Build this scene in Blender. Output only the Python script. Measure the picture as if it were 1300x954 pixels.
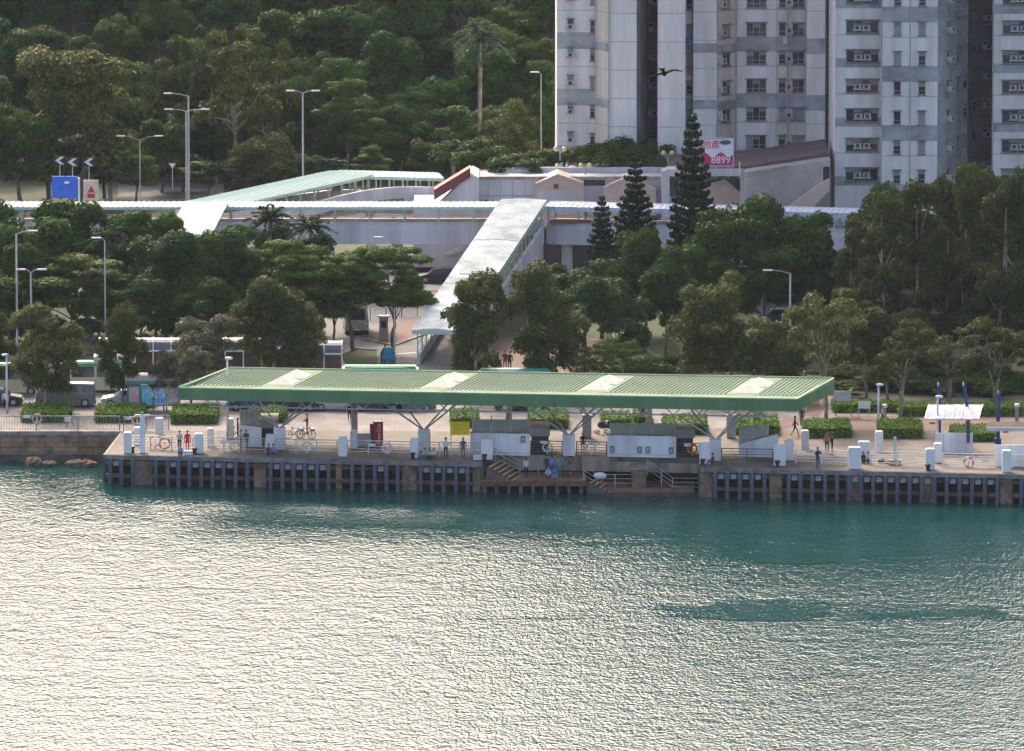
import bpy, bmesh, math, random
import numpy as np
from math import radians as R, sin, cos, pi, tan, atan, atan2, hypot
from mathutils import Vector, Matrix
for o in list(bpy.data.objects): bpy.data.objects.remove(o)
scene = bpy.context.scene
COL = scene.collection
# ------------------------------------------------------------ camera, world, sun, exposure
CH = 98.4; PITCH = R(7.39); FPX = 11300.0
cam_data = bpy.data.cameras.new('camera'); cam = bpy.data.objects.new('camera', cam_data); COL.objects.link(cam)
cam.location = (0, 0, CH); cam.rotation_euler = (pi/2 - PITCH, 0, 0)
cam_data.sensor_width = 36; cam_data.lens = 36*FPX/1300; cam_data.clip_start = 1; cam_data.clip_end = 8000
scene.camera = cam
SUN_EL, SUN_AZ = 36.0, -15.0          # azimuth measured from +Y (beyond the pier), negative = left
world = bpy.data.worlds.new('World'); scene.world = world; world.use_nodes = True
wn = world.node_tree; bgn = wn.nodes['Background']
sky = wn.nodes.new('ShaderNodeTexSky'); sky.sky_type = 'NISHITA'; sky.sun_disc = False
sky.sun_elevation = R(SUN_EL); sky.sun_rotation = R(SUN_AZ)
sky.air_density = 0.5; sky.dust_density = 4.0; sky.ozone_density = 0.5
wn.links.new(sky.outputs[0], bgn.inputs[0]); bgn.inputs[1].default_value = 0.15
sun_d = bpy.data.lights.new('sun', 'SUN'); sun = bpy.data.objects.new('sun', sun_d); COL.objects.link(sun)
sun_d.energy = 0.62; sun_d.angle = R(2.5); sun_d.color = (1, .95, .86)
sv = Vector((sin(R(SUN_AZ))*cos(R(SUN_EL)), cos(R(SUN_AZ))*cos(R(SUN_EL)), sin(R(SUN_EL))))
sun.rotation_euler = (-sv).to_track_quat('-Z', 'Y').to_euler(); sun.location = (0, 900, 200)
vs = scene.view_settings
scene.display_settings.display_device = 'sRGB'
vs.view_transform = 'Standard'; vs.look = 'None'; vs.gamma = 1; vs.use_curve_mapping = False
vs.exposure = 1.82
vs.use_white_balance = True; vs.white_balance_temperature = 7100; vs.white_balance_tint = 10

# ------------------------------------------------------------ placing helpers (photo pixel -> world)
def ray(x, y):
    a = Vector((1, 0, 0)); f = Vector((0, cos(PITCH), -sin(PITCH))); u = Vector((0, sin(PITCH), cos(PITCH)))
    return f*FPX + a*(x-650) + u*(477-y)
def G(x, y, z=0.0):                      # ground point seen at a pixel
    r = ray(x, y); t = (z-CH)/r.z
    return Vector((r.x*t, r.y*t, z))
def Q(x, y, Y):                          # point at a known distance
    r = ray(x, y); t = Y/r.y
    return Vector((r.x*t, Y, CH+r.z*t))
def Xat(x, Y, z=0): return (x-650)*(Y*cos(PITCH)+(CH-z)*sin(PITCH))/FPX
def Zat(y, Y): return Q(650, y, Y).z
def sc(Y): return FPX/(Y*cos(PITCH)+CH*sin(PITCH))    # photo pixels per metre

# ------------------------------------------------------------ materials
MATS = {}
def new_mat(name):
    m = bpy.data.materials.new(name); m.use_nodes = True
    return m, m.node_tree, m.node_tree.nodes['Principled BSDF']
def mat(name, col=None, rough=.7, metal=0, var=.18, scale=1.5, bump=0, streak=False, spec=.4, dirt=None, bscale=None):
    """procedural surface: base colour, mottled by two octaves of noise, optional rain streaks and dirt"""
    if name in MATS: return MATS[name]
    m, t, b = new_mat(name); N, L = t.nodes.new, t.links.new
    b.inputs['Roughness'].default_value = rough; b.inputs['Metallic'].default_value = metal
    b.inputs['Specular IOR Level'].default_value = spec
    tc = N('ShaderNodeTexCoord'); mp = N('ShaderNodeMapping'); L(tc.outputs['Object'], mp.inputs[0])
    if streak: mp.inputs['Scale'].default_value = (1, 1, .12)
    n = N('ShaderNodeTexNoise'); n.inputs['Scale'].default_value = scale; n.inputs['Detail'].default_value = 6
    n.inputs['Roughness'].default_value = .65; L(mp.outputs[0], n.inputs[0])
    cr = N('ShaderNodeValToRGB'); L(n.outputs[0], cr.inputs[0])
    c = Vector(col[:3]); d = Vector(dirt) if dirt else c*(1-var*1.6); l = c*(1+var*.6)
    cr.color_ramp.elements[0].position = .3; cr.color_ramp.elements[0].color = (*d, 1)
    cr.color_ramp.elements[1].position = .62; cr.color_ramp.elements[1].color = (*l, 1)
    L(cr.outputs[0], b.inputs['Base Color'])
    if bump:
        n2 = N('ShaderNodeTexNoise'); n2.inputs['Scale'].default_value = bscale or scale*5; n2.inputs['Detail'].default_value = 4
        L(tc.outputs['Object'], n2.inputs[0]); bp = N('ShaderNodeBump'); bp.inputs['Strength'].default_value = bump
        bp.inputs['Distance'].default_value = .05; L(n2.outputs[0], bp.inputs['Height']); L(bp.outputs[0], b.inputs['Normal'])
    MATS[name] = m; return m
def paving(name, col, dirt, w=1.2, h=1.2, joint=.02):
    m = mat(name, col, .85, var=.12, scale=.35, dirt=dirt); t = m.node_tree; N, L = t.nodes.new, t.links.new; b = t.nodes['Principled BSDF']
    src = b.inputs['Base Color'].links[0].from_socket; tc = N('ShaderNodeNewGeometry'); br = N('ShaderNodeTexBrick'); L(tc.outputs['Position'], br.inputs[0])
    br.inputs['Scale'].default_value = 1; br.inputs['Brick Width'].default_value = w; br.inputs['Row Height'].default_value = h; br.inputs['Mortar Size'].default_value = joint; br.inputs['Mortar Smooth'].default_value = .3
    br.inputs['Color1'].default_value = (1, 1, 1, 1); br.inputs['Color2'].default_value = (.86, .86, .86, 1); br.inputs['Mortar'].default_value = (.6, .58, .56, 1)
    n = N('ShaderNodeTexNoise'); n.inputs['Scale'].default_value = .09; n.inputs['Detail'].default_value = 8; n.inputs['Roughness'].default_value = .7; L(tc.outputs['Position'], n.inputs[0])
    cr = N('ShaderNodeValToRGB'); cr.color_ramp.elements[0].position = .38; cr.color_ramp.elements[0].color = (.72, .70, .68, 1); cr.color_ramp.elements[1].position = .56; L(n.outputs[0], cr.inputs[0])
    x = N('ShaderNodeMix'); x.data_type = 'RGBA'; x.blend_type = 'MULTIPLY'; x.inputs[0].default_value = 1; L(src, x.inputs[6]); L(br.outputs[0], x.inputs[7])
    y = N('ShaderNodeMix'); y.data_type = 'RGBA'; y.blend_type = 'MULTIPLY'; y.inputs[0].default_value = 1; L(x.outputs[2], y.inputs[6]); L(cr.outputs[0], y.inputs[7]); L(y.outputs[2], b.inputs['Base Color']); return m
def leafmat(name, c1, c2, c3=None, nscale=.35, trans=.25):
    m, t, b = new_mat(name); N, L = t.nodes.new, t.links.new
    tc = N('ShaderNodeTexCoord'); n = N('ShaderNodeTexNoise'); n.inputs['Scale'].default_value = nscale; n.inputs['Detail'].default_value = 5
    n.inputs['Roughness'].default_value = .7
    L(tc.outputs['Object'], n.inputs[0]); oi = N('ShaderNodeObjectInfo')
    at = N('ShaderNodeAttribute'); at.attribute_name = 'leafrand'
    a1 = N('ShaderNodeMath'); a1.operation = 'MULTIPLY_ADD'; L(at.outputs['Fac'], a1.inputs[0]); a1.inputs[1].default_value = .34
    L(n.outputs[0], a1.inputs[2])
    a2 = N('ShaderNodeMath'); a2.operation = 'MULTIPLY_ADD'; L(oi.outputs['Random'], a2.inputs[0]); a2.inputs[1].default_value = .22
    L(a1.outputs[0], a2.inputs[2])
    cr = N('ShaderNodeValToRGB'); L(a2.outputs[0], cr.inputs[0])
    e = cr.color_ramp.elements; e[0].position = .45; e[0].color = (*c1, 1); e[1].position = .95; e[1].color = (*c2, 1)
    if c3: k = e.new(1.12 if False else .99); k.color = (*c3, 1)
    L(cr.outputs[0], b.inputs['Base Color']); b.inputs['Roughness'].default_value = .55; b.inputs['Specular IOR Level'].default_value = .06
    tr = N('ShaderNodeBsdfTranslucent'); L(cr.outputs[0], tr.inputs[0])
    mx = N('ShaderNodeMixShader'); mx.inputs[0].default_value = trans
    L(b.outputs[0], mx.inputs[1]); L(tr.outputs[0], mx.inputs[2]); L(mx.outputs[0], t.nodes['Material Output'].inputs[0])
    MATS[name] = m; return m
def M(n): return MATS[n]

WHITE = mat('white_paint', (.82, .82, .81), .5, var=.05, scale=.8, streak=True, dirt=(.62, .61, .57))
WHITE2 = mat('pier_wall_paint', (.82, .83, .85), .6, var=.07, scale=.7, streak=True, dirt=(.52, .52, .52))
RAILM = mat('rail_galvanised', (.58, .57, .54), .5, .3, var=.12)
RAILW = mat('rail_white', (.72, .72, .70), .5, var=.1)
RAILD = mat('rail_dark', (.13, .12, .12), .6, var=.1)
STEEL = mat('steel_grey', (.46, .47, .48), .5, .3, var=.1)
DARK = mat('dark_rubber', (.02, .02, .022), .7, var=.2)
TIMBER = mat('fender_timber', (.10, .12, .155), .8, var=.3, scale=3, bump=.5, streak=True, dirt=(.03, .03, .035))
CONC = mat('weathered_concrete', (.34, .31, .28), .85, var=.28, scale=.9, bump=.4, dirt=(.16, .13, .10))
CONC_D = mat('dark_concrete', (.13, .11, .09), .9, var=.35, scale=1.2, bump=.5, dirt=(.045, .035, .028))
STONE = mat('brown_stone', (.27, .19, .13), .9, var=.4, scale=1.1, bump=.8, dirt=(.06, .04, .03))
PAVE = paving('promenade_paving', (.25, .22, .20), (.185, .16, .148), 2.4, 2.4, .04)
DECK = paving('pier_deck', (.165, .135, .11), (.11, .088, .07), 3.0, 1.5, .03)
BRICKP = paving('red_brick_paving', (.19, .105, .075), (.14, .08, .06), .6, .6, .03)
ASPH = mat('asphalt', (.13, .125, .125), .85, var=.15, scale=.3, dirt=(.11, .105, .105))
GRASS = mat('verge_grass', (.055, .085, .022), .95, var=.35, scale=.6, bump=.6, dirt=(.05, .05, .02))
SOIL = mat('dark_soil', (.05, .05, .03), .95, var=.3, scale=.4, bump=.5)  # dark soil of the planting beds
LINE = mat('road_line_paint', (.7, .7, .68), .7)
YELL = mat('yellow_paint', (.88, .55, .01), .6, var=.08)
BLACK = mat('black_paint', (.02, .02, .02), .5)
CREAM = mat('cream_paint', (.70, .62, .42), .45, var=.05)
GREEN = mat('bus_green', (.02, .34, .18), .4, var=.06)
RED = mat('red_plastic', (.42, .02, .025), .45, var=.05)
ORANGE = mat('buoy_orange', (.75, .16, .04), .5)
BLUE = mat('blue_sign', (.01, .13, .62), .5)
NAVY = mat('navy_post', (.012, .04, .19), .45)
GLASSD = mat('dark_glass', (.025, .03, .035), .12, var=.2, spec=.6)
ROOFG = mat('pale_green_sheet', (.315, .38, .275), .85, spec=.08, var=.08, scale=.35, dirt=(.23, .31, .19))
ROOFG2 = mat('pale_green_rib', (.19, .26, .155), .85, spec=.08, var=.05)
FASC = mat('green_fascia', (.17, .295, .145), .75, spec=.15, var=.12, scale=.6, streak=True, dirt=(.13, .24, .115))
SKYL = mat('skylight_cream', (.78, .73, .58), .8, spec=.1, var=.06)
BRW = mat('bridge_roof_white', (.72, .75, .73), .85, spec=.08, var=.08, scale=.4, dirt=(.34, .38, .37))
BRG = mat('bridge_frame_green', (.48, .62, .52), .5, var=.06)
GIRD = mat('bridge_parapet', (.68, .65, .65), .7, var=.1, scale=.5, streak=True, dirt=(.42, .39, .39))
TREEBARK = mat('grey_bark', (.15, .12, .095), .9, var=.3, scale=3, bump=.5)
BARKP = mat('pale_bark', (.27, .23, .18), .9, var=.35, scale=2, bump=.4, dirt=(.11, .09, .07))
ROCK = mat('shore_rock', (.19, .11, .07), .9, var=.4, scale=1.4, bump=.8)

# ------------------------------------------------------------ mesh builder
class MB:
    def __init__(s): s.v = []; s.f = []; s.m = []; s.mi = 0
    def add(s, vs_, fs, mi=None):
        k = len(s.v); s.v += [tuple(v) for v in vs_]; s.f += [tuple(i+k for i in f) for f in fs]
        s.m += [s.mi if mi is None else mi]*len(fs); return s
    def box(s, x0, x1, y0, y1, z0, z1, mi=None):
        return s.add([(x0,y0,z0),(x1,y0,z0),(x1,y1,z0),(x0,y1,z0),(x0,y0,z1),(x1,y0,z1),(x1,y1,z1),(x0,y1,z1)],
              [(0,3,2,1),(4,5,6,7),(0,1,5,4),(1,2,6,5),(2,3,7,6),(3,0,4,7)], mi)
    def cbox(s, c, sx, sy, sz, rz=0, mi=None):      # centre-bottom box turned about z
        k = len(s.v); s.box(-sx/2, sx/2, -sy/2, sy/2, 0, sz, mi); ca, sa = cos(rz), sin(rz)
        for i in range(k, k+8):
            x, y, z = s.v[i]; s.v[i] = (c[0]+x*ca-y*sa, c[1]+x*sa+y*ca, c[2]+z)
        return s
    def bar(s, p, q, w, h=None, mi=None):            # rectangular bar between two points
        p, q = Vector(p), Vector(q); h = h or w; d = (q-p).normalized()
        u = Vector((0,0,1)) if abs(d.z) < .95 else Vector((1,0,0))
        a = d.cross(u).normalized()*w/2; b = a.normalized().cross(d).normalized()*h/2
        return s.add([p-a-b, p+a-b, p+a+b, p-a+b, q-a-b, q+a-b, q+a+b, q-a+b],
              [(0,3,2,1),(4,5,6,7),(0,1,5,4),(1,2,6,5),(2,3,7,6),(3,0,4,7)], mi)
    def tube(s, pts, rad, n=8, mi=None, caps=True):
        pts = [Vector(p) for p in pts]
        if not isinstance(rad, (list, tuple)): rad = [rad]*len(pts)
        vs_ = []; fs = []; prev = None
        for i, p in enumerate(pts):
            d = (pts[min(i+1, len(pts)-1)]-pts[max(i-1, 0)])
            d = d.normalized() if d.length > 1e-9 else Vector((0,0,1))
            u = prev if prev is not None else (Vector((0,1,0)) if abs(d.y) < .9 else Vector((1,0,0)))
            a = (u - d*u.dot(d)).normalized(); prev = a; b = d.cross(a)
            for k in range(n):
                t = 2*pi*k/n; vs_.append(p + (a*cos(t)+b*sin(t))*rad[i])
        for i in range(len(pts)-1):
            for k in range(n):
                k2 = (k+1) % n; fs.append((i*n+k, i*n+k2, (i+1)*n+k2, (i+1)*n+k))
        if caps: fs.append(tuple(range(n))[::-1]); fs.append(tuple((len(pts)-1)*n+k for k in range(n)))
        return s.add(vs_, fs, mi)
    def prism(s, poly, z0, z1, mi=None, top=None):   # vertical prism over a plan polygon (counter-clockwise)
        n = len(poly); vs_ = [(p[0], p[1], z0) for p in poly]+[(p[0], p[1], z1) for p in poly]
        fs = [tuple(range(n))[::-1], tuple(range(n, 2*n))]+[(i, (i+1) % n, n+(i+1) % n, n+i) for i in range(n)]
        s.add(vs_, fs, mi)
        if top is not None: s.m[-n-1] = top
        return s
    def ext(s, poly, y0, y1, mi=None):               # x-z profile pushed along y
        n = len(poly); vs_ = [(p[0], y0, p[1]) for p in poly]+[(p[0], y1, p[1]) for p in poly]
        fs = [tuple(range(n)), tuple(range(n, 2*n))[::-1]]+[(i, n+i, n+(i+1) % n, (i+1) % n) for i in range(n)]
        return s.add(vs_, fs, mi)
    def sphere(s, c, rx, ry, rz, n=10, m=6, mi=None, zmin=-1):
        vs_ = []; fs = []
        for j in range(m+1):
            ph = -pi/2+pi*j/m; zz = max(sin(ph), zmin)
            for i in range(n): t = 2*pi*i/n; vs_.append((c[0]+rx*cos(ph)*cos(t), c[1]+ry*cos(ph)*sin(t), c[2]+rz*zz))
        for j in range(m):
            for i in range(n): i2 = (i+1) % n; fs.append((j*n+i, j*n+i2, (j+1)*n+i2, (j+1)*n+i))
        return s.add(vs_, fs, mi)
    def torus(s, c, R_, r_, axis='y', n=20, m=8, mi=None, segmi=None):
        vs_ = []; fs = []
        for i in range(n):
            t = 2*pi*i/n
            for j in range(m):
                p = 2*pi*j/m; a = (R_+r_*cos(p))*cos(t); b = (R_+r_*cos(p))*sin(t); h = r_*sin(p)
                vs_.append((c[0]+a, c[1]+h, c[2]+b) if axis == 'y' else (c[0]+a, c[1]+b, c[2]+h))
        for i in range(n):
            for j in range(m): fs.append((i*m+j, i*m+(j+1) % m, ((i+1) % n)*m+(j+1) % m, ((i+1) % n)*m+j))
        k = len(s.m); s.add(vs_, fs, mi)
        if segmi:
            for i in range(n):
                for j in range(m): s.m[k+i*m+j] = segmi(i/n)
        return s
    def build(s, name, mats, parent=None, world=False, bevel=0, smooth=False, loc=None):
        me = bpy.data.meshes.new(name); vv = s.v
        if parent is not None and world:
            l = parent['_loc']; vv = [(v[0]-l[0], v[1]-l[1], v[2]-l[2]) for v in vv]
        o = bpy.data.objects.new(name, me)
        if parent is None and world:
            a = np.array(vv); l = ((a[:,0].min()+a[:,0].max())/2, (a[:,1].min()+a[:,1].max())/2, a[:,2].min())
            vv = [(v[0]-l[0], v[1]-l[1], v[2]-l[2]) for v in vv]; o.location = l
        me.from_pydata(vv, [], s.f)
        if not isinstance(mats, (list, tuple)): mats = [mats]
        for m in mats: me.materials.append(m)
        if len(mats) > 1: me.polygons.foreach_set('material_index', s.m)
        if smooth: me.polygons.foreach_set('use_smooth', [True]*len(me.polygons))
        me.validate()
        bm = bmesh.new(); bm.from_mesh(me)
        bmesh.ops.recalc_face_normals(bm, faces=bm.faces)
        if bevel: bmesh.ops.bevel(bm, geom=[e for e in bm.edges if e.is_manifold and e.calc_face_angle(0) > .5], offset=bevel, segments=1, affect='EDGES')
        bm.to_mesh(me); bm.free(); me.update()
        COL.objects.link(o)
        if parent is not None: o.parent = parent
        if loc is not None: o.location = loc
        return o
def tag(o, label, cat, group=None):
    o['label'] = label; o['category'] = cat
    if group: o['group'] = group
    return o
def empty(name, loc, label, cat, rz=0, group=None):
    o = bpy.data.objects.new(name, None); COL.objects.link(o); o.location = loc; o.rotation_euler = (0, 0, rz)
    o['_loc'] = tuple(loc); o.empty_display_size = .3
    return tag(o, label, cat, group)
def kids(o): return list(o.children)
def copy_thing(src, loc, label=None, rz=None, scale=None, group=None):
    r = src.copy(); COL.objects.link(r); r.location = loc
    if rz is not None: r.rotation_euler = (0, 0, rz)
    if scale is not None: r.scale = scale
    if label: r['label'] = label
    if group: r['group'] = group
    def rec(a, b):
        for ch in KIDS.get(a.name, []) if a.name in KIDS else a.children:
            c = ch.copy(); COL.objects.link(c); c.parent = b; rec(ch, c)
    rec(src, r); return r
KIDS = {}
def structure(o): o['kind'] = 'structure'; return o
def inst(mesh_obj, parent, loc, rz=0, name=None, scale=None):
    c = mesh_obj.copy(); COL.objects.link(c); c.parent = parent; c.location = loc; c.rotation_euler = (0, 0, rz)
    if scale: c.scale = scale
    return c
# ------------------------------------------------------------ the setting: water, ground, roads
EDGE = lambda x: 574.1+0.0216*x            # photo row of the pier's front edge
WZ = -2.4
def sheet(name, pts, z, m, thick=None):
    mb = MB()
    n = len(pts); mb.add([(p[0], p[1], z) for p in pts], [tuple(range(n))])
    o = structure(mb.build(name, m, world=True)); return o
def gpoly(name, px, z, m): return sheet(name, [G(x, y, z) for x, y in px], z, m)

# water
def make_water():
    m, t, b = new_mat('sea_water'); N, L = t.nodes.new, t.links.new
    b.inputs['Base Color'].default_value = (.003, .045, .042, 1); b.inputs['IOR'].default_value = 1.33
    b.inputs['Specular IOR Level'].default_value = .17
    tc = N('ShaderNodeNewGeometry')
    def noise(scale, sx, sy, det=3, rough=.55):
        mp = N('ShaderNodeMapping'); mp.inputs['Scale'].default_value = (sx, sy, 1); L(tc.outputs['Position'], mp.inputs[0])
        n = N('ShaderNodeTexNoise'); n.inputs['Scale'].default_value = scale; n.inputs['Detail'].default_value = det
        n.inputs['Roughness'].default_value = rough; L(mp.outputs[0], n.inputs[0]); return n
    def math(op, a, bb=None, c=None, clamp=False):
        k = N('ShaderNodeMath'); k.operation = op; k.use_clamp = clamp
        for i, v in enumerate((a, bb, c)):
            if v is None: continue
            if isinstance(v, (int, float)): k.inputs[i].default_value = v
            else: L(v, k.inputs[i])
        return k.outputs[0]
    sep = N('ShaderNodeSeparateXYZ'); L(tc.outputs['Position'], sep.inputs[0])
    X, Y = sep.outputs[0], sep.outputs[1]
    big = noise(.02, 1, 2.2, 4).outputs[0]; mid = noise(.11, .7, 1.3, 4).outputs[0]
    # lee of the pier: calm water in front of it, wider to the right
    ye = math('MULTIPLY_ADD', X, -.30, LEE0)                   # wind line
    wob = math('MULTIPLY_ADD', math('SUBTRACT', big, .5), 34, math('MULTIPLY', math('SUBTRACT', mid, .5), 9))
    d = math('ADD', math('SUBTRACT', ye, Y), wob)             # >0 : open, windy water
    wind = math('MULTIPLY_ADD', d, 1/34.0, .36, clamp=True)
    # a slick of calm water on the right
    def slick(cx, cy, rx, ry):
        a = math('DIVIDE', math('SUBTRACT', X, cx), rx); c = math('DIVIDE', math('ADD', math('SUBTRACT', Y, cy), math('MULTIPLY', math('SUBTRACT', mid, .5), 16)), ry)
        q = math('ADD', math('MULTIPLY', a, a), math('MULTIPLY', c, c))
        return math('MULTIPLY', math('SUBTRACT', 1.9, q, clamp=True), math('MULTIPLY_ADD', mid, 2.4, -.35, clamp=True))
    s = None
    for (px, py, w, h) in [(950, 771, 105, 7), (1240, 778, 130, 5.5), (660, 777, 110, 5), (1050, 702, 120, 7), (860, 690, 120, 5)]:
        p = G(px, py, WZ); k = slick(p.x, p.y, w/16, h/2.3)
        if px in (660, 860): k = math('MULTIPLY', k, .5)
        s = k if s is None else math('MAXIMUM', s, k)
    wind = math('MULTIPLY', wind, math('SUBTRACT', 1, math('MULTIPLY', s, .86)))
    streak = noise(.05, .5, 3.0, 6, .7).outputs[0]
    wind = math('MULTIPLY', wind, math('MULTIPLY_ADD', streak, 1.7, .12, clamp=True))
    # left part right up to the wall is rippled
    L_ = math('MULTIPLY_ADD', X, -1/5.0, -33.5/5.0, clamp=True)
    wind = math('MAXIMUM', wind, math('MULTIPLY', L_, .62))
    r1 = noise(1.0, 4.0, 1.7, 2, .5).outputs[0]; r2 = noise(1.0, .7, .5, 2).outputs[0]; r3 = noise(1.0, 7.5, 3.6, 1).outputs[0]
    h = math('ADD', math('MULTIPLY', r1, .21), math('ADD', math('MULTIPLY', r2, .22), math('MULTIPLY', r3, .05)))
    amp = math('MULTIPLY_ADD', math('POWER', wind, .7), math('MULTIPLY_ADD', X, -.0036, .42, clamp=True), .20)
    h = math('MULTIPLY', h, amp)
    bp = N('ShaderNodeBump'); bp.inputs['Strength'].default_value = 1; bp.inputs['Distance'].default_value = WBUMP
    L(h, bp.inputs['Height']); L(bp.outputs[0], b.inputs['Normal'])
    L(math('MULTIPLY_ADD', math('POWER', wind, 1.6), WROUGH, .04), b.inputs['Roughness'])
    return m
LEE0 = 683.0; WBUMP = 1.0; WROUGH = .04
WATER = make_water()
sheet('water', [(-2500, -600), (2500, -600), (2500, 735), (-2500, 735)], WZ, WATER)

el = G(134, EDGE(134)); er = G(1500, EDGE(1500))
wl = G(-2600, 548); wc = G(156, 548)
ru = (er-el); rux = ru.x; slope = ru.y/ru.x
def edgeY(X, back=0): return el.y+(X-el.x)*slope+back
# ground sheet: from the quay line to the horizon
Wy = wc.y
far = 6000
sheet('ground', [(-2500, Wy+.35), (er.x+2000, Wy+.35), (er.x+2000, far), (-2500, far)], -.012, mat('far_ground', (.06, .07, .035), .95, var=.3, scale=.05))
# promenade
sheet('promenade', [(-120, Wy+.3), (140, Wy+.3), (140, 742), (-120, 742)], 0.0, PAVE)
# brick paved areas and lighter paths on the right
gpoly('brick_paving', [(1062, 528), (1150, 528), (1105, 546), (1085, 546), (1030, 560), (985, 560), (1020, 545)], .006, BRICKP)
gpoly('brick_paving', [(1140, 530), (1420, 532), (1420, 548), (1175, 546), (1120, 546)], .006, BRICKP)
gpoly('brick_paving', [(905, 545), (985, 535), (1010, 530), (1030, 534), (985, 548), (940, 556)], .010, BRICKP)
gpoly('path', [(1020, 528), (1040, 528), (1075, 480), (1045, 480)], .026, BRICKP)
# quay road and bus lanes
sheet('road', [(-130, 737.5), (Xat(345, 750), 737.5), (Xat(420, 750), 745), (Xat(860, 750), 745), (Xat(860, 760), 765), (-130, 765)], .012, ASPH)
gpoly('pavement', [(-60, 503), (345, 503), (345, 497.5), (-60, 497.5)], .016, PAVE)
gpoly('pavement', [(-100, 470), (570, 470), (570, 455), (330, 440), (-100, 440)], .016, PAVE)
# verges
gpoly('lawn', [(-100, 452), (120, 452), (150, 437), (280, 430), (280, 412), (-100, 412)], .022, GRASS)
gpoly('lawn', [(437, 466), (480, 466), (478, 446), (450, 444), (432, 452)], .026, GRASS)
gpoly('lawn', [(700, 478), (1420, 478), (1420, 400), (760, 400)], .018, GRASS)
gpoly('planting_bed', [(1058, 522), (1500, 524), (1500, 478), (1058, 478)], .014, SOIL)
gpoly('planting_bed', [(-100, 411), (300, 411), (420, 395), (420, 300), (-100, 300)], .018, SOIL)
gpoly('planting_bed', [(745, 400), (1420, 400), (1420, 320), (700, 320)], .019, SOIL)
# terminus road
gpoly('road', [(330, 462), (540, 462), (575, 440), (640, 395), (700, 360), (700, 330), (430, 330), (430, 395), (330, 420)], .010, ASPH)
gpoly('pavement', [(452, 430), (500, 440), (560, 418), (622, 385), (600, 378), (545, 397), (520, 405)], .024, BRICKP)
gpoly('pavement', [(600, 473), (760, 473), (760, 430), (620, 430)], .024, BRICKP)
gpoly('path', [(-60, 392), (35, 378), (30, 342), (-60, 342)], .024, PAVE)
gpoly('road', [(150, 250), (330, 250), (330, 232), (150, 232)], .010, ASPH)
for (a, b) in [((470, 452), (530, 448)), ((545, 374), (600, 374))]:
    p, q = G(*a, .0145), G(*b, .0145)
    structure(MB().add([(p.x, p.y, .0145), (q.x, q.y, .0145), (q.x, q.y+.35, .0145), (p.x, p.y+.35, .0145)], [(0,1,2,3)]).build('road_marking', LINE, world=True))
# kerbs
kb = MB()
for pts in [[(-60, 503), (345, 503)], [(452, 430), (500, 440), (560, 418), (622, 385)], [(437, 466), (432, 452), (450, 444), (478, 446)]]:
    for a, b in zip(pts, pts[1:]):
        p, q = G(*a), G(*b); kb.bar((p.x, p.y, .075), (q.x, q.y, .075), .18, .15)
structure(kb.build('kerb', CONC, world=True))
# hill behind the road
def hill():
    mb = MB(); nx, ny = 40, 24; rng = random.Random(5)
    for j in range(ny):
        for i in range(nx):
            x = -260+520*i/(nx-1); y = 922+j*14
            mb.v.append((x, y, max(-.02, (j*14)*.36+(0 if j == 0 else 1.2*sin(x*.06+j)+rng.uniform(-.5, .5)))-(.3 if j == 0 else 0)))
    for j in range(ny-1):
        for i in range(nx-1): mb.f.append((j*nx+i, j*nx+i+1, (j+1)*nx+i+1, (j+1)*nx+i)); mb.m.append(0)
    structure(mb.build('hill', mat('forest_floor', (.035, .045, .022), .95, var=.3, scale=.2), smooth=True))
hill()

# ------------------------------------------------------------ quay wall and pier
def quay_wall():
    t = empty('quay_wall', (wc.x-30, Wy, WZ-1), 'old brown stone quay wall beside the left end of the pier', 'quay wall')
    m, tt, b = new_mat('stone_blocks'); N, L = tt.nodes.new, tt.links.new
    tc = N('ShaderNodeTexCoord'); mp = N('ShaderNodeMapping'); mp.inputs['Rotation'].default_value = (pi/2, 0, 0); L(tc.outputs['Object'], mp.inputs[0])
    br = N('ShaderNodeTexBrick'); br.inputs['Scale'].default_value = 1; br.inputs['Brick Width'].default_value = 1.1; br.inputs['Row Height'].default_value = .42
    br.inputs['Mortar Size'].default_value = .02; br.inputs['Color1'].default_value = (.38, .26, .16, 1); br.inputs['Color2'].default_value = (.26, .18, .11, 1)
    br.inputs['Mortar'].default_value = (.06, .045, .035, 1); L(mp.outputs[0], br.inputs[0])
    n = N('ShaderNodeTexNoise'); n.inputs['Scale'].default_value = .8; n.inputs['Detail'].default_value = 8; L(tc.outputs['Object'], n.inputs[0])
    mx = N('ShaderNodeMix'); mx.data_type = 'RGBA'; mx.blend_type = 'MULTIPLY'; mx.inputs[0].default_value = .8
    L(br.outputs[0], mx.inputs[6]); cr = N('ShaderNodeValToRGB'); cr.color_ramp.elements[0].position = .35; cr.color_ramp.elements[0].color = (.4, .36, .33, 1); cr.color_ramp.elements[1].position = .6
    cr.color_ramp.elements[1].color = (1.2, 1.15, 1.1, 1); L(n.outputs[0], cr.inputs[0]); L(cr.outputs[0], mx.inputs[7]); L(mx.outputs[2], b.inputs['Base Color'])
    b.inputs['Roughness'].default_value = .95
    MB().box(-140, wc.x+3, Wy, Wy+1.2, WZ-2, -.28).build('wall_face', m, t, world=True)
    MB().box(-140, wc.x+3, Wy-.08, Wy+1.2, -.277, .02).build('coping', CONC, t, world=True)
    MB().box(-140, wc.x+2, Wy-.5, Wy-.003, WZ-2, WZ+.55).build('footing', CONC_D, t, world=True)
quay_wall()
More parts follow.
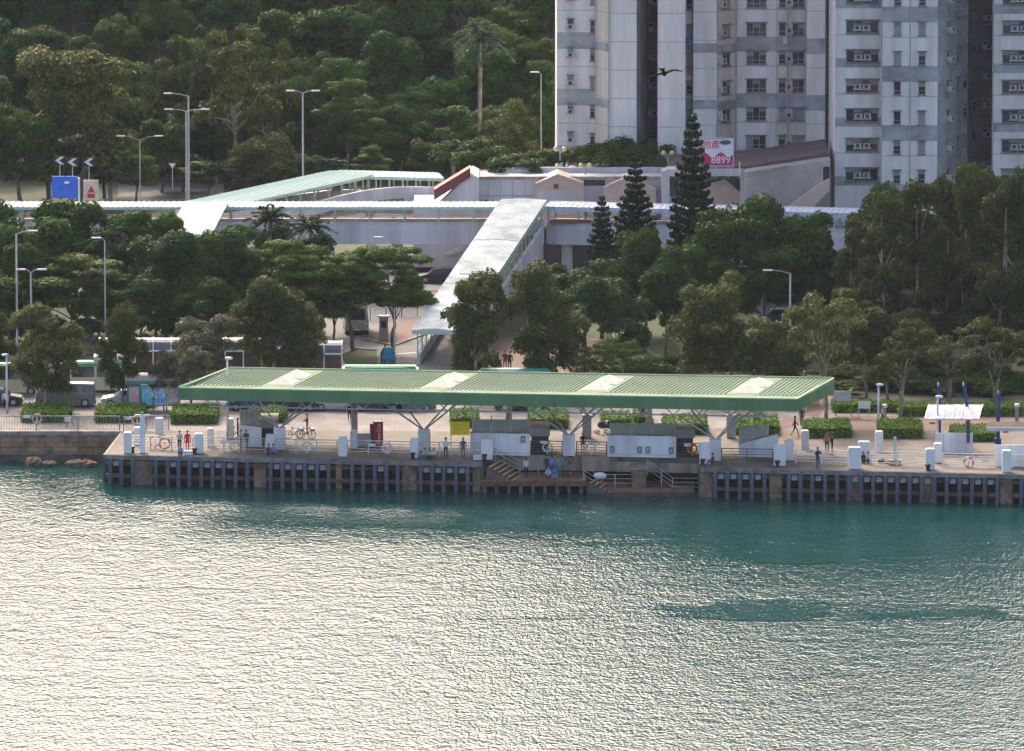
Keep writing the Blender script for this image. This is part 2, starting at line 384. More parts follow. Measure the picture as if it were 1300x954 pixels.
def rock(px, py, sx, sy, sz, seed, label):
    rng = random.Random(seed); p = G(px, py, WZ); mb = MB(); mb.sphere((0, 0, 0), sx, sy, sz, 12, 8)
    mb.v = [(x*(1+rng.uniform(-.18, .18)), y*(1+rng.uniform(-.18, .18)), z*(1+rng.uniform(-.2, .2))) for x, y, z in mb.v]
    o = mb.build('shore_rock', ROCK); o.location = (p.x, p.y, WZ+.1); tag(o, label, 'rock')
rock(106, 592, 1.15, .8, .5, 1, 'tan boulder in the water at the quay foot, nearest the pier')
rock(92, 591, .6, .7, .35, 4, 'small flat rock just left of the tan boulder')
rock(43, 591, .75, .8, .6, 2, 'brown pointed rock at the quay foot below the hedge')
rock(62, 591, .7, .7, .3, 3, 'low dark rock between the pointed rock and the boulder')

LX, RX0, RX1 = el.x, G(612, EDGE(612)).x, G(889, EDGE(889)).x
REC = 5.0                                     # depth of the landing recess
def pier():
    t = empty('pier', (0, 712, WZ), 'concrete public pier with dark timber fenders along its front', 'pier')
    A = (LX, edgeY(LX)); B = (RX0, edgeY(RX0)); B2 = (RX0+.4, edgeY(RX0)+REC); C2 = (RX1+.4, edgeY(RX1)+REC); C = (RX1, edgeY(RX1)); D = (140, edgeY(140))
    poly = [A, B, B2, C2, C, D, (140, Wy+.28), (wc.x, Wy+.28)]
    MB().prism(poly, -.42, .004).build('deck', [DECK], t, world=True)
    # deck edge beam
    mb = MB()
    for p, q in ((A, B), (C, D)): mb.bar((p[0], p[1]-.08, -.2), (q[0], q[1]-.08, -.2), .18, .36)
    mb.bar((A[0]-.08, A[1], -.2), (wc.x-.08, Wy, -.2), .18, .36)
    mb.build('edge_beam', mat('edge_beam', (.22, .21, .2), .8, var=.3, scale=1.2, dirt=(.08, .08, .09)), t, world=True)
    # near-black sheet standing in for the shade beneath the deck
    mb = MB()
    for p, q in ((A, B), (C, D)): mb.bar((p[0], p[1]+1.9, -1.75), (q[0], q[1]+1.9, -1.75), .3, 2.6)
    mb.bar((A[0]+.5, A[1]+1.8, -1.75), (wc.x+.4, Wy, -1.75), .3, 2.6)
    mb.build('under_shade', mat('deck_shade', (.015, .013, .013), .95, var=.4, scale=1.5), t, world=True)
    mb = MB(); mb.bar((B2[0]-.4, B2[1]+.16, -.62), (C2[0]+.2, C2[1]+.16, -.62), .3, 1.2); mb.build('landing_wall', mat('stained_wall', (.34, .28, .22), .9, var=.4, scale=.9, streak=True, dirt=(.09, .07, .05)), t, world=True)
    mb = MB(); mb.bar((B2[0]+.1, B2[1]+1.4, -2), (C2[0]-.1, C2[1]+1.4, -2), .3, 2.4); mb.build('landing_void_shade', mat('void_shade', (.01, .01, .012), .95), t, world=True)  # black sheet imitates the deep shade of the open gap
    # horizontal walings behind the fenders
    mb = MB()
    for zz, w in ((-.72, .26), (-1.75, .3)):
        for p, q in ((A, B), (C, D)): mb.bar((p[0], p[1]+.28, zz), (q[0], q[1]+.28, zz), .2, w)
    mb.build('waling', mat('rusty_waling', (.20, .12, .08), .85, var=.4, scale=1.5, dirt=(.05, .035, .03)), t, world=True)
    # concrete buttresses and end return walls
    cw = [(182, 3), (330, 2.0), (430, 1), (520, 2.4), (607, 1.8), (897, 2), (985, 2), (1085, 2.6), (1178, 2), (1278, 2)]
    for x, w in cw:
        g = G(x, EDGE(x)); MB().box(g.x-w/4, g.x+w/4, g.y+.12, g.y+2, WZ-1.5, -.44).build('buttress', STONE, t, world=True, bevel=.04)
    for s_, (p, q) in enumerate(((B, B2), (C, C2))):
        MB().bar((p[0], p[1]+.1, -1.7), (q[0], q[1], -1.7), .35, 2.52).build('return_wall', CONC_D, t, world=True)
    # fenders
    rng = random.Random(3)
    base = None
    x = 140
    fx = []
    while x < 604:
        if not any(abs(x-c) < 6 for c, _ in cw[:5]): fx.append(x)
        x += 14.6+rng.uniform(-.8, .8)
    x = 908
    while x < 1420:
        if not any(abs(x-c) < 6 for c, _ in cw[5:]): fx.append(x)
        x += 15.4+rng.uniform(-.8, .8)
    pr = MB().box(-.155, .155, -.18, .18, -2.9, 0).build('fender_pile', TIMBER, t, bevel=.03)
    pl = MB().box(-.22, .22, -.03, .03, -.2, .2).build('bracket_plate', mat('plate_grey', (.62, .6, .58), .7, var=.3, scale=3), t)
    for i, x in enumerate(fx):
        g = G(x, EDGE(x)); loc = Vector((g.x, g.y-.36, -.28))-Vector(t['_loc'])
        if i == 0: pr.location = loc
        else: inst(pr, t, loc)
        if i and fx[i]-fx[i-1] < 18 and rng.random() < .8:
            xm = (fx[i]+fx[i-1])/2; gm = G(xm, EDGE(xm)); l2 = Vector((gm.x, gm.y+.14, -.72))-Vector(t['_loc'])
            inst(pl, t, l2)
    bpy.data.objects.remove(pl)
    # side fenders
    for k in range(1, 6):
        f = k/6; inst(pr, t, Vector((A[0]+(wc.x-A[0])*f-.3, A[1]+(Wy-A[1])*f, -.28))-Vector(t['_loc']))
pier()

def landing():
    x0, x1 = G(628, 604).x, G(742, 604).x
    yb = edgeY((x0+x1)/2)+REC-.1; yf = edgeY((x0+x1)/2)-.1
    t = empty('landing_stage', ((x0+x1)/2, yf, -1.5), 'low wet brown landing stage in the gap of the pier front', 'landing stage')
    WET = mat('wet_brown_deck', (.22, .12, .085), .45, var=.3, scale=1.2)
    xa, xb = RX0+.3, RX1-.1
    MB().box(x0-1.2, x1+.2, yf, yb, -1.75, -1.35).build('platform', WET, t, world=True)
    MB().box(x0-1.2, x1+.2, yf-.12, yf-.003, -1.8, -1.38).build('front_beam', mat('rust_beam', (.2, .07, .045), .8, var=.4, scale=2), t, world=True)
    MB().box(x1+.25, xb-.3, yf+.6, yb, WZ-.4, -2.05).build('lower_platform', WET, t, world=True)
    for k in range(9):
        xx = x0-.8+(x1-x0+.6)*k/8
        MB().box(xx-.14, xx+.14, yf+.15, yf+.45, WZ-1, -1.77).build('support_pile', TIMBER, t, world=True)
    # striped stairs: left from the deck, right down to the water
    def shear(mb, y0):
        mb.v = [(x+.24*(y-y0), y, z) for x, y, z in mb.v]; return mb
    def stairs(xs, ys, z_hi, z_lo, n, wx, direction, label):
        s_ = empty('stairs', (xs, ys, z_lo), label, 'stairs')
        dz = (z_hi-z_lo)/n; run = .36
        for k in range(n):
            zz = z_hi-dz*(k+1)
            xx = xs+direction*run*k
            a, b = sorted((xx, xx+direction*run))
            shear(MB().box(a, b, ys, ys+wx, z_lo-.5, zz), ys).build('step', CONC_D, s_, world=True)
            a, b = sorted((xx+direction*(run-.17), xx+direction*(run+.004)))
            shear(MB().box(a, b, ys-.01, ys+wx, zz+.003, zz+.03), ys).build('tread_strip', mat('tread_strip', (.80, .45, .16), .8, var=.25, scale=3), s_, world=True)
    stairs(RX0+.35, yf+.3, -.1, -1.35, 6, 3.6, 1, 'striped stairs going down from the pier deck to the landing stage')
    stairs(x1+.3, yf+.1, -1.35, -2.3, 5, 2.6, 1, 'striped stairs going down from the landing stage to the water')
    bb = MB(); bb.sphere((0, 0, .28), .55, .3, .28, 14, 8); o = bb.build('mooring_buoy', RAILW, smooth=True); o.location = (x1+1.3, yf+.4, -1.3)
    tag(o, 'white oval buoy on the landing stairs by the water', 'buoy')
    p = empty('stone_pier_block', (G(804, 600).x, yf+2.5, WZ-.5), 'tan stone block wall between two flights of water stairs', 'wall')
    MB().box(G(803, 600).x, G(822, 600).x, yf+.7, yb, WZ-1, -.6).build('block', mat('tan_stone', (.2, .13, .09), .9, var=.35, scale=1.3, bump=.5), p, world=True, bevel=.05)
    MB().box(G(803, 600).x-.06, G(822, 600).x+.06, yf+.64, yb, -.597, -.5).build('cap', CONC, p, world=True)
    return yf, yb, x0, x1
LY = landing()
# ------------------------------------------------------------ pier canopy
def canopy():
    zt, zv, zb = 5.3, 5.12, 5.5
    FL, FR = G(227, 493, zt), G(1011, 507.5, zt); BL, BR = G(290, 468, zb), G(1058, 481, zb)
    t = empty('pier_canopy', ((FL.x+FR.x)/2, (FL.y+BR.y)/2, 0), 'long pale green metal roof on steel struts covering the pier', 'canopy')
    def pt(u, v, dz=0):        # u along, v from front to back
        a = FL.lerp(FR, u); b = BL.lerp(BR, u); p = a.lerp(b, v)
        z = zt+(zv-zt)*v/.30 if v <= .30 else zv+(zb-zv)*(v-.30)/.70
        return Vector((p.x, p.y, z+dz))
    # roof sheet with thickness
    mb = MB()
    c = []
    for u in (0, 1):
        for v in (0, .30, 1): c.append(pt(u, v))
    c += [p-Vector((0, 0, .12)) for p in c[:6]]
    mb.add(c, [(0,3,4,1),(1,4,5,2),(6,7,10,9),(7,8,11,10),(0,1,7,6),(1,2,8,7),(3,9,10,4),(4,10,11,5),(0,6,9,3),(2,5,11,8)])
    mb.build('roof_sheet', ROOFG, t, world=True)
    sky_u = [.135, .395, .650, .895]
    n = 140; mb = MB(); mf = MB()
    for i in range(n+1):
        u = i/n
        if any(abs(u-s) < .024 for s in sky_u): continue
        mb.bar(pt(u, .305, .045), pt(u, .995, .045), .05, .07)
        mf.bar(pt(u, .012, .012), pt(u, .295, .012), .05, .03)
    mb.build('roof_rib', ROOFG2, t, world=True)['kind'] = 'stuff'
    mf.build('front_roof_rib', ROOFG, t, world=True)['kind'] = 'stuff'
    mb = MB(); mb.bar(pt(0, .30, .02), pt(1, .30, .02), .16, .05); mb.build('valley_gutter', mat('gutter', (.12, .17, .11), .6), t, world=True)
    mb = MB(); mb.bar(pt(0, .998, .06), pt(1, .998, .06), .2, .12); mb.build('ridge_cap', ROOFG, t, world=True)
    # edge trim
    mb = MB(); mb.bar(pt(0, 0, .03), pt(0, 1, .03), .16, .1); mb.bar(pt(0, 0, .03), pt(1, 0, .03), .1, .1); mb.bar(pt(1, 0, .03), pt(1, 1, .03), .16, .1)
    mb.build('edge_trim', mat('edge_trim', (.40, .50, .32), .85, spec=.1, var=.05), t, world=True)
    # skylights: cream panels and two low pyramids each
    for s in sky_u:
        w = .021
        mb = MB(); q = [pt(s-w, .31, .02), pt(s+w, .31, .02), pt(s+w, .99, .02), pt(s-w, .99, .02)]
        mb.add(q, [(0,1,2,3)]); q = [pt(s-w, .01, .02), pt(s+w, .01, .02), pt(s+w, .29, .02), pt(s-w, .29, .02)]; mb.add(q, [(0,1,2,3)])
        pa = mb.build('skylight_panel', mat('skylight_panel', (.22, .295, .175), .85, spec=.08, var=.05), t, world=True)
        for v0, v1 in ((.36, .53), (.62, .79)):
            mb = MB(); a = [pt(s-.021, v0, .03), pt(s+.021, v0, .03), pt(s+.021, v1, .03), pt(s-.021, v1, .03)]
            top = pt(s, (v0+v1)/2+.02, .6); mb.add(a+[top], [(0,1,4),(1,2,4),(2,3,4),(3,0,4),(0,3,2,1)])
            mb.build('skylight', SKYL, t, world=True)
    # fascia, corrugated by real ribs
    mb = MB(); h = .95
    def fas(p, q, nn):
        p = Vector(p); q = Vector(q); p.z = q.z = zt+.0
        d = (q-p).normalized(); nrm = Vector((d.y, -d.x, 0))
        mb.bar(p-Vector((0,0,h/2)), q-Vector((0,0,h/2)), .08, h)
        for i in range(nn):
            c_ = p.lerp(q, (i+.5)/nn)+nrm*.05; mb.bar(c_-Vector((0,0,.03)), c_-Vector((0,0,h-.02)), .11, .05)
    o_ = Vector((0, -.05, 0)); fas(pt(0, 0)+o_, pt(1, 0)+o_, 160); fas(pt(1, 0)+o_+Vector((.05,0,0)), pt(1, 1)+Vector((.05,0,0)), 36)
    mb.build('fascia', FASC, t, world=True)
    mb = MB()
    for p, q in ((pt(0, 1), pt(1, 1)), (pt(0, 0), pt(0, 1))):
        p.z = q.z = zt-h/2+.15; off = Vector((0, .06, 0)) if p.x < q.x-20 else Vector((-.06, 0, 0)); mb.bar(p+off, q+off, .08, h)
    mb.build('rear_fascia', FASC, t, world=True)
    # roof soffit beams & trusses
    zc = 3.72; zu = 4.75
    for v in (.10, .5, .9):
        mb = MB()
        a, b = pt(.012, v), pt(.985, v); a.z = b.z = zu; mb.bar(a, b, .14, .14)
        a2, b2 = a.copy(), b.copy(); a2.z = b2.z = zc; a2 = a2.lerp(b2, .03); b2 = a2.lerp(b2, .97); mb.bar(a2, b2, .11, .11)
        N_ = 40
        for i in range(N_):
            p = a.lerp(b, .03+.94*i/N_); q = a.lerp(b, .03+.94*(i+1)/N_); m_ = p.lerp(q, .5)
            if i % 2 == 0: p.z, q.z = zu, zc
            else: p.z, q.z = zc, zu
            mb.bar(p, q, .07, .07)
        mb.build('truss', STEEL, t, world=True)
    mb = MB()
    for i in range(21):
        u = .02+.96*i/20
        p, q = pt(u, .06), pt(u, .94); p.z = q.z = zu+.12; mb.bar(p, q, .08, .1)
        p2, q2 = pt(u, .10), pt(u, .9); p2.z = q2.z = zc; 
        if i % 2: 
            mid_ = pt(u, .5); mid_.z = zu; mb.bar(p2, mid_, .06); mb.bar(mid_, q2, .06)
    mb.build('cross_beam', STEEL, t, world=True)
    # V struts on white plinths
    front = [(355, 570, 340, 375), (538, 572, 500, 580), (722, 579, 690, 760), (908, 585, 880, 945)]
    for i, (px, py, xa, xb) in enumerate(front):
        b = G(px, py); top_z = 1.75
        MB().cbox((b.x, b.y, .004), .95 if i != 2 else 1.0, .7, top_z, 0).build('plinth', WHITE if i != 2 else WHITE2, t, world=True, bevel=.03)
        mb = MB()
        for dx, dy in ((-3.1, -.4), (-1.9, 2.4), (1.9, -.4), (3.1, 2.4)):
            mb.tube([(b.x+dx*.05, b.y, top_z), (b.x+dx, b.y+dy+.8, zc)], .075, 6)
        mb.build('strut', STEEL, t, world=True)
    back = [(306, 548, 0), (448, 560, 1), (585, 555, 1), (746, 556, 0), (929, 560, 0), (1000, 548, 1)]
    back = [(450, 562, 1), (646, 560, 1), (745, 556, 0), (824, 548, 1), (928, 556, 0), (960, 545, 1)]
    for px, py, rd in back:
        b = G(px, py)
        if rd:
            MB().tube([(b.x, b.y, 0), (b.x, b.y, zc+.2)], .26, 12).build('column', mat('column_grey', (.33, .33, .34), .6, var=.1), t, world=True, smooth=True)
        else:
            MB().cbox((b.x, b.y, .004), .75, .7, 1.9, 0).build('plinth', mat('grey_plinth', (.42, .42, .44), .7, var=.08), t, world=True, bevel=.03)
            mb = MB()
            for dx, dy in ((-2.2, .3), (2.2, .3), (-1, -2), (1.2, -2)): mb.tube([(b.x, b.y, 1.85), (b.x+dx, b.y+dy, zc)], .07, 6)
            mb.build('strut', STEEL, t, world=True)
    return t
canopy()

# ------------------------------------------------------------ covered footbridges
def ribs(mb, a, b, c, d, n, h=.06, w=.14):   # ribs running from edge ab towards edge dc
    for i in range(n+1):
        f = i/n; mb.bar(a.lerp(b, f)+Vector((0,0,h/2)), d.lerp(c, f)+Vector((0,0,h/2)), w, h)
def covered_way(t, A, B, width, roof_z, floor_z, post_n, girder=True, roofm=None, framem=None, ribn=None, rib_across=True, gh=1.9, drop_end=None, fas=.22, panels=False, zA=None, zB=None, posts_side=(-1, 1), rail=True):
    """roofed walkway between plan points A and B; zA/zB = (floor, roof) heights at both ends"""
    A = Vector((A[0], A[1], 0)); B = Vector((B[0], B[1], 0)); d = (B-A).normalized(); n = Vector((-d.y, d.x, 0))
    zA = zA or (floor_z, roof_z); zB = zB or (floor_z, roof_z); hw = width/2; Lh = (B-A).length
    def P(f, s, which, dz=0): 
        p = A.lerp(B, f)+n*s; p.z = (zA[which]+(zB[which]-zA[which])*f)+dz; return p
    rm = roofm or BRW
    mb = MB(); e = hw+.45
    q = [P(0,-e,1), P(1,-e,1), P(1,e,1), P(0,e,1)]; q2 = [v-Vector((0,0,.14)) for v in q]
    mid = [P(0,0,1,.22), P(1,0,1,.22)]
    mb.add(q+q2+mid, [(0,1,9,8),(8,9,2,3),(4,7,6,5),(0,4,5,1),(3,2,6,7),(0,8,3,7,4),(1,5,6,2,9)])
    mb.build('roof', rm, t, world=True)
    mb = MB(); k = ribn or int(Lh/.55)
    for i in range(k+1):
        f = i/k; mb.bar(P(f,-e,1,.03), P(f,0,1,.25), .12, .07); mb.bar(P(f,0,1,.25), P(f,e,1,.03), .12, .07)
    mb.build('roof_rib', rm, t, world=True)
    fm = framem or BRG
    mb = MB()
    for s in (-e, e): mb.bar(P(0,s*.995,1,-.16), P(1,s*.995,1,-.16), .12, fas)
    mb.build('eave_beam', fm, t, world=True)
    for s in (-hw, hw):
        if (1 if s > 0 else -1) not in posts_side: continue
        for i in range(post_n+1):
            f = min(max(i/post_n, .004), .996); mb = MB(); p = P(f,s*.97,0); q_ = P(f,s*.97,1,-.1)
            mb.bar(p, q_, .17, .17); mb.build('post', fm, t, world=True)
    if girder:
        mb = MB()
        for s in (-hw, hw):
            mb.bar(P(0,s,0,1.05-gh/2), P(1,s,0,1.05-gh/2), .22, gh)
            mb.bar(P(0,s,0,1.09), P(1,s,0,1.09), .34, .12)
            mb.bar(P(0,s*1.015,0,.35), P(1,s*1.015,0,.35), .26, .06)
        mb.build('parapet', GIRD, t, world=True)
        mb = MB(); mb.bar(P(0,0,0,-.15), P(1,0,0,-.15), width-.3, .3); mb.build('floor_slab', mat('walk_floor', (.25, .22, .21), .8), t, world=True)
    if rail:
        mb = MB()
        for s in (-hw*.93, hw*.93):
            for zz in (1.28, 1.45): mb.bar(P(0,s,0,zz), P(1,s,0,zz), .05, .05)
        mb.build('handrail', mat('hand_rail_tan', (.35, .28, .22), .5), t, world=True)
    if panels:
        mb = MB()
        for s in (-hw*.96, hw*.96):
            q = [P(0,s,0,1.1), P(1,s,0,1.1)]; mb.bar(P(0,s,0,2.2), P(1,s,0,2.2), .06, .06)
        mb.build('mid_rail', fm, t, world=True)
    return P
BY = 819.0; BF = 5.5; BRZ = 8.15
def main_bridge():
    x0, x1 = Xat(-60, BY, 8), Xat(690, BY, 8)
    t = empty('covered_footbridge', (0, BY, 0), 'long straight white roofed footbridge crossing above the terminus road', 'footbridge')
    covered_way(t, (x0, BY), (x1, BY), 3.6, BRZ, BF, 17)
    for px in (130, 300, 410, 505, 640):
        x = Xat(px, BY, 3); MB().tube([(x, BY, 0), (x, BY, BF-.3)], .5, 12).build('pier_column', GIRD, t, world=True)
main_bridge()
def right_bridge():
    x0, x1 = Xat(699, BY, 8), Xat(1100, BY, 8)
    t = empty('covered_footbridge', ((x0+x1)/2, BY, 0), 'pale blue-white roofed footbridge partly hidden behind the pine trees', 'footbridge')
    W2 = mat('bridge_roof_bluewhite', (.60, .63, .70), .8, spec=.1, var=.05)
    covered_way(t, (x0, BY), (x1, BY-6), 3.6, BRZ, BF, 10, roofm=W2, framem=mat('blue_white_frame', (.55, .60, .70), .5), fas=.45)
    for px in (720, 860, 1010):
        x = Xat(px, BY, 3); MB().tube([(x, BY-1, 0), (x, BY-1, BF-.3)], .5, 12).build('pier_column', GIRD, t, world=True)
    pl = MB(); rng = random.Random(4)
    p0 = empty('flower_planter', (Xat(724, BY-2.3, 6), BY-2.35, 6.2), 'long planter with orange and green flowers on the footbridge parapet', 'planter')
    MB().box(-1.9, 1.9, -.25, .25, .45, .8).build('trough', mat('terracotta', (.25, .12, .07)), p0)
right_bridge()
def ramp():
    # centre line from its foot by the bus stop up to the bridge
    bl, br = G(531, 425, 3.0), G(578, 428, 3.0)
    foot = Vector(((bl.x+br.x)/2, 0, 0)); 
    t0 = G(553, 470); a = Vector((Xat(554, 764, 3), 764, 0)); b = Vector((Xat(665, 817.6, 8), 817.2, 0))
    w = 3.55
    t = empty('covered_ramp', (a.x, a.y, 0), 'white ribbed roofed ramp climbing from the bus terminus to the footbridge', 'covered ramp')
    d = (b-a).normalized(); n = Vector((-d.y, d.x, 0)); e = w/2+.3
    def P(f, s, z0, z1): p = a.lerp(b, f)+n*s; p.z = z0+(z1-z0)*f; return p
    RT0, RT1 = 3.25, 8.75
    mb = MB(); q = [P(0,-e,RT0,RT1), P(1,-e,RT0,RT1), P(1,e,RT0,RT1), P(0,e,RT0,RT1)]
    top = P(0,0,RT0+.12,RT1+.12), P(1,0,RT0+.12,RT1+.12)
    q2 = [v-Vector((0,0,.14)) for v in q]
    mb.add(q+q2+list(top), [(0,1,9,8),(8,9,2,3),(4,7,6,5),(0,4,5,1),(3,2,6,7),(0,8,3,7,4),(1,5,6,2,9)])
    mb.build('roof', BRW, t, world=True)
    mb = MB()
    for i in range(19):
        s = -e+2*e*i/18; zz = .12*(1-abs(s)/e)+.04; mb.bar(P(0,s,RT0+zz,RT1+zz), P(1,s,RT0+zz,RT1+zz), .07, .08)
    mb.build('roof_rib', BRW, t, world=True)
    mb = MB()
    for f in (.335, .67): mb.bar(P(f,-e,RT0+.07,RT1+.07), P(f,0,RT0+.19,RT1+.19), .1, .07); mb.bar(P(f,0,RT0+.19,RT1+.19), P(f,e,RT0+.07,RT1+.07), .1, .07)
    mb.build('roof_joint', mat('roof_joint', (.45, .48, .46), .6), t, world=True)
    mb = MB()
    for s in (-e, e): mb.bar(P(0,s,RT0-.2,RT1-.2), P(1,s,RT0-.2,RT1-.2), .14, .34)
    mb.bar(P(0,-e,RT0-.2,RT0), P(0,e,RT0-.2,RT0), .14, .34)
    mb.build('eave_beam', BRG, t, world=True)
    mb = MB()
    for s in (-w/2, w/2): mb.bar(P(.03,s,-.0,5.55), P(1,s,-.0,5.55), .24, 1.6); mb.bar(P(.03,s,.84,6.4), P(1,s,.84,6.4), .34, .1)
    mb.build('parapet', GIRD, t, world=True)
    mb = MB(); mb.bar(P(0,0,-.2,5.3), P(1,0,-.2,5.3), w-.3, .4); mb.build('ramp_floor', mat('ramp_floor', (.22, .2, .19), .85), t, world=True)
    for s in (-w/2*.95, w/2*.95):
        for i in range(22):
            f = i/21*.985+.005; mb = MB(); p = P(f,s,0.1,5.5); q_ = p.copy(); q_.z = RT0+(RT1-RT0)*f-.15; mb.bar(p, q_, .14, .14); mb.build('post', BRG, t, world=True)
    mb = MB()
    for s in (-w/2*.95, w/2*.95):
        mb.bar(P(0,s,1.9,7.3), P(1,s,1.9,7.3), .05, .05)
    mb.build('mid_rail', BRG, t, world=True)
    for f in (.35, .6, .85):
        p = a.lerp(b, f); MB().tube([(p.x, p.y, 0), (p.x, p.y, 5.4*f-.3)], .45, 12).build('pier_column', GIRD, t, world=True)
ramp()
def back_bridge():
    # rising pale green roof behind the straight bridge
    P1 = Q(250, 262, 826); P2 = Q(445, 220, 846); P3 = Q(556, 223, 848)
    t = empty('covered_footbridge', (P2.x, P2.y, 0), 'pale green roofed walkway climbing behind the straight footbridge and turning at its top', 'footbridge')
    zr2 = P2.z; zr3 = P3.z
    PG = mat('bridge_roof_green', (.54, .65, .58), .85, spec=.08, var=.04)
    covered_way(t, (P1.x, P1.y), (P2.x, P2.y), 4.6, 0, 0, 11, roofm=PG, zA=(5.5, P1.z), zB=(zr2-2.9, zr2), gh=1.7)
    covered_way(t, (P2.x-.5, P2.y), (P3.x, P3.y), 4.2, 0, 0, 7, roofm=PG, zA=(zr2-2.95, zr2-.02), zB=(zr3-2.95, zr3-.02), gh=1.7)
    # lower curved parapet ramp
    for px, py, Y in ((330, 300, 832), (470, 280, 842), (540, 275, 848)):
        p = Q(px, py, Y); MB().tube([(p.x, Y+.3, 0), (p.x, Y+.3, 5)], .45, 12).build('pier_column', GIRD, t, world=True)
    t2 = empty('curved_ramp', (Xat(430, 838, 6), 838, 0), 'curving open ramp with a pale wall seen under the straight bridge roof', 'ramp')
    mb = MB(); pts = []
    for i in range(15):
        f = i/14; px = 322+(560-322)*f; Y = 828+14*sin(f*1.7); pts.append(Vector((Xat(px, Y, 6), Y, 4.6+2.0*sin(f*pi*.62))))
    for p, q in zip(pts, pts[1:]): mb.bar(p, q, .25, 1.5)
    mb.build('parapet', GIRD, t2, world=True)
    mb = MB()
    for p, q in zip(pts, pts[1:]): mb.bar(p+Vector((0,.9,-.5)), q+Vector((0,.9,-.5)), 2.0, .3)
    mb.build('ramp_floor', mat('ramp_floor', (.22, .2, .19)), t2, world=True)
back_bridge()
def left_link():
    # white roof slab dropping forward at the left junction
    t = empty('stair_roof', (Xat(262, 812, 6), 812, 0), 'bright white ribbed roof over stairs dropping from the left part of the footbridge', 'stair roof')
    A = [Q(232, 257, 818.5), Q(288, 257, 818.5), Q(272, 299, 803), Q(212, 299, 803)]
    A = [Q(236, 256, 818.0), Q(290, 256, 818.0), Q(268, 298, 800), Q(212, 298, 800)]
    mb = MB(); k = [v-Vector((0,0,.2)) for v in A]; mb.add(A+k, [(0,3,2,1),(4,5,6,7),(0,1,5,4),(1,2,6,5),(2,3,7,6),(3,0,4,7)]); mb.build('roof', BRW, t, world=True)
    mb = MB(); ribs(mb, A[0], A[1], A[2], A[3], 14, .07, .08); mb.build('roof_rib', BRW, t, world=True)
    for p in (A[3]*.93+A[1]*.07, A[2]*.93+A[0]*.07):
        MB().bar((p.x, p.y, 0), (p.x, p.y, p.z-.2), .2, .2).build('post', BRG, t, world=True)
    s = MB(); 
    for i in range(16):
        f = i/16; s.box(A[3].x+.6+(A[0].x-A[3].x)*f, A[2].x-.6+(A[1].x-A[2].x)*f, A[3].y+(A[0].y-A[3].y)*f, A[3].y+(A[0].y-A[3].y)*(f+1/16), 0, .1+5.4*(i+1)/16)
    s.build('steps', CONC, t, world=True)
left_link()

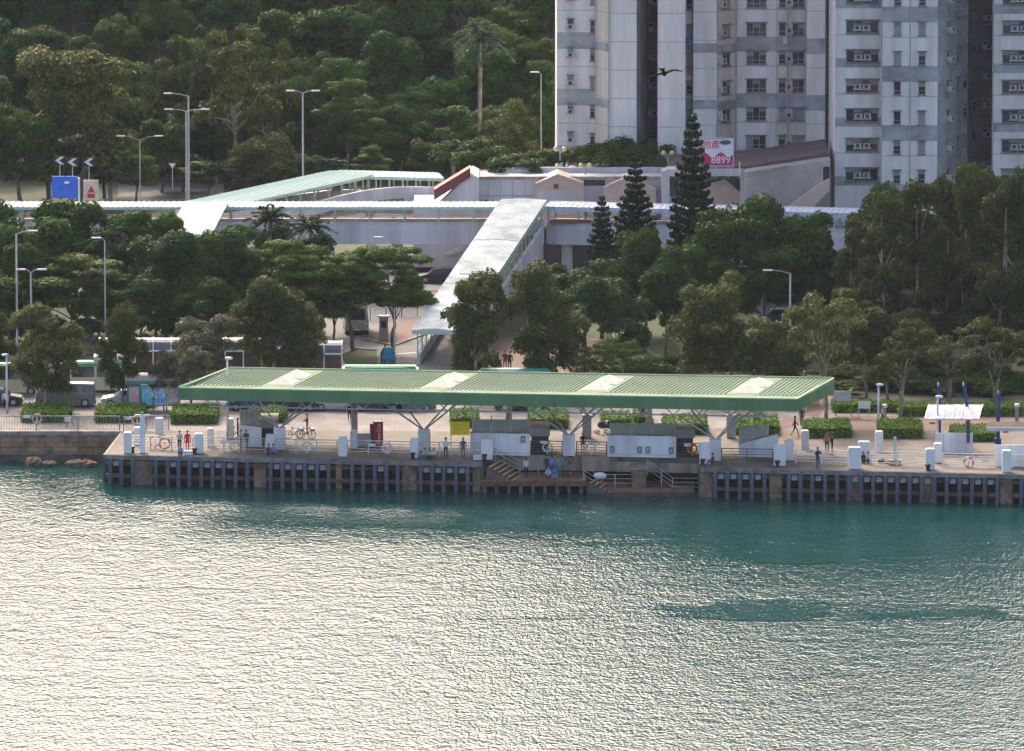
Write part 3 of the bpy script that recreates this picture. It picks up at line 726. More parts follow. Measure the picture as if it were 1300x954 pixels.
# ------------------------------------------------------------ mall and podium behind the bridges
MALLW = mat('mall_wall', (.58, .56, .56), .75, var=.1, scale=.25, streak=True, dirt=(.34, .33, .33))
BEIGE = mat('mall_beige', (.56, .42, .34), .75, var=.08, scale=.5)
MAROON = mat('maroon_roof', (.20, .05, .045), .7, var=.12)
GREYW = mat('grey_render', (.44, .40, .37), .8, var=.14, scale=.18, dirt=(.24, .22, .2))
def mall():
    YM = 834.0
    t = empty('shopping_centre', (Xat(800, YM, 0), YM, 0), 'low white and beige shopping centre below the towers with gabled bays', 'building')
    def X(px, z=8, Y=YM): return Xat(px, Y, z)
    zt = Zat(228, YM)
    # main white block (left) and long wall
    MB().box(X(604), X(720), YM, YM+9, 0, zt).box(X(720)+.002, X(1100), YM, YM+13, 0, zt).build('wall', MALLW, t, world=True)
    mb = MB()
    for i in range(1, 5): 
        xx = X(604)+(X(682)-X(604))*i/5; mb.box(xx-.03, xx+.03, YM-.02, YM-.004, 5, zt)
    mb.box(X(604), X(682), YM-.02, YM-.004, zt-1.6, zt-1.53); mb.build('panel_joint', mat('joint_grey', (.3, .3, .31)), t, world=True)
    MB().box(X(600), X(1000), YM-.15, YM+.4, zt+.003, zt+.28).build('parapet_cap', CONC, t, world=True)
    # roof-top white boxes and planters
    MB().box(X(632), X(1000), YM+6, YM+6.4, zt+.01, zt+.5).build('roof_parapet', MALLW, t, world=True)
    # gabled beige bays
    def gable(xa, xm, xb, ytop, yl, yr, Yf, yb=262, win=True):
        z0 = Zat(yb, Yf)-2; pl = [(X(xa, 8, Yf), z0), (X(xb, 8, Yf), z0), (X(xb, 8, Yf), Zat(yr, Yf)), (X(xm, 8, Yf), Zat(ytop, Yf)), (X(xa, 8, Yf), Zat(yl, Yf))]
        o = MB().ext(pl, Yf, YM+3).build('gabled_bay', BEIGE, t, world=True)
        MB().ext([(a, b+.012) for a, b in (pl[4], pl[3], pl[2])]+[(pl[2][0], pl[2][1]-.2), (pl[3][0], pl[3][1]-.2), (pl[4][0], pl[4][1]-.2)], Yf-.12, Yf-.003).build('gable_trim', mat('trim_tan', (.55, .45, .38)), t, world=True)
    gable(680, 708, 741, 221, 233, 232, YM-1.2)
    MB().box(X(684, 8), X(732, 8), YM-1.23, YM-1.203, Zat(262, YM), Zat(241, YM)).build('bay_panel', MALLW, t, world=True)
    MB().box(X(703), X(709), YM-1.26, YM-1.203, Zat(238, YM), Zat(232, YM)).build('red_tile', MAROON, t, world=True)
    gable(766, 800, 833, 223, 238, 240, YM-1.2)
    gable(893, 920, 960, 228, 236, 262, YM-1.2)
    MB().box(X(741), X(768), YM-.06, YM-.003, Zat(236, YM), Zat(229, YM)).build('window_strip', GLASSD, t, world=True)
    # white frame porch in the middle
    Yf = YM-2.5
    mb = MB()
    mb.box(X(840, 8, Yf), X(850, 8, Yf), Yf, YM, 0, Zat(217, Yf)); mb.box(X(940, 8, Yf), X(946, 8, Yf), Yf, YM, 0, Zat(217, Yf)); mb.box(X(846, 8, Yf), X(944, 8, Yf), Yf-.02, YM, Zat(224, Yf), Zat(215, Yf)); mb.build('porch_frame', MALLW, t, world=True)
    MB().box(X(850, 8), X(940, 8), YM-.05, YM-.003, Zat(250, YM), Zat(226, YM)).build('shutter', mat('shutter_grey', (.15, .16, .18), .6), t, world=True)
    # right grey block with brown roof
    Yr = YM-5; xa, xb = X(946, 8, Yr), X(1054, 8, Yr); za, zb = Zat(219, Yr), Zat(203, Yr)
    mb = MB(); mb.ext([(xa, 0), (xb, 0), (xb, zb), (xa, za)], Yr, Yr+16); mb.build('grey_block', GREYW, t, world=True)
    mb = MB(); mb.ext([(X(850, 9, Yr), za-.3), (xa, za+.01), (xb, zb+.01), (xb, zb+.3), (xa, za+.3), (X(850, 9, Yr), za)], Yr+3, Yr+16); mb.build('brown_roof', mat('brown_roof', (.13, .085, .08), .8, var=.2, scale=.5), t, world=True)
    MB().box(X(1045, 8, Yr), X(1053, 8, Yr), Yr-.05, Yr-.003, Zat(238, Yr), Zat(212, Yr)).build('window', GLASSD, t, world=True)
    MB().ext([(X(1000, 8, Yr), Zat(262, Yr)), (X(1030, 8, Yr), Zat(262, Yr)), (X(1053, 8, Yr), Zat(240, Yr)), (X(1053, 8, Yr), Zat(226, Yr)), (X(1040, 8, Yr), Zat(232, Yr))], Yr-1.5, Yr-.003).build('sloping_wall', BEIGE, t, world=True)
    mb = MB(); mb.bar((X(938, 9), YM-2.5, Zat(222, YM)), (X(938, 9), YM-2.5, Zat(202, YM)), .12); mb.build('pole', RAILW, t, world=True)
    # lower wall under the bridge, dark shops behind
    MB().box(X(525), X(604)-.003, YM-1, YM+12, Zat(338, YM), Zat(258, YM)).build('lower_wall', MALLW, t, world=True)
    MB().box(X(500), X(760), YM+.5, YM+14, -.01, Zat(338, YM)-.003).build('shop_front', mat('maroon_shop', (.10, .03, .035), .6), t, world=True)
    MB().box(X(690), X(900), YM-.4, YM-.003, 0, 4.2).build('undercroft', mat('dark_shops', (.05, .045, .05), .6), t, world=True)
    a = Q(525, 338, YM-1.1); 
    MB().ext([(X(578, 4), Zat(262, YM)), (X(618, 4), Zat(262, YM)), (X(618, 4), Zat(252, YM))], YM-1.15, YM-1.003).build('dark_opening', mat('dark_opening', (.03, .03, .035)), t, world=True)
    mb = MB(); mb.ext([(X(565), 1.9), (X(578), 1.9), (X(635), 4.4), (X(635), 5.2)], YM-1.4, YM-1.01); mb.build('stair_soffit', GIRD, t, world=True)
    # stair tower with the maroon sloping parapet
    s = empty('stair_building', (Xat(585, 836, 8), 836, 0), 'white stair block with a sloping maroon parapet at the end of the green walkway', 'building')
    Y0 = 832.5
    def Z(px, py): return (Xat(px, Y0, 9), Zat(py, Y0))
    MB().ext([Z(554, 262), Z(608, 262), Z(608, 226), Z(600, 222), Z(594, 224)], Y0, Y0+8).build('wall', MALLW, s, world=True)
    MB().ext([Z(551, 241), Z(551, 254), Z(597, 225), Z(597, 213)], Y0-.3, Y0+2.5).build('sloping_parapet', MAROON, s, world=True)
mall()

# ------------------------------------------------------------ towers
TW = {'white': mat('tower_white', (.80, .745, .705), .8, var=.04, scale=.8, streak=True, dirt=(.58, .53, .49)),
      'cream': mat('tower_cream_and_sun', (.72, .63, .54), .8, var=.06, scale=.8, streak=True, dirt=(.52, .44, .36)),  # cream walls; warm sun on turned facets is put into this colour too
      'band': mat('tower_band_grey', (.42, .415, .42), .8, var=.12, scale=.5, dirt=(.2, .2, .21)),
      'grey': mat('tower_side_shade', (.42, .40, .39), .8, var=.1, scale=.4, dirt=(.2, .2, .22)),  # grey imitates shade on facets turned from the light
      'dark': mat('tower_recess_shade', (.27, .25, .25), .85, var=.2, scale=.4)}  # shade inside the recesses, painted as a darker wall
FRAME = mat('window_frame', (.36, .35, .34), .5, var=.1)
HOOD = mat('window_hood', (.20, .18, .17), .8, var=.2)
ACM = mat('ac_box', (.52, .50, .46), .6, var=.12, scale=4); ACG = mat('ac_grille', (.06, .06, .07), .6)
PANES = [mat('pane_dark', (.045, .047, .055), .12, spec=.6), mat('pane_blue', (.035, .05, .09), .12, spec=.6), mat('pane_curtain', (.30, .29, .28), .35), mat('pane_green', (.07, .10, .09), .2), mat('pane_red', (.20, .06, .05), .4)]
def pane_variants(name, x0, x1, z0, z1, n, lit=None):
    """dark glass panes split by mullions, each variant with different curtains"""
    out = []
    for k in range(6):
        rng = random.Random(k*7+n); mb = MB()
        for i in range(n):
            a = x0+(x1-x0)*i/n; b = x0+(x1-x0)*(i+1)/n; c = rng.choice([0,0,1,0,2,3] if k < 5 else [4,0,2,0,1,4])
            mb.box(a+.02, b-.02, -.03, .02, z0, z1, c)
            if rng.random() < .4: mb.box(a+.03, b-.03, -.035, -.0301, z0+(z1-z0)*rng.uniform(.5, .8), z1-.02, 2)
        o = mb.build(name, PANES); out.append(o)
    return out
def frame_mesh(name, w, h, n, hood=True, transom=None):
    mb = MB(); f = .05
    mb.box(-w/2-f, w/2+f, -.07, 0, -f, 0); mb.box(-w/2-f, w/2+f, -.07, 0, h, h+f)
    for i in range(n+1): x = -w/2+w*i/n; mb.box(x-.03, x+.03, -.07, 0, 0, h)
    if transom: mb.box(-w/2, w/2, -.06, 0, h*transom-.025, h*transom+.025)
    if hood: mb.box(-w/2-.14, w/2+.14, -.34, 0, h+f+.01, h+f+.09, 1)
    mb.box(-w/2-.1, w/2+.1, -.16, 0, -f-.08, -f-.003, 1)
    return mb.build(name, [FRAME, HOOD])
def ac_mesh(two=False):
    mb = MB(); 
    for dx in ((-.42, .42) if two else (0,)):
        mb.box(dx-.32, dx+.32, -.5, .02, .02, .46, 0); mb.box(dx-.20, dx+.14, -.515, -.503, .07, .41, 1)
    w = .85 if two else .42
    mb.box(-w, w, -.55, .0, -.07, .0, 0)
    if two: mb.box(-w, w, -.3, 0, .55, .6, 2)
    return mb.build('air_conditioner', [ACM, ACG, HOOD])
WK = {}
def wk(kind):
    if kind in WK: return WK[kind]
    if kind == 'slim': r = (frame_mesh('window', .62, 1.15, 1, True, .3), pane_variants('pane', -.31, .31, 0, 1.15, 1), None)
    elif kind == 'narrow': r = (frame_mesh('window', .42, 1.1, 1, True, .5), pane_variants('pane', -.21, .21, 0, 1.1, 1), None)
    elif kind == 'wide': r = (frame_mesh('window', 1.85, 1.15, 3, True, .28), pane_variants('pane', -.92, .92, 0, 1.15, 3), None)
    elif kind == 'pair': r = (frame_mesh('window', 1.1, 1.1, 2, True, .35), pane_variants('pane', -.55, .55, 0, 1.1, 2), None)
    elif kind == 'triple': r = (frame_mesh('window', 3.0, 1.1, 4, True), pane_variants('pane', -1.5, 1.5, 0, 1.1, 4), None)
    WK[kind] = r; return r
AC1 = ac_mesh(); AC2 = ac_mesh(True)
def tower(name, facets, Yback, ztop, z_ref, fh, label, nfl, bandm='band', lim=None):
    """facets: (px0, px1, Y0, Y1, wall, bands or None, [(fraction, kind, dz)])"""
    f0 = facets[0]; X0 = Xat(f0[0], f0[2], 15); X1 = Xat(facets[-1][1], facets[-1][3], 15)
    t = empty(name, ((X0+X1)/2, f0[2], 0), label, 'tower block')
    loc = Vector(t['_loc'])
    pts = []
    for f in facets:
        pts.append((Xat(f[0], f[2], 15), f[2])); pts.append((Xat(f[1], f[3], 15), f[3]))
    mb = MB(); mn = list(TW)
    for i in range(len(pts)-1):
        p, q = pts[i], pts[i+1]
        if hypot(p[0]-q[0], p[1]-q[1]) < .01: continue
        f = facets[i//2] if i % 2 == 0 else None
        # recess returns take the grey that paints shade on turned-away walls
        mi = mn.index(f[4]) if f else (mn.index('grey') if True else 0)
        mb.add([(p[0], p[1], 0), (q[0], q[1], 0), (q[0], q[1], ztop), (p[0], p[1], ztop)], [(0,1,2,3)], mi)
        if f:
            d = Vector((q[0]-p[0], q[1]-p[1], 0)); L_ = d.length; d.normalize(); n_ = Vector((d.y, -d.x, 0))
            if f[5]:
                for zb0, zb1 in f[5]:
                    z = zb0
                    while z > 2: z -= 2*fh
                    hgt = zb1-zb0
                    while z < ztop-1:
                        if z+hgt > 0.5:
                            a = Vector((p[0], p[1], 0))+n_*.012; b = Vector((q[0], q[1], 0))+n_*.012
                            za = max(z, .1); mb.add([(a.x, a.y, za), (b.x, b.y, za), (b.x, b.y, z+hgt), (a.x, a.y, z+hgt)], [(0,1,2,3)], mn.index('band'))
                        z += 2*fh
            # floor joints
            k = 0; z = z_ref-.75
            while z > 3: z -= fh
            while z < min(ztop, 48):
                a = Vector((p[0], p[1], 0))+n_*.018; b = Vector((q[0], q[1], 0))+n_*.018
                mb.add([(a.x, a.y, z), (b.x, b.y, z), (b.x, b.y, z+.06), (a.x, a.y, z+.06)], [(0,1,2,3)], mn.index('band')); z += fh
    xb0, xb1 = pts[0][0], pts[-1][0]
    mb.add([(xb0, Yback, 0), (xb1, Yback, 0), (xb1, Yback, ztop), (xb0, Yback, ztop)], [(1,0,3,2)], 0)
    mb.add([(pts[0][0], pts[0][1], 0), (xb0, Yback, 0), (xb0, Yback, ztop), (pts[0][0], pts[0][1], ztop)], [(0,1,2,3)], 0)
    mb.add([(pts[-1][0], pts[-1][1], 0), (xb1, Yback, 0), (xb1, Yback, ztop), (pts[-1][0], pts[-1][1], ztop)], [(1,0,3,2)], 0)
    mb.add([(p[0], p[1], ztop) for p in pts]+[(xb1, Yback, ztop), (xb0, Yback, ztop)], [tuple(range(len(pts)+2))], 0)
    me_o = mb.build('facade', [TW[k] for k in mn], t, world=True)
    for px, Yp in ((773, 846.3), (910.5, 847.8), (934, 850.6), (1000, 850.7), (1057.5, 848.6), (1119, 829.3), (1155, 829.3), (1221, 834.9), (1260, 830.8)):
        if pts[0][0] < Xat(px, Yp, 15) < pts[-1][0]:
            x_ = Xat(px, Yp, 15); MB().tube([(x_, Yp-.12, 5), (x_, Yp-.12, ztop)], .07, 6).build('drain_pipe', mat('drain_pipe_grey', (.36, .35, .34), .7), t, world=True)
    rng = random.Random(len(facets)*13)
    for f in facets:
        p = Vector((Xat(f[0], f[2], 15), f[2], 0)); q = Vector((Xat(f[1], f[3], 15), f[3], 0)); d = (q-p); ang = atan2(d.y, d.x)
        nd = Vector((d.y, -d.x, 0)).normalized()
        for (fr, kind, dz) in f[6]:
            for k in range(-nfl[0], nfl[1]):
                z = z_ref+k*fh+dz; base = p.lerp(q, fr)+nd*.004; base.z = z-.5
                if kind == 'ac':
                    inst(AC1, t, base+nd*.1-loc, ang); w, pn, _ = wk('slim'); wo = inst(w, t, base+Vector((0, 0, .1))-loc, ang, scale=(.9, 1, .7)); inst(rng.choice(pn), wo, (0, 0, 0)); continue
                w, pn, _ = wk('pair' if kind == 'pairac' else kind)
                wo = inst(w, t, base-loc, ang); inst(rng.choice(pn), wo, (0, 0, 0))
                dd = d.normalized()
                if kind == 'triple': inst(AC2, t, base+Vector((0, 0, .28))+dd*rng.uniform(-.1, .1)-loc, ang)
                elif kind == 'pairac' : inst(AC1, t, base+dd*-.85+Vector((0, 0, .25))-loc, ang)
                elif kind == 'wide' and rng.random() < .3: inst(AC1, t, base+dd*.5+Vector((0, 0, -.15))-loc, ang)
                if kind in ('wide', 'slim', 'pair') and rng.random() < .3:       # washing on a rack
                    c = rng.choice(['cloth_blue', 'cloth_red', 'cloth_white', 'cloth_white', 'cloth_grey']); cm = mat(c, {'cloth_blue': (.08, .16, .35), 'cloth_red': (.35, .06, .06), 'cloth_white': (.6, .6, .62), 'cloth_grey': (.2, .2, .24)}[c], .9)
                    mb = MB(); w_ = rng.uniform(.25, .6); x_ = rng.uniform(-.3, .3); mb.box(x_-w_/2, x_+w_/2, -.62, -.58, -.75, -.1); mb.box(-.45, .45, -.66, -.08, -.1, -.07)
                    l_ = mb.build('laundry', cm, t); l_.location = base-loc; l_.rotation_euler = (0, 0, ang)
    return t
FL1 = 36.0/ (FPX/853.0)      # storey height
def bands(Y, ys): return [(Zat(b, Y), Zat(a, Y)) for a, b in ys]
YL = 850.0
zr = Zat(39.5, YL)
zr = zr-3*FL1
zJ = zr
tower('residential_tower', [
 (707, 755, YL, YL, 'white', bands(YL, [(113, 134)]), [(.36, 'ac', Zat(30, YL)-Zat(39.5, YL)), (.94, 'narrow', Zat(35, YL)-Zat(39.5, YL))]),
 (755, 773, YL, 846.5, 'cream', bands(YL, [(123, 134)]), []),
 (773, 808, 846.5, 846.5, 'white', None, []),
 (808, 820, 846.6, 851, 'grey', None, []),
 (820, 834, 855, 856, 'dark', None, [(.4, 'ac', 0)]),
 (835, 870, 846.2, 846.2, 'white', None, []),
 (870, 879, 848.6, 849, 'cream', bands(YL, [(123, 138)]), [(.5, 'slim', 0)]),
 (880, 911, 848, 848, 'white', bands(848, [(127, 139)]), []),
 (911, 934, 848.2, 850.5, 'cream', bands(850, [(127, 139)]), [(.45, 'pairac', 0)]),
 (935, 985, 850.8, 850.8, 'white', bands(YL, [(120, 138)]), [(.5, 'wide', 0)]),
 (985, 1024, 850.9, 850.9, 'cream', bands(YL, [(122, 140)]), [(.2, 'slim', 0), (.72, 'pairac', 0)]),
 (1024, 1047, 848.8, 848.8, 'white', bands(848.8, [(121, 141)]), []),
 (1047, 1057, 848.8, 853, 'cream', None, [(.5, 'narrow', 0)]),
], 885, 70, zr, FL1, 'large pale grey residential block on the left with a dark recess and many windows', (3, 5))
FL2 = 37.8/(FPX/832.5)
zq = Zat(112.5, 830)
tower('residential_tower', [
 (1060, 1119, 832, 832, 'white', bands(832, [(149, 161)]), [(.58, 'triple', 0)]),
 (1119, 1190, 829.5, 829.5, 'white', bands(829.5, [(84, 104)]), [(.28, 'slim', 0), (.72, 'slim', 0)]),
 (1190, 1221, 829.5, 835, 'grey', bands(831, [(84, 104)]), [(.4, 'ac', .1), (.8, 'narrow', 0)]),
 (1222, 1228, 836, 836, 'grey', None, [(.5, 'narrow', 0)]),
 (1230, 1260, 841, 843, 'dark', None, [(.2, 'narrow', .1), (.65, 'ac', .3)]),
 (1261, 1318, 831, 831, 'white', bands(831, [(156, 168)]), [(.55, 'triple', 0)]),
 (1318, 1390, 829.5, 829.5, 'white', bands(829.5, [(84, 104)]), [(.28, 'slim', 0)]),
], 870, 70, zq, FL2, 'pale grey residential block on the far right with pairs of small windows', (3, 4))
for w_, pn_, _ in WK.values():
    for o_ in [w_]+pn_: bpy.data.objects.remove(o_)
bpy.data.objects.remove(AC1); bpy.data.objects.remove(AC2)
# ------------------------------------------------------------ vegetation
leafmat('leaf_broad', (.024, .060, .010), (.062, .122, .018))
leafmat('leaf_bluegreen', (.018, .054, .014), (.046, .102, .022))
leafmat('leaf_olive', (.038, .058, .012), (.095, .115, .024), (.24, .22, .08))
leafmat('leaf_layered', (.036, .076, .010), (.092, .155, .020))
leafmat('leaf_casuarina', (.028, .044, .012), (.070, .085, .022))
leafmat('leaf_pine', (.012, .034, .020), (.030, .055, .030), trans=.1)
leafmat('leaf_palm', (.030, .062, .022), (.085, .14, .05))
leafmat('leaf_bright', (.055, .095, .012), (.13, .19, .025))
leafmat('leaf_hedge', (.08, .15, .012), (.16, .27, .03), nscale=2, trans=.1)
leafmat('leaf_pale', (.055, .065, .032), (.15, .15, .075), (.60, .54, .38), nscale=1.2)
leafmat('leaf_hill', (.020, .060, .014), (.058, .125, .024), nscale=.25)
leafmat('leaf_hill_yellow', (.034, .070, .014), (.085, .135, .024), nscale=.25)
leafmat('leaf_royal', (.055, .11, .065), (.16, .23, .13))
VEG = {}
def leaf_mesh(name, P_, N_, S_, m, rng):
    """one rhombic leaf spray per point: P positions, N facing directions, S sizes"""
    n = len(P_); N_ = N_/np.linalg.norm(N_, axis=1, keepdims=True)
    r = rng.normal(size=(n, 3)); a = np.cross(N_, r); a /= np.linalg.norm(a, axis=1, keepdims=True); b = np.cross(N_, a)
    S = S_[:, None]; asp = rng.uniform(.45, .8, (n, 1)); bend = N_*S*.18
    v = np.stack([P_-a*S, P_-b*S*asp+bend*rng.uniform(-.5, 1, (n, 1)), P_+a*S*rng.uniform(.7, 1.1, (n, 1)), P_+b*S*asp+bend], 1).reshape(-1, 3)
    me = bpy.data.meshes.new(name); me.vertices.add(4*n); me.vertices.foreach_set('co', v.ravel())
    me.loops.add(4*n); me.loops.foreach_set('vertex_index', np.arange(4*n)); me.polygons.add(n)
    me.polygons.foreach_set('loop_start', np.arange(0, 4*n, 4)); me.update()
    at = me.attributes.new('leafrand', 'FLOAT', 'FACE'); at.data.foreach_set('value', rng.random(n).astype(np.float32))
    me.materials.append(m); me.validate(); return me
def lobes_points(rng, lobes, dens, size, zbias=.25):
    P_, N_, S_ = [], [], []
    for (c, r, fl) in lobes:
        n = int(dens*4*pi*r*r*(.6+.4*fl))
        d = rng.normal(size=(n, 3)); d /= np.linalg.norm(d, axis=1, keepdims=True); d[:, 2] = np.where(d[:, 2] < -.35, -d[:, 2]*rng.uniform(0, 1, n), d[:, 2])
        rr = r*(1.08-np.abs(rng.normal(0, .22, n))); ph = rng.uniform(0, 6.28, 3)
        rr *= 1+.13*np.sin(d[:, 0]*5+ph[0])*np.cos(d[:, 1]*5+ph[1])+.08*np.sin(d[:, 2]*8+ph[2])
        p = np.array(c)+d*rr[:, None]*np.array([1, 1, fl])
        P_.append(p); N_.append(d*np.array([1, 1, 1/fl])*.9+rng.normal(size=(n, 3))*.55+np.array([0, 0, zbias])); S_.append(size*rng.uniform(.5, 1.25, n))
    return np.concatenate(P_), np.concatenate(N_), np.concatenate(S_)
def limb(mb, p, q, r0, r1, rng, n=4, k=5):
    p, q = Vector(p), Vector(q); pts = []
    for i in range(n+1):
        f = i/n; w = p.lerp(q, f)+Vector((rng.normal()*.12, rng.normal()*.12, 0))*(q-p).length*.22*sin(f*pi); w.z += (q-p).length*.08*sin(f*pi); pts.append(w)
    mb.tube(pts, [r0+(r1-r0)*i/n for i in range(n+1)], k)
def make_tree(kind, seed):
    """meshes for a tree of height 10 with crown about 8 wide"""
    rng = np.random.default_rng(seed); key = (kind, seed); tr = MB(); bark = TREEBARK; H = 10.0; lobes = []; lm = M('leaf_broad'); size = .17; dens = 52
    if kind in ('broad', 'bluegreen', 'hill', 'hilly', 'bright', 'pale'):
        lm = M({'broad': 'leaf_broad', 'bluegreen': 'leaf_bluegreen', 'hill': 'leaf_hill', 'hilly': 'leaf_hill_yellow', 'bright': 'leaf_bright', 'pale': 'leaf_pale'}[kind])
        lobes.append(((0, 0, 6.0), 2.3, 1.1))
        for i in range(17):
            a = i*2.4+rng.uniform(-.4, .4); h = rng.uniform(3.4, 8.6); rad = 3.6*math.sqrt(max(.05, 1-((h-5.4)/4.2)**2))*rng.uniform(.62, .95)
            lobes.append(((cos(a)*rad, sin(a)*rad, h), rng.uniform(.85, 1.6), rng.uniform(.6, .85)))
        if kind == 'bright': dens, size = 60, .13
        if kind == 'pale': dens, size = 44, .15
    elif kind == 'olive':
        lm = M('leaf_olive'); bark = BARKP; dens, size = 52, .15
        lobes.append(((0, 0, 5.8), 1.9, 1.5))
        for i in range(30):
            a = i*2.4+rng.uniform(-.5, .5); h = rng.uniform(2.0, 9.2); rad = 3.3*math.sqrt(max(.03, 1-((h-5.4)/4.6)**2))*rng.uniform(.35, .95)
            lobes.append(((cos(a)*rad, sin(a)*rad, h), rng.uniform(.7, 1.35), rng.uniform(.8, 1.15)))
    elif kind == 'layered':
        lm = M('leaf_layered'); dens, size = 50, .15
        for i in range(30):
            a = i*2.4+rng.uniform(-.5, .5); h = rng.uniform(4.2, 9.3); rad = 4.6*math.sqrt(max(.03, 1-((h-5.2)/4.9)**2))*rng.uniform(.2, 1)
            lobes.append(((cos(a)*rad, sin(a)*rad, h), rng.uniform(1.0, 1.7), rng.uniform(.26, .4)))
    elif kind == 'casuarina':
        lm = M('leaf_casuarina'); bark = BARKP; dens, size = 52, .14
        for i in range(30):
            a = i*2.4+rng.uniform(-.6, .6); h = rng.uniform(2.2, 9.5); rad = 2.3*math.sqrt(max(.03, 1-((h-6)/4.2)**2))*rng.uniform(.3, 1)
            lobes.append(((cos(a)*rad, sin(a)*rad, h), rng.uniform(.5, 1.0), rng.uniform(.9, 1.5)))
    elif kind == 'airy':
        lm = M('leaf_olive'); bark = BARKP; dens, size = 40, .14
        for i in range(26):
            a = i*2.4+rng.uniform(-.6, .6); h = rng.uniform(3.6, 9.4); rad = 3.6*math.sqrt(max(.03, 1-((h-6.2)/4.2)**2))*rng.uniform(.4, 1)
            lobes.append(((cos(a)*rad, sin(a)*rad, h), rng.uniform(.6, 1.05), rng.uniform(.6, .9)))
    if lobes:
        P_, N_, S_ = lobes_points(rng, lobes, dens, size)
        tk = {'casuarina': .16, 'airy': .17, 'olive': .2}.get(kind, .24); lean = Vector((rng.normal()*.35, rng.normal()*.3, 0)); fork = Vector((0, 0, 2.9 if kind != 'casuarina' else 5))+lean
        limb(tr, (0, 0, -.2), fork, tk, tk*.75, rng, 5, 8)
        nl = {'airy': 8, 'casuarina': 6, 'olive': 6}.get(kind, 7)
        if kind == 'casuarina': limb(tr, fork, (lean.x, lean.y, 9.2), tk*.75, .03, rng, 5, 6)
        for (c, r, fl) in lobes[1:nl+1]: limb(tr, fork*(1+rng.uniform(0, .5) if kind in ('airy', 'olive', 'casuarina') else 1), c, tk*rng.uniform(.22, .42), .025, rng)
        if kind == 'airy':
            limb(tr, (0, 0, -.2), (-1.3, .2, 8), .15, .03, rng, 5, 6)
    elif kind == 'norfolk':
        lm = M('leaf_pine'); P_, N_, S_ = [], [], []
        tr.tube([(0, 0, -.2), (0, 0, 5), (.05, 0, 9.9)], [.2, .13, .03], 8)
        nw = 22
        for w in range(nw):
            f = w/(nw-1); z = 1.5+8.2*f; L_ = (2.15*(1-f)**.7+.25)*rng.uniform(.8, 1.15); nb = 8 if f < .8 else 6; off = rng.uniform(0, 6)
            for b in range(nb):
                a = off+2*pi*b/nb+rng.normal()*.08; n = int(140*L_/1.2)
                tt = rng.uniform(.08, 1, n)**.8; wd = .42*(1.1-tt*.6)
                x = tt*L_; y = rng.normal(0, 1, n)*wd*.45; zz = z+.26*(tt**2)*L_*.6+.02+rng.normal(0, .05, n)+np.abs(y)*.18
                P_.append(np.stack([x*cos(a)-y*sin(a), x*sin(a)+y*cos(a), zz], 1)); N_.append(rng.normal(size=(n, 3))*.5+np.array([0, 0, 1])); S_.append(rng.uniform(.08, .17, n))
                tr.tube([(0, 0, z), (cos(a)*L_*.9, sin(a)*L_*.9, z+.22*L_*.55)], [.03, .012], 4)
        P_, N_, S_ = map(np.concatenate, (P_, N_, S_))
    elif kind in ('palm', 'fanpalm'):
        lm = M('leaf_palm'); big = kind == 'palm'; th = 8.2 if big else 3.6; bark = BARKP
        tr.tube([(0, 0, -.2), (.05, 0, th*.4), (0, 0, th*.9), (0, .03, th)], [.24, .18, .15, .1] if big else [.2, .17, .16, .1], 10)
        P_, N_, S_ = [], [], []; nf = 20 if big else 26
        for k in range(nf):
            a = k*2.4; up = 1.6-1.75*(k/nf); Lf = (2.5 if big else 1.9)*rng.uniform(.85, 1.1); n = 84
            tt = np.linspace(.12, 1, n); drop = .72*tt**2.1*Lf*.75
            x = Lf*tt*math.cos(up*.75); z = th+Lf*tt*math.sin(up*.75)-drop; side = np.where(np.arange(n) % 2 == 0, 1, -1)*(.26 if big else .22)*np.sin(tt*2.8+.15)
            P_.append(np.stack([x*cos(a)-side*sin(a), x*sin(a)+side*cos(a), z-np.abs(side)*.5], 1)); nn = rng.normal(size=(n, 3))*.3+np.array([0, 0, 1]); N_.append(nn); S_.append(rng.uniform(.14, .24, n))
            tr.tube([(cos(a)*Lf*q*math.cos(up*.75), sin(a)*Lf*q*math.cos(up*.75), th+Lf*q*math.sin(up*.75)-.72*q**2.1*Lf*.75) for q in (.0, .3, .6, .95)], [.04, .03, .02, .01], 4)
        P_, N_, S_ = map(np.concatenate, (P_, N_, S_))
    elif kind == 'shrub':
        lm = M('leaf_broad'); H = 2; lobes = [((rng.normal()*.5, rng.normal()*.5, rng.uniform(.5, 1.4)), rng.uniform(.45, .7), .9) for i in range(9)]
        P_, N_, S_ = lobes_points(rng, lobes, 90, .10)
        for l in lobes[:5]: limb(tr, (0, 0, -.1), l[0], .05, .02, rng, 3, 4)
    me = leaf_mesh('crown', P_, N_, S_, lm, rng)
    to = tr.build('trunk', bark, smooth=True); tm = to.data; bpy.data.objects.remove(to)
    VEG[key] = (me, tm); return VEG[key]
CROWN_H = {'shrub': 2.0, 'palm': 9.6, 'fanpalm': 5.0}
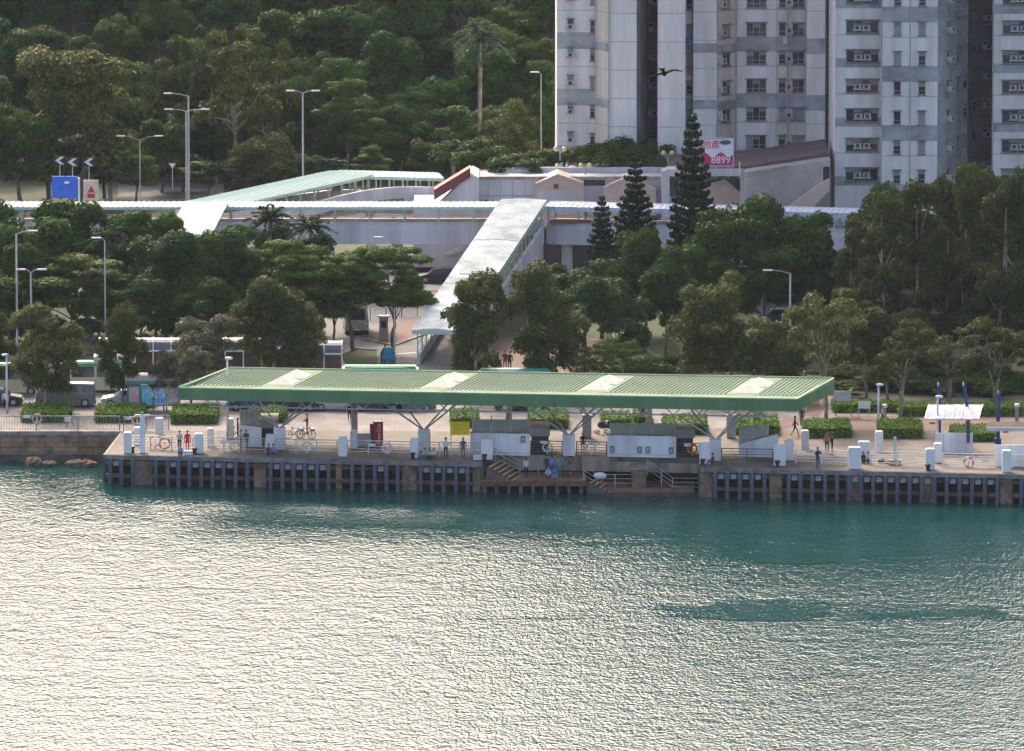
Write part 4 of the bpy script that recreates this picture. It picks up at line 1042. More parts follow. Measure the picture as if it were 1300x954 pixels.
def tree(kind, seed, px, py, h, w, label, name='tree', cat='tree', group=None, Y=None, rz=None, z=0.0, crown='crown', trunk='trunk', leaf=None):
    """px = pixel column of the foot, py = pixel row of the foot on the ground; h height in m; w crown width in m"""
    key = (kind, seed)
    if key not in VEG: make_tree(kind, seed)
    p = G(px, py, z) if Y is None else Vector((Xat(px, Y, z), Y, z))
    W0 = {'broad': 8.4, 'bluegreen': 8.4, 'hill': 8.4, 'hilly': 8.4, 'bright': 8.4, 'pale': 8.4, 'olive': 7.6, 'layered': 9.8, 'casuarina': 5.6, 'airy': 8.2, 'norfolk': 4.4, 'palm': 5, 'fanpalm': 3.6, 'shrub': 2.2}[kind]
    e = empty(name, p, label, cat, group=group); s = w/W0; e.scale = (s, s, h/CROWN_H.get(kind, 10.0))
    rr = random.Random(int(px*7+py*3)); e.rotation_euler[2] = rr.uniform(0, 6.28) if rz is None else rz
    for nm, me in (('crown', VEG[key][0]), ('trunk', VEG[key][1])):
        o = bpy.data.objects.new(nm, me); COL.objects.link(o); o.parent = e
        if nm == 'crown' and leaf: o.material_slots[0].link = 'OBJECT'; o.material_slots[0].material = M(leaf)
    return e
# -- promenade trees (foot column, foot row, crown top row, width px)
def ptree(kind, seed, px, py, ytop, wpx, label, name, **k):
    p = G(px, py); s = sc(p.y); h = (py-ytop)/s*1.06; return tree(kind, seed, px, py, h, wpx/s, label, name, **k)
ptree('olive', 1, 58, 521, 392, 96, 'rounded olive-green tree growing out of the hedge at the far left of the promenade', 'paperbark_tree')
ptree('olive', 2, 155, 519, 396, 66, 'slim olive tree growing from the second hedge from the left', 'paperbark_tree')
ptree('pale', 3, 262, 508, 398, 92, 'pale flowering tree with whitish leaf tips left of the canopy roof', 'frangipani_tree')
ptree('pale', 4, 208, 520, 442, 42, 'small sparse whitish tree beside the poster shelter', 'frangipani_tree')
ptree('pale', 4, 243, 521, 438, 60, 'low whitish bushy tree above the hedge by the canopy corner', 'frangipani_tree')
ptree('olive', 5, 347, 500, 360, 116, 'broad olive tree with pale tips behind the left part of the canopy', 'paperbark_tree')
ptree('olive', 6, 386, 500, 392, 60, 'narrower olive tree leaning on the right side of the broad olive tree', 'paperbark_tree')
ptree('olive', 7, 603, 502, 357, 100, 'dark olive tree in front of the foot of the white ramp', 'paperbark_tree')
ptree('olive', 8, 696, 502, 349, 112, 'large rounded olive tree just right of the white ramp', 'paperbark_tree')
ptree('airy', 9, 790, 496, 428, 60, 'small sparse yellowish tree behind the middle of the canopy', 'young_tree', leaf='leaf_layered')
ptree('airy', 10, 748, 500, 440, 50, 'thin pale leafless-looking bushy tree behind the canopy', 'young_tree')
ptree('olive', 11, 903, 505, 352, 124, 'large mottled olive tree with yellowish tips behind the right half of the canopy', 'paperbark_tree', leaf='leaf_olive')
ptree('olive', 12, 982, 505, 408, 96, 'low spreading olive tree behind the right end of the canopy', 'paperbark_tree')
ptree('airy', 13, 1050, 538, 374, 118, 'tree with a leaning pale trunk growing from the hedge by the canopy end', 'paperbark_tree')
ptree('airy', 14, 1143, 538, 404, 96, 'open-crowned tree growing from the hedge left of the blue masts', 'paperbark_tree')
ptree('casuarina', 15, 1100, 505, 398, 70, 'thin pale-trunked tree behind the white notice board', 'paperbark_tree')
ptree('casuarina', 16, 1128, 508, 404, 60, 'slender pale trunk with ragged crown behind the white pole lamp', 'paperbark_tree')
ptree('airy', 17, 1205, 512, 418, 110, 'wide olive tree behind the white curved shelter', 'paperbark_tree')
ptree('airy', 18, 1262, 512, 410, 110, 'olive tree with twisting branches behind the right blue mast', 'paperbark_tree')
ptree('olive', 19, -8, 510, 395, 60, 'olive crown cut by the left edge of the picture above the minibus', 'paperbark_tree')
# -- trees between the bus lanes and the bridges
mid = [
 ('layered', 1, 92, 446, 322, 150, 'flat layered spreading tree on the lawn at the left', 'flame_tree'),
 ('broad', 3, 36, 440, 275, 130, 'dense dark green tree behind the left street lamps', 'banyan_tree'),
 ('broad', 1, -20, 430, 255, 120, 'dark tree at the left picture edge below the footbridge', 'banyan_tree'),
 ('broad', 2, 95, 420, 252, 120, 'dark green crown rising just under the left end of the footbridge', 'banyan_tree'),
 ('broad', 4, 150, 422, 262, 110, 'dark tree behind the single palm trunk on the left', 'banyan_tree'),
 ('bluegreen', 5, 210, 440, 290, 120, 'bluish dark tree left of the white stair roof', 'banyan_tree'),
 ('bluegreen', 6, 195, 448, 350, 90, 'lower dark rounded tree beside the lawn, above the barrel-roofed walkway', 'banyan_tree'),
 ('broad', 5, 245, 440, 300, 110, 'dark tree directly below the white stair roof', 'banyan_tree'),
 ('broad', 2, 290, 440, 286, 110, 'dark rounded tree right of the white stair roof', 'banyan_tree'),
 ('broad', 6, 262, 452, 352, 90, 'low dark tree above the right part of the barrel-roofed walkway', 'banyan_tree'),
 ('layered', 2, 322, 440, 318, 90, 'green feathery tree beside the two palms', 'flame_tree'),
 ('layered', 3, 383, 448, 306, 118, 'layered green tree left of the minibus bay', 'flame_tree'),
 ('layered', 4, 424, 452, 334, 80, 'upright layered tree with a dark trunk in front of the cream minibus', 'flame_tree'),
 ('layered', 5, 448, 446, 314, 110, 'spreading layered tree whose dark trunk stands on the small lawn', 'flame_tree'),
 ('layered', 6, 499, 448, 316, 110, 'layered tree with a thin trunk beside the grey kiosk', 'flame_tree'),
 ('airy', 20, 160, 458, 388, 60, 'yellowish light tree on the lawn between trees, left of the walkway', 'young_tree'),
 ('bluegreen', 7, 775, 476, 352, 116, 'bluish green round tree behind the canopy, right of the large olive tree', 'banyan_tree'),
 ('bluegreen', 8, 742, 440, 332, 110, 'dense green tree right beside the white ramp', 'banyan_tree'),
 ('broad', 7, 818, 448, 290, 90, 'dark tree between the pines and the bluish tree', 'banyan_tree'),
 ('broad', 8, 846, 462, 318, 90, 'dark green tree with pale branches below the tallest pine', 'banyan_tree'),
 ('broad', 1, 935, 440, 248, 150, 'big dark banyan-like crown below the billboard', 'banyan_tree'),
 ('broad', 4, 1005, 440, 262, 130, 'big dark green crown left of the grey wall corner', 'banyan_tree'),
 ('broad', 3, 900, 446, 300, 110, 'dark mass of foliage above the mottled olive tree', 'banyan_tree'),
 ('broad', 2, 970, 446, 310, 110, 'dark rounded tree left of the grey street lamp', 'banyan_tree'),
 ('bluegreen', 9, 1040, 440, 318, 110, 'dark tree just right of the grey street lamp', 'banyan_tree'),
 ('broad', 6, 62, 416, 300, 90, 'dark tree between the two left lamp poles, below the footbridge', 'banyan_tree'),
 ('bluegreen', 9, 15, 446, 352, 80, 'dark round tree low at the left, behind the tall lamp pole', 'banyan_tree'),
 ('broad', 4, 128, 450, 362, 80, 'dark low tree under the right side of the flat spreading tree', 'banyan_tree'),
 ('broad', 7, 344, 418, 284, 90, 'dark full tree between the two palms', 'banyan_tree'),
 ('broad', 9, -10, 452, 340, 110, 'dark green tree at the left edge between the lamp poles and the minibus', 'banyan_tree'),
 ('broad', 7, 35, 432, 330, 80, 'dark green tree filling the gap behind the shorter left lamp', 'banyan_tree'),
 ('layered', 9, 140, 440, 340, 90, 'olive green layered tree right of the flat spreading one', 'flame_tree'),
 ('broad', 8, 325, 446, 345, 90, 'dark tree behind the broad olive tree on the left', 'banyan_tree'),
 ('broad', 3, 372, 444, 330, 90, 'dark full tree under the layered green ones, above the barrel-roofed bay', 'banyan_tree'),
 ('bluegreen', 6, 408, 424, 300, 84, 'dark full crown before the footbridge parapet, right of the palms', 'banyan_tree'),
 ('broad', 4, 460, 420, 316, 80, 'dark full crown before the footbridge parapet, behind the layered trees', 'banyan_tree'),
 ('broad', 2, 190, 420, 268, 100, 'dark crown touching the footbridge roof left of the stair roof', 'banyan_tree'),
 ('broad', 5, 690, 420, 335, 70, 'small dark tree under the edge of the white ramp', 'banyan_tree'),
]
for k, s, px, py, yt, w, lb, nm in mid: ptree(k, s, px, py, yt, w, lb, nm)
# -- right-hand grove
grove = [
 ('casuarina', 21, 1085, 460, 300, 70, 'casuarina rising at the left edge of the right-hand grove'),
 ('casuarina', 22, 1126, 478, 268, 84, 'casuarina with a bright straight pale trunk in the grove'),
 ('casuarina', 23, 1160, 470, 248, 90, 'casuarina just right of the straight pale trunk'),
 ('casuarina', 24, 1196, 476, 300, 80, 'shorter bushy casuarina in the middle of the grove'),
 ('casuarina', 25, 1205, 455, 236, 90, 'tall casuarina in front of the right tower recess'),
 ('casuarina', 26, 1240, 470, 232, 90, 'tall casuarina left of the pale forked trunk near the right edge'),
 ('casuarina', 27, 1282, 486, 236, 96, 'tall casuarina with a pale forked trunk at the right edge'),
 ('casuarina', 21, 1228, 480, 330, 80, 'lower casuarina in front of the tall ones at the right'),
 ('casuarina', 22, 1262, 488, 350, 80, 'dark lower casuarina left of the pale forked trunk'),
 ('casuarina', 23, 1320, 470, 235, 90, 'tall casuarina cut by the right picture edge'),
 ('casuarina', 24, 1306, 492, 340, 80, 'lower casuarina cut by the right picture edge'),
 ('olive', 13, 1078, 482, 372, 90, 'brownish bushy tree right of the grey street lamp'),
 ('olive', 14, 1165, 488, 395, 90, 'brownish bushy tree at the foot of the casuarinas'),
 ('casuarina', 25, 1100, 440, 285, 90, 'casuarina behind the left part of the grove'),
 ('broad', 6, 1135, 430, 236, 120, 'dark leafy crown below the paired windows of the right tower'),
 ('broad', 7, 1235, 430, 216, 120, 'dark leafy crown at the top of the grove'),
 ('broad', 8, 1300, 430, 212, 110, 'dark leafy crown at the right edge below the tower'),
 ('broad', 3, 1178, 440, 262, 120, 'dark crown behind the middle of the grove'),
]
for k, s, px, py, yt, w, lb in grove: ptree(k, s, px, py, yt, w, lb, 'casuarina_tree' if k == 'casuarina' else 'tree')
# -- pines and palms
ptree('norfolk', 1, 764, 430, 257, 58, 'smallest and leftmost of the three dark pines', 'norfolk_pine')
ptree('norfolk', 2, 806, 425, 208, 72, 'middle of the three dark pines, in front of the beige bays', 'norfolk_pine')
ptree('norfolk', 3, 879, 425, 158, 72, 'tallest dark pine, standing beside the pink and white billboard', 'norfolk_pine')
ptree('palm', 1, 343, 425, 262, 76, 'palm standing before the straight footbridge, the left of two', 'palm_tree', cat='palm')
ptree('palm', 2, 395, 425, 274, 76, 'palm standing before the straight footbridge, the right of two', 'palm_tree', cat='palm')
ptree('palm', 3, 138, 432, 288, 70, 'palm with a slim pale trunk among the dark trees on the left', 'palm_tree', cat='palm')
ptree('fanpalm', 4, 24, 400, 335, 46, 'dark short palm over the pale paving at the left edge', 'palm_tree', cat='palm')
ptree('fanpalm', 5, 275, 262, 202, 50, 'light green short palm behind the footbridge, left of the green roof', 'palm_tree', cat='palm')
ptree('fanpalm', 6, 140, 266, 212, 60, 'short palm behind the left end of the footbridge', 'palm_tree', cat='palm')
# -- beyond the bridges, on flat ground
back = [
 ('olive', 15, 98, 262, 70, 170, 'huge olive gum tree behind the chevron signs', 'gum_tree'),
 ('airy', 21, 297, 250, 45, 140, 'tall gum tree with white forked branches at the left of the hill', 'gum_tree'),
 ('airy', 22, 345, 245, 62, 90, 'slimmer gum tree right of the white forked branches', 'gum_tree'),
 ('broad', 1, 62, 254, 160, 120, 'dark tree behind the chevron signs, left of the huge gum tree trunk', 'tree'),
 ('broad', 3, -5, 258, 178, 100, 'dark bushy tree at the left edge just above the footbridge roof', 'tree'),
 ('bluegreen', 7, 132, 252, 178, 90, 'dark tree between the warning board and the round bright tree', 'tree'),
 ('broad', 8, 232, 244, 196, 80, 'low dark tree behind the give-way sign', 'tree'),
 ('layered', 5, 262, 258, 205, 70, 'low light green tree above the junction of the two roofs', 'tree'),
 ('broad', 9, 30, 270, 132, 110, 'dark tree at the far left behind the blue sign', 'tree'),
 ('broad', 4, -25, 270, 90, 110, 'dark tree cut by the left picture edge above the blue sign', 'tree'),
 ('bright', 1, 173, 260, 190, 62, 'round bright yellow-green tree left of the give-way sign', 'tree'),
 ('olive', 16, 335, 258, 176, 120, 'wide brownish olive tree below the double-arm lamp', 'tree'),
 ('layered', 7, 442, 236, 104, 84, 'layered tree with a single pale trunk above the green roof', 'tree'),
 ('olive', 17, 640, 250, 132, 90, 'yellowish olive tree at the foot of the royal palm', 'tree'),
 ('fanpalm', 1, 575, 252, 172, 60, 'leafy palm above the maroon sloping parapet', 'palm_tree'),
 ('layered', 8, 470, 262, 188, 60, 'small yellow-green tree behind the bend of the green roof', 'tree'),
 ('fanpalm', 2, 420, 262, 196, 60, 'bushy palm with feathery fronds behind the green roof', 'palm_tree'),
 ('broad', 2, 385, 262, 196, 70, 'low green tree between the lamp pole and the green roof', 'tree'),
 ('hilly', 1, 540, 240, 176, 50, 'small yellow tree above the corner of the walkway', 'tree'),
 ('broad', 6, 695, 236, 118, 60, 'green tree against the left edge of the tower', 'tree'),
 ('broad', 5, 205, 245, 150, 70, 'dark tree behind the round bright tree', 'tree'),
]
for k, s, px, py, yt, w, lb, nm in back: ptree(k, s, px, py, yt, w, lb, nm)
pp = Vector((Xat(610, 900), 900, 0)); 
tree('palm', 7, 610, 0, Zat(14, 900), 6.4, 'very tall royal palm with a smooth trunk, left of the tower', 'royal_palm', cat='palm', Y=900, leaf='leaf_royal')
for i, (px, yt) in enumerate([(208, 90), (262, 70), (245, 120)]): tree('casuarina', 26+i % 2, px, 0, Zat(yt, 912), 4.5, ['thin straight tree behind the tall street lamps, the leftmost of three', 'thin straight tree behind the tall street lamps, the rightmost of three', 'thin straight tree behind the tall street lamps, the middle and shortest of three'][i], 'slender_tree', Y=912+i*2)
# -- hillside forest
rng = random.Random(11)
def hz(Y): return max(0, (Y-922)*.36)
rows = [(918, 27, 9.5), (928, 30, 9.5), (938, 33, 9), (948, 33, 9), (958, 36, 9), (969, 36, 9), (981, 38, 9)]
for r, (Y, step, h) in enumerate(rows):
    px = -60+rng.uniform(0, 20)
    while px < 735:
        yy = Y+rng.uniform(-4, 4); hh = h*rng.uniform(.8, 1.35); ww = rng.uniform(5.4, 8.2)
        k = 'hill' if rng.random() < .72 else 'hilly'
        tree(k, rng.randint(1, 5), px, 0, hh, ww, ['mid-green rounded tree of the dense forest on the hillside', 'yellowish-green rounded tree of the dense forest on the hillside'][k == 'hilly'], 'forest_tree', group=['mid-green forest trees on the hillside', 'yellowish-green forest trees on the hillside'][k == 'hilly'], Y=yy, z=hz(yy)-.4, rz=rng.uniform(0, 6.28))
        px += step*rng.uniform(1.1, 1.9)
# -- podium planting
for i, (px, py, Y, w, h, lb) in enumerate([(640, 226, 841, 3.5, 2.0, 'clump of green shrubs on the mall roof, the leftmost'), (668, 226, 841, 3.2, 1.7, 'green shrubs spilling over the white mall wall'), (735, 215, 843, 4, 1.8, 'yellowish shrub below the twin globe lamp on the podium'),
    (762, 214, 846, 4.2, 2.6, 'dark green bush on the podium before the tower'), (790, 212, 846, 4.0, 2.9, 'taller dark green bush on the podium before the tower'), (815, 215, 845, 3.2, 2.4, 'dark bush left of the tallest pine on the podium'),
    (655, 222, 843, 3.4, 2.2, 'green shrubs in the middle of the mall roof garden'), (690, 218, 844, 4.2, 1.9, 'low bushes along the mall roof left of the globe lamp'), (715, 218, 844, 4, 2.2, 'bushes on the mall roof right under the tower corner'), (748, 216, 845, 4, 2.4, 'dense bush right of the twin globe lamp'),
    (776, 216, 845, 4, 2.7, 'dark bush between the two larger podium bushes'), (803, 216, 844, 4, 2.5, 'dark bush right of the taller podium bush'), (600, 216, 847, 4, 3.2, 'leafy bush above the top of the maroon parapet'), (630, 220, 846, 4, 2.4, 'leafy bush at the left end of the mall roof garden'), (832, 220, 842, 3, 1.6, 'small bush left of the billboard on the podium'),
    (590, 224, 844, 3.4, 2.6, 'bush behind the maroon sloping parapet'), (615, 222, 846, 3.6, 2.6, 'tall bush between the maroon parapet and the mall roof')]):
    e = tree('shrub', i % 3+1, px, 0, h, w, lb, 'shrub', cat='shrub', Y=Y, z=Zat(py-6, Y)-.2)
ush = [(15, 432), (60, 425), (-20, 440), (35, 415), (320, 430), (355, 436), (300, 420), (118, 430), (178, 425), (225, 428), (720, 440), (870, 470), (850, 480), (826, 486), (812, 470), (785, 460), (640, 395), (705, 405), (1010, 470), (955, 470), (1060, 470), (985, 478), (770, 490), (745, 470)]
for i, (px, py) in enumerate(ush):
    ptree('shrub', i % 3+1, px, py, py-rng.uniform(18, 30), rng.uniform(40, 62), 'low dark green shrub filling the ground beneath the trees', 'shrub', cat='shrub', group='low shrubs beneath the trees')
gs = [(1075, 500), (1100, 494), (1130, 496), (1160, 498), (1190, 500), (1215, 496), (1245, 502), (1275, 500), (1300, 498), (1060, 488), (1115, 482), (1180, 484), (1240, 486), (1285, 488), (1150, 475), (1210, 472), (1265, 474)]
for i, (px, py) in enumerate(gs):
    ptree('shrub', i % 3+1, px, py, py-rng.uniform(14, 26), rng.uniform(40, 60), 'dark shrub in the planting below the right-hand grove', 'shrub', cat='shrub', group='shrubs below the right-hand grove')

# ------------------------------------------------------------ clipped hedges
def hedge(px0, px1, py_f, depth_px, h, label, taper=.12, z=0):
    rng_ = np.random.default_rng(int(px0*3+py_f)); a, b = G(px0, py_f), G(px1, py_f); W = b.x-a.x; D = G(px0, py_f-depth_px).y-a.y
    n = int((W*D+2*(W+D)*h)*150); fx = rng_.random(n); kind = rng_.random(n); wt = W*D; wf = W*h; wsd = D*h
    tot = wt+2*wf+2*wsd; k = kind*tot
    P_ = np.zeros((n, 3)); N_ = np.zeros((n, 3)); u = rng_.random(n); v = rng_.random(n)
    def put(mask, X_, Y_, Z_, nn): P_[mask] = np.stack([X_, Y_, Z_], 1)[mask]; N_[mask] = nn
    zero = np.zeros(n)
    put(k < wt, (u-.5)*W, v*D, zero+h, (0, 0, 1)); m = (k >= wt) & (k < wt+wf); put(m, (u-.5)*W, zero, v*h, (0, -1, .3)); m = (k >= wt+wf) & (k < wt+2*wf); put(m, (u-.5)*W, zero+D, v*h, (0, 1, .3))
    m = (k >= wt+2*wf) & (k < wt+2*wf+wsd); put(m, zero-W/2, u*D, v*h, (-1, 0, .3)); m = k >= wt+2*wf+wsd; put(m, zero+W/2, u*D, v*h, (1, 0, .3))
    P_ += rng_.normal(0, .07, (n, 3)); P_[:, 2] += .07*np.sin(P_[:, 0]*3.1+px0)*np.cos(P_[:, 1]*2.3); N_ = N_+rng_.normal(0, .5, (n, 3))
    e = empty('hedge', ((a.x+b.x)/2, a.y, z), label, 'hedge')
    me = leaf_mesh('foliage', P_, N_, rng_.uniform(.05, .11, n), M('leaf_hedge'), rng_); o = bpy.data.objects.new('foliage', me); COL.objects.link(o); o.parent = e
    MB().box(-W/2+.06, W/2-.06, .06, D-.06, .02, h-.06).build('inner_branches', mat('hedge_core', (.02, .03, .01), .9), e)
    return e
for x0, x1, y, d, h, lb in [
  (27, 86, 537, 13, .75, 'clipped green hedge at the far left of the promenade'), (121, 181, 537, 13, .75, 'clipped green hedge between the grey van and the railing'),
  (218, 274, 539, 13, .85, 'clipped green hedge beside the left canopy corner'), (318, 362, 537, 9, .8, 'clipped hedge below the left part of the canopy'),
  (573, 606, 543, 12, .8, 'short hedge behind the yellow sign'), (672, 720, 545, 12, .85, 'clipped hedge behind the left white panel'),
  (765, 800, 543, 10, .7, 'hedge beside the pram below the canopy'), (806, 826, 540, 10, .7, 'small hedge piece left of the standing man in black'), (843, 897, 552, 12, .9, 'clipped hedge right of the second white panel'),
  (934, 988, 553, 14, .8, 'clipped hedge behind the sloped white wall'), (1022, 1080, 556, 12, .8, 'clipped hedge around the leaning tree by the canopy end'),
  (1118, 1171, 557, 12, .85, 'clipped hedge right of the white pole lamp'), (1211, 1263, 561, 11, .7, 'small clipped hedge right of the curved shelter'),
  (1058, 1140, 524, 5, .7, 'long low hedge behind the white notice board'), (1142, 1300, 529, 5, .8, 'long low hedge behind the masts at the right')]:
    hedge(x0, x1, y, d, h, lb)
# ------------------------------------------------------------ railings, walls and fittings on the pier
def railing(px0, y0, px1, y1, label, m=None, h=1.1, bars=5, vert=False, z=0.004, step=1.9, group=None):
    a, b = G(px0, y0, 0), G(px1, y1, 0); a.z = b.z = z; m = m or RAILM
    t = empty('railing', (a+b)/2, label, 'railing', group=group); mb = MB(); d = (b-a)
    mb.bar(a+Vector((0,0,h)), b+Vector((0,0,h)), .08, .07)
    if vert:
        mb.bar(a+Vector((0,0,.12)), b+Vector((0,0,.12)), .05, .05); n = int(d.length/.22)
        for i in range(n): p = a.lerp(b, i/n); mb.bar(p+Vector((0,0,.12)), p+Vector((0,0,h-.03)), .03, .03)
        mb.build('bars', m, t, world=True)
    else:
        for i in range(1, bars): z_ = h*i/bars; mb.bar(a+Vector((0,0,z_)), b+Vector((0,0,z_)), .045, .045)
        mb.build('rails', m, t, world=True)
    n = max(1, round(d.length/step)); loc = Vector(t['_loc'])
    pm = MB().box(-.045, .045, -.045, .045, 0, h).build('post', m, t)
    for i in range(n+1):
        p = a.lerp(b, i/n)-loc
        if i == 0: pm.location = p
        else: inst(pm, t, p)
    return t
railing(-60, 547, 152, 547, 'long grey railing of thin upright bars along the top of the stone quay wall', mat('rail_old', (.30, .29, .27), .6), vert=True, h=1.2, step=3.2)
railing(157, 548, 214, 546, 'short grey railing joining the quay railing to the pier corner', mat('rail_old'), vert=True, h=1.2, step=2)
f = lambda x, k=7: EDGE(x)-k
for x0, x1, lb, m in [(164, 245, 'leftmost horizontal-bar railing of the pier front, behind the lifebuoys', RAILM), (258, 337, 'railing by the white sloping wall, with a small white sign', RAILM), (350, 428, 'railing in front of the bicycles', RAILM),
   (441, 521, 'railing in front of the red vending machine', RAILM), (532, 610, 'railing below the yellow sign', RAILM),
   (916, 981, 'railing before the sloped white wall on the right', RAILD), (1010, 1076, 'pale railing behind the man in the dark jacket', RAILW), (1105, 1174, 'white railing right of the seated pair', RAILW), (1197, 1272, 'white railing carrying the orange and white lifebuoy', RAILW), (1285, 1400, 'white railing cut by the right picture edge', RAILW)]:
    railing(x0, f(x0), x1, f(x1), lb, m)
railing(674, 577, 714, 578, 'short dark railing between the first white wall and the central white plinth', RAILD, z=.006)
railing(732, 578, 770, 579, 'short dark railing between the central plinth and the second white wall', RAILD, z=.006)
railing(859, 580, 888, 581, 'short dark railing with an orange lifebuoy', RAILD, z=.006)
def slope_rail(pts, label, m=None):
    t = empty('railing', pts[0], label, 'railing'); mb = MB(); m = mat('rail_steel_dull', (.36, .35, .33), .5)
    for a, b in zip(pts, pts[1:]):
        for h in (.35, .7, 1.05): mb.bar(a+Vector((0,0,h)), b+Vector((0,0,h)), .05, .05)
    mb.build('rails', m, t, world=True)
    for p in pts: MB().box(p.x-.045, p.x+.045, p.y-.045, p.y+.045, p.z-.2, p.z+1.1).build('post', m, t, world=True)
yf, yb, lx0, lx1 = LY
def lp(px, z, dy=.6): return Vector((Xat(px, yf, -1.5), yf+dy, z))
slope_rail([lp(741, -1.35, 1.0), lp(759, -2.05, 1.0), lp(781, -2.05, 1.0), lp(803, -2.05, 1.0)], 'steel railing beside the lower water platform')
slope_rail([lp(822, -.9, 1.2), lp(840, -1.7, 1.2), lp(854, -2.35, 1.2), lp(888, -2.4, 1.2)], 'handrail sloping down to the water at the right of the landing')
slope_rail([lp(628, -.3, 3.6), lp(640, -.7, 3.6), lp(660, -1.35, 3.6), lp(684, -1.35, 3.6)], 'handrail at the top of the left striped stairs', RAILM)

# white pillars along the front (px centre, row of foot, row of top, width px)
pil = [(162, 576, 549, 10, 'white pillar at the very left corner of the pier'), (174, 566, 543, 8, 'low white pillar behind the corner pillar'), (202, 553, 531, 10, 'white pillar behind the lifebuoys at the left'),
 (252, 576, 551, 11, 'white pillar right of the person in red'), (267, 568, 544, 8, 'slim white pillar behind the second front pillar'), (292, 557, 532, 9, 'grey-white pillar left of the sloping white wall'),
 (343, 575, 552, 11, 'white pillar above the seated pair'), (435, 580, 555, 11, 'white pillar with a red thing at its foot'), (449, 570, 547, 9, 'greyish white pillar left of the small grey wall'),
 (526, 582, 557, 10, 'white pillar left of the seated group'), (540, 573, 548, 13, 'wide grey plinth beside the seated group'), (618, 584, 558, 15, 'wide white pillar at the left edge of the landing gap'),
 (895, 590, 563, 14, 'wide white pillar at the right edge of the landing gap'), (990, 592, 565, 15, 'wide white pillar right of the dark railing'), (1002, 585, 559, 12, 'white pillar behind the wide pillar, near the canopy end'),
 (1022, 571, 547, 10, 'slim white pillar between the walking woman and the hedge'), (1085, 596, 568, 16, 'wide white pillar beside the seated pair'), (1097, 578, 561, 15, 'low white block behind the wide pillar and the seated pair'),
 (1116, 573, 548, 10, 'white plinth carrying the white pole lamp'), (1181, 597, 570, 12, 'white pillar before the blue-masted shelter'), (1191, 588, 563, 10, 'white pillar beneath the second pole lamp'), (1278, 600, 572, 11, 'white pillar next to the person in red at the right edge')]
for x, y, yt, w, lb in pil:
    p = G(x, y); s = sc(p.y); wd = w/s; h = (y-yt)/s-wd*.0
    t = empty('pier_pillar', p, lb, 'pillar')
    MB().box(-wd/2, wd/2, -.02, .7, .004, h-.08).build('shaft', WHITE if y > 574 else WHITE2, t, bevel=.03)
    MB().box(-wd/2+.04, wd/2-.04, .02, .66, h-.078, h).build('cap', WHITE, t, bevel=.02)
# mooring bollards
for x, y, lb in [(168, 575, 'black mooring bollard at the left pier corner'), (247, 577, 'black mooring bollard left of the second white pillar'), (524, 583, 'black mooring bollard before the pillar by the seated group'), (615, 585, 'black mooring bollard at the landing gap, left side'),
                 (892, 591, 'black mooring bollard at the landing gap, right side'), (987, 593, 'black mooring bollard before the wide white pillar'), (1178, 598, 'black mooring bollard before the pillar by the blue masts')]:
    p = G(x, y); t = empty('mooring_bollard', p, lb, 'bollard')
    mb = MB(); mb.tube([(0, 0, 0), (0, 0, .08), (0, 0, .3), (0, 0, .45), (0, 0, .52)], [.24, .16, .15, .24, .2], 12); mb.build('post', BLACK, t, smooth=False); MB().box(-.27, .27, -.27, .27, .004, .035).build('base_plate', BLACK, t)
for x, y, lb in [(239, 578, 'small white box on the pier edge below the person in red'), (606, 584, 'white box on the pier edge left of the landing gap')]:
    p = G(x, y); t = empty('storage_box', p, lb, 'box'); MB().box(-.32, .32, -.2, .2, .004, .3).build('body', RAILW, t, bevel=.02); MB().box(-.34, .34, -.22, .22, .303, .36).build('lid', WHITE, t)
# lifebuoys
def buoy(px, py_c, Y, label, c1, c2, mount=True, r=.36):
    t0 = Q(px, py_c, Y); t = empty('lifebuoy', (t0.x, t0.y, t0.z), label, 'lifebuoy')
    MB().torus((0, 0, 0), r, .085, segmi=lambda q: 1 if (q*8) % 2 < .9 else 0).build('ring', [c1, c2], t, smooth=True)
    if mount: MB().box(-.05, .05, .1, .14, -.6, .1).build('bracket', RAILM, t)
CRW = mat('buoy_cream', (.62, .52, .36), .6); RW = mat('buoy_white', (.75, .74, .72), .5)
rail_y = lambda x: G(x, f(x)).y-.17
buoy(47, 532, Wy+.05, 'tan lifebuoy on the quay railing before the leftmost hedge', CRW, mat('buoy_tan', (.45, .33, .2), .6)); buoy(174, 534, Wy+.05, 'dull tan lifebuoy on the quay railing above the pier corner', mat('buoy_tan'), CRW)
buoy(209, 563, rail_y(209), 'red and white lifebuoy at the left of the pier front', RW, ORANGE, r=.42); buoy(197, 560, rail_y(197)+1, 'white lifebuoy with faded red, left of the red and white one', RW, mat('buoy_faded', (.6, .35, .3), .6), r=.42)
buoy(298, 567, rail_y(298), 'white lifebuoy on the railing in front of the sloping white wall', RW, CRW); buoy(390, 567, rail_y(390), 'white lifebuoy on the railing below the bicycles', RW, RW); buoy(491, 569, rail_y(491), 'white lifebuoy on the railing right of the vending machine', RW, RW)
buoy(695, 568, G(695, 577.5).y-.2, 'pale lifebuoy between the first white wall and the central plinth', CRW, RW); buoy(750, 569, G(750, 578.5).y-.2, 'pale lifebuoy between the central plinth and the second white wall', CRW, RW)
buoy(879, 570, G(879, 580.5).y-.2, 'bright orange lifebuoy on the short dark railing', ORANGE, ORANGE); buoy(1230, 587, rail_y(1230), 'orange and white lifebuoy on the white railing at the right', ORANGE, RW)
def rail_sign(px, y0, y1, wpx, Y, label):
    a = Q(px, y1, Y); s = sc(Y); o = MB().box(-wpx/2/s, wpx/2/s, -.02, .02, 0, (y1-y0)/s).build('notice_plate', WHITE); o.location = a; tag(o, label, 'sign')
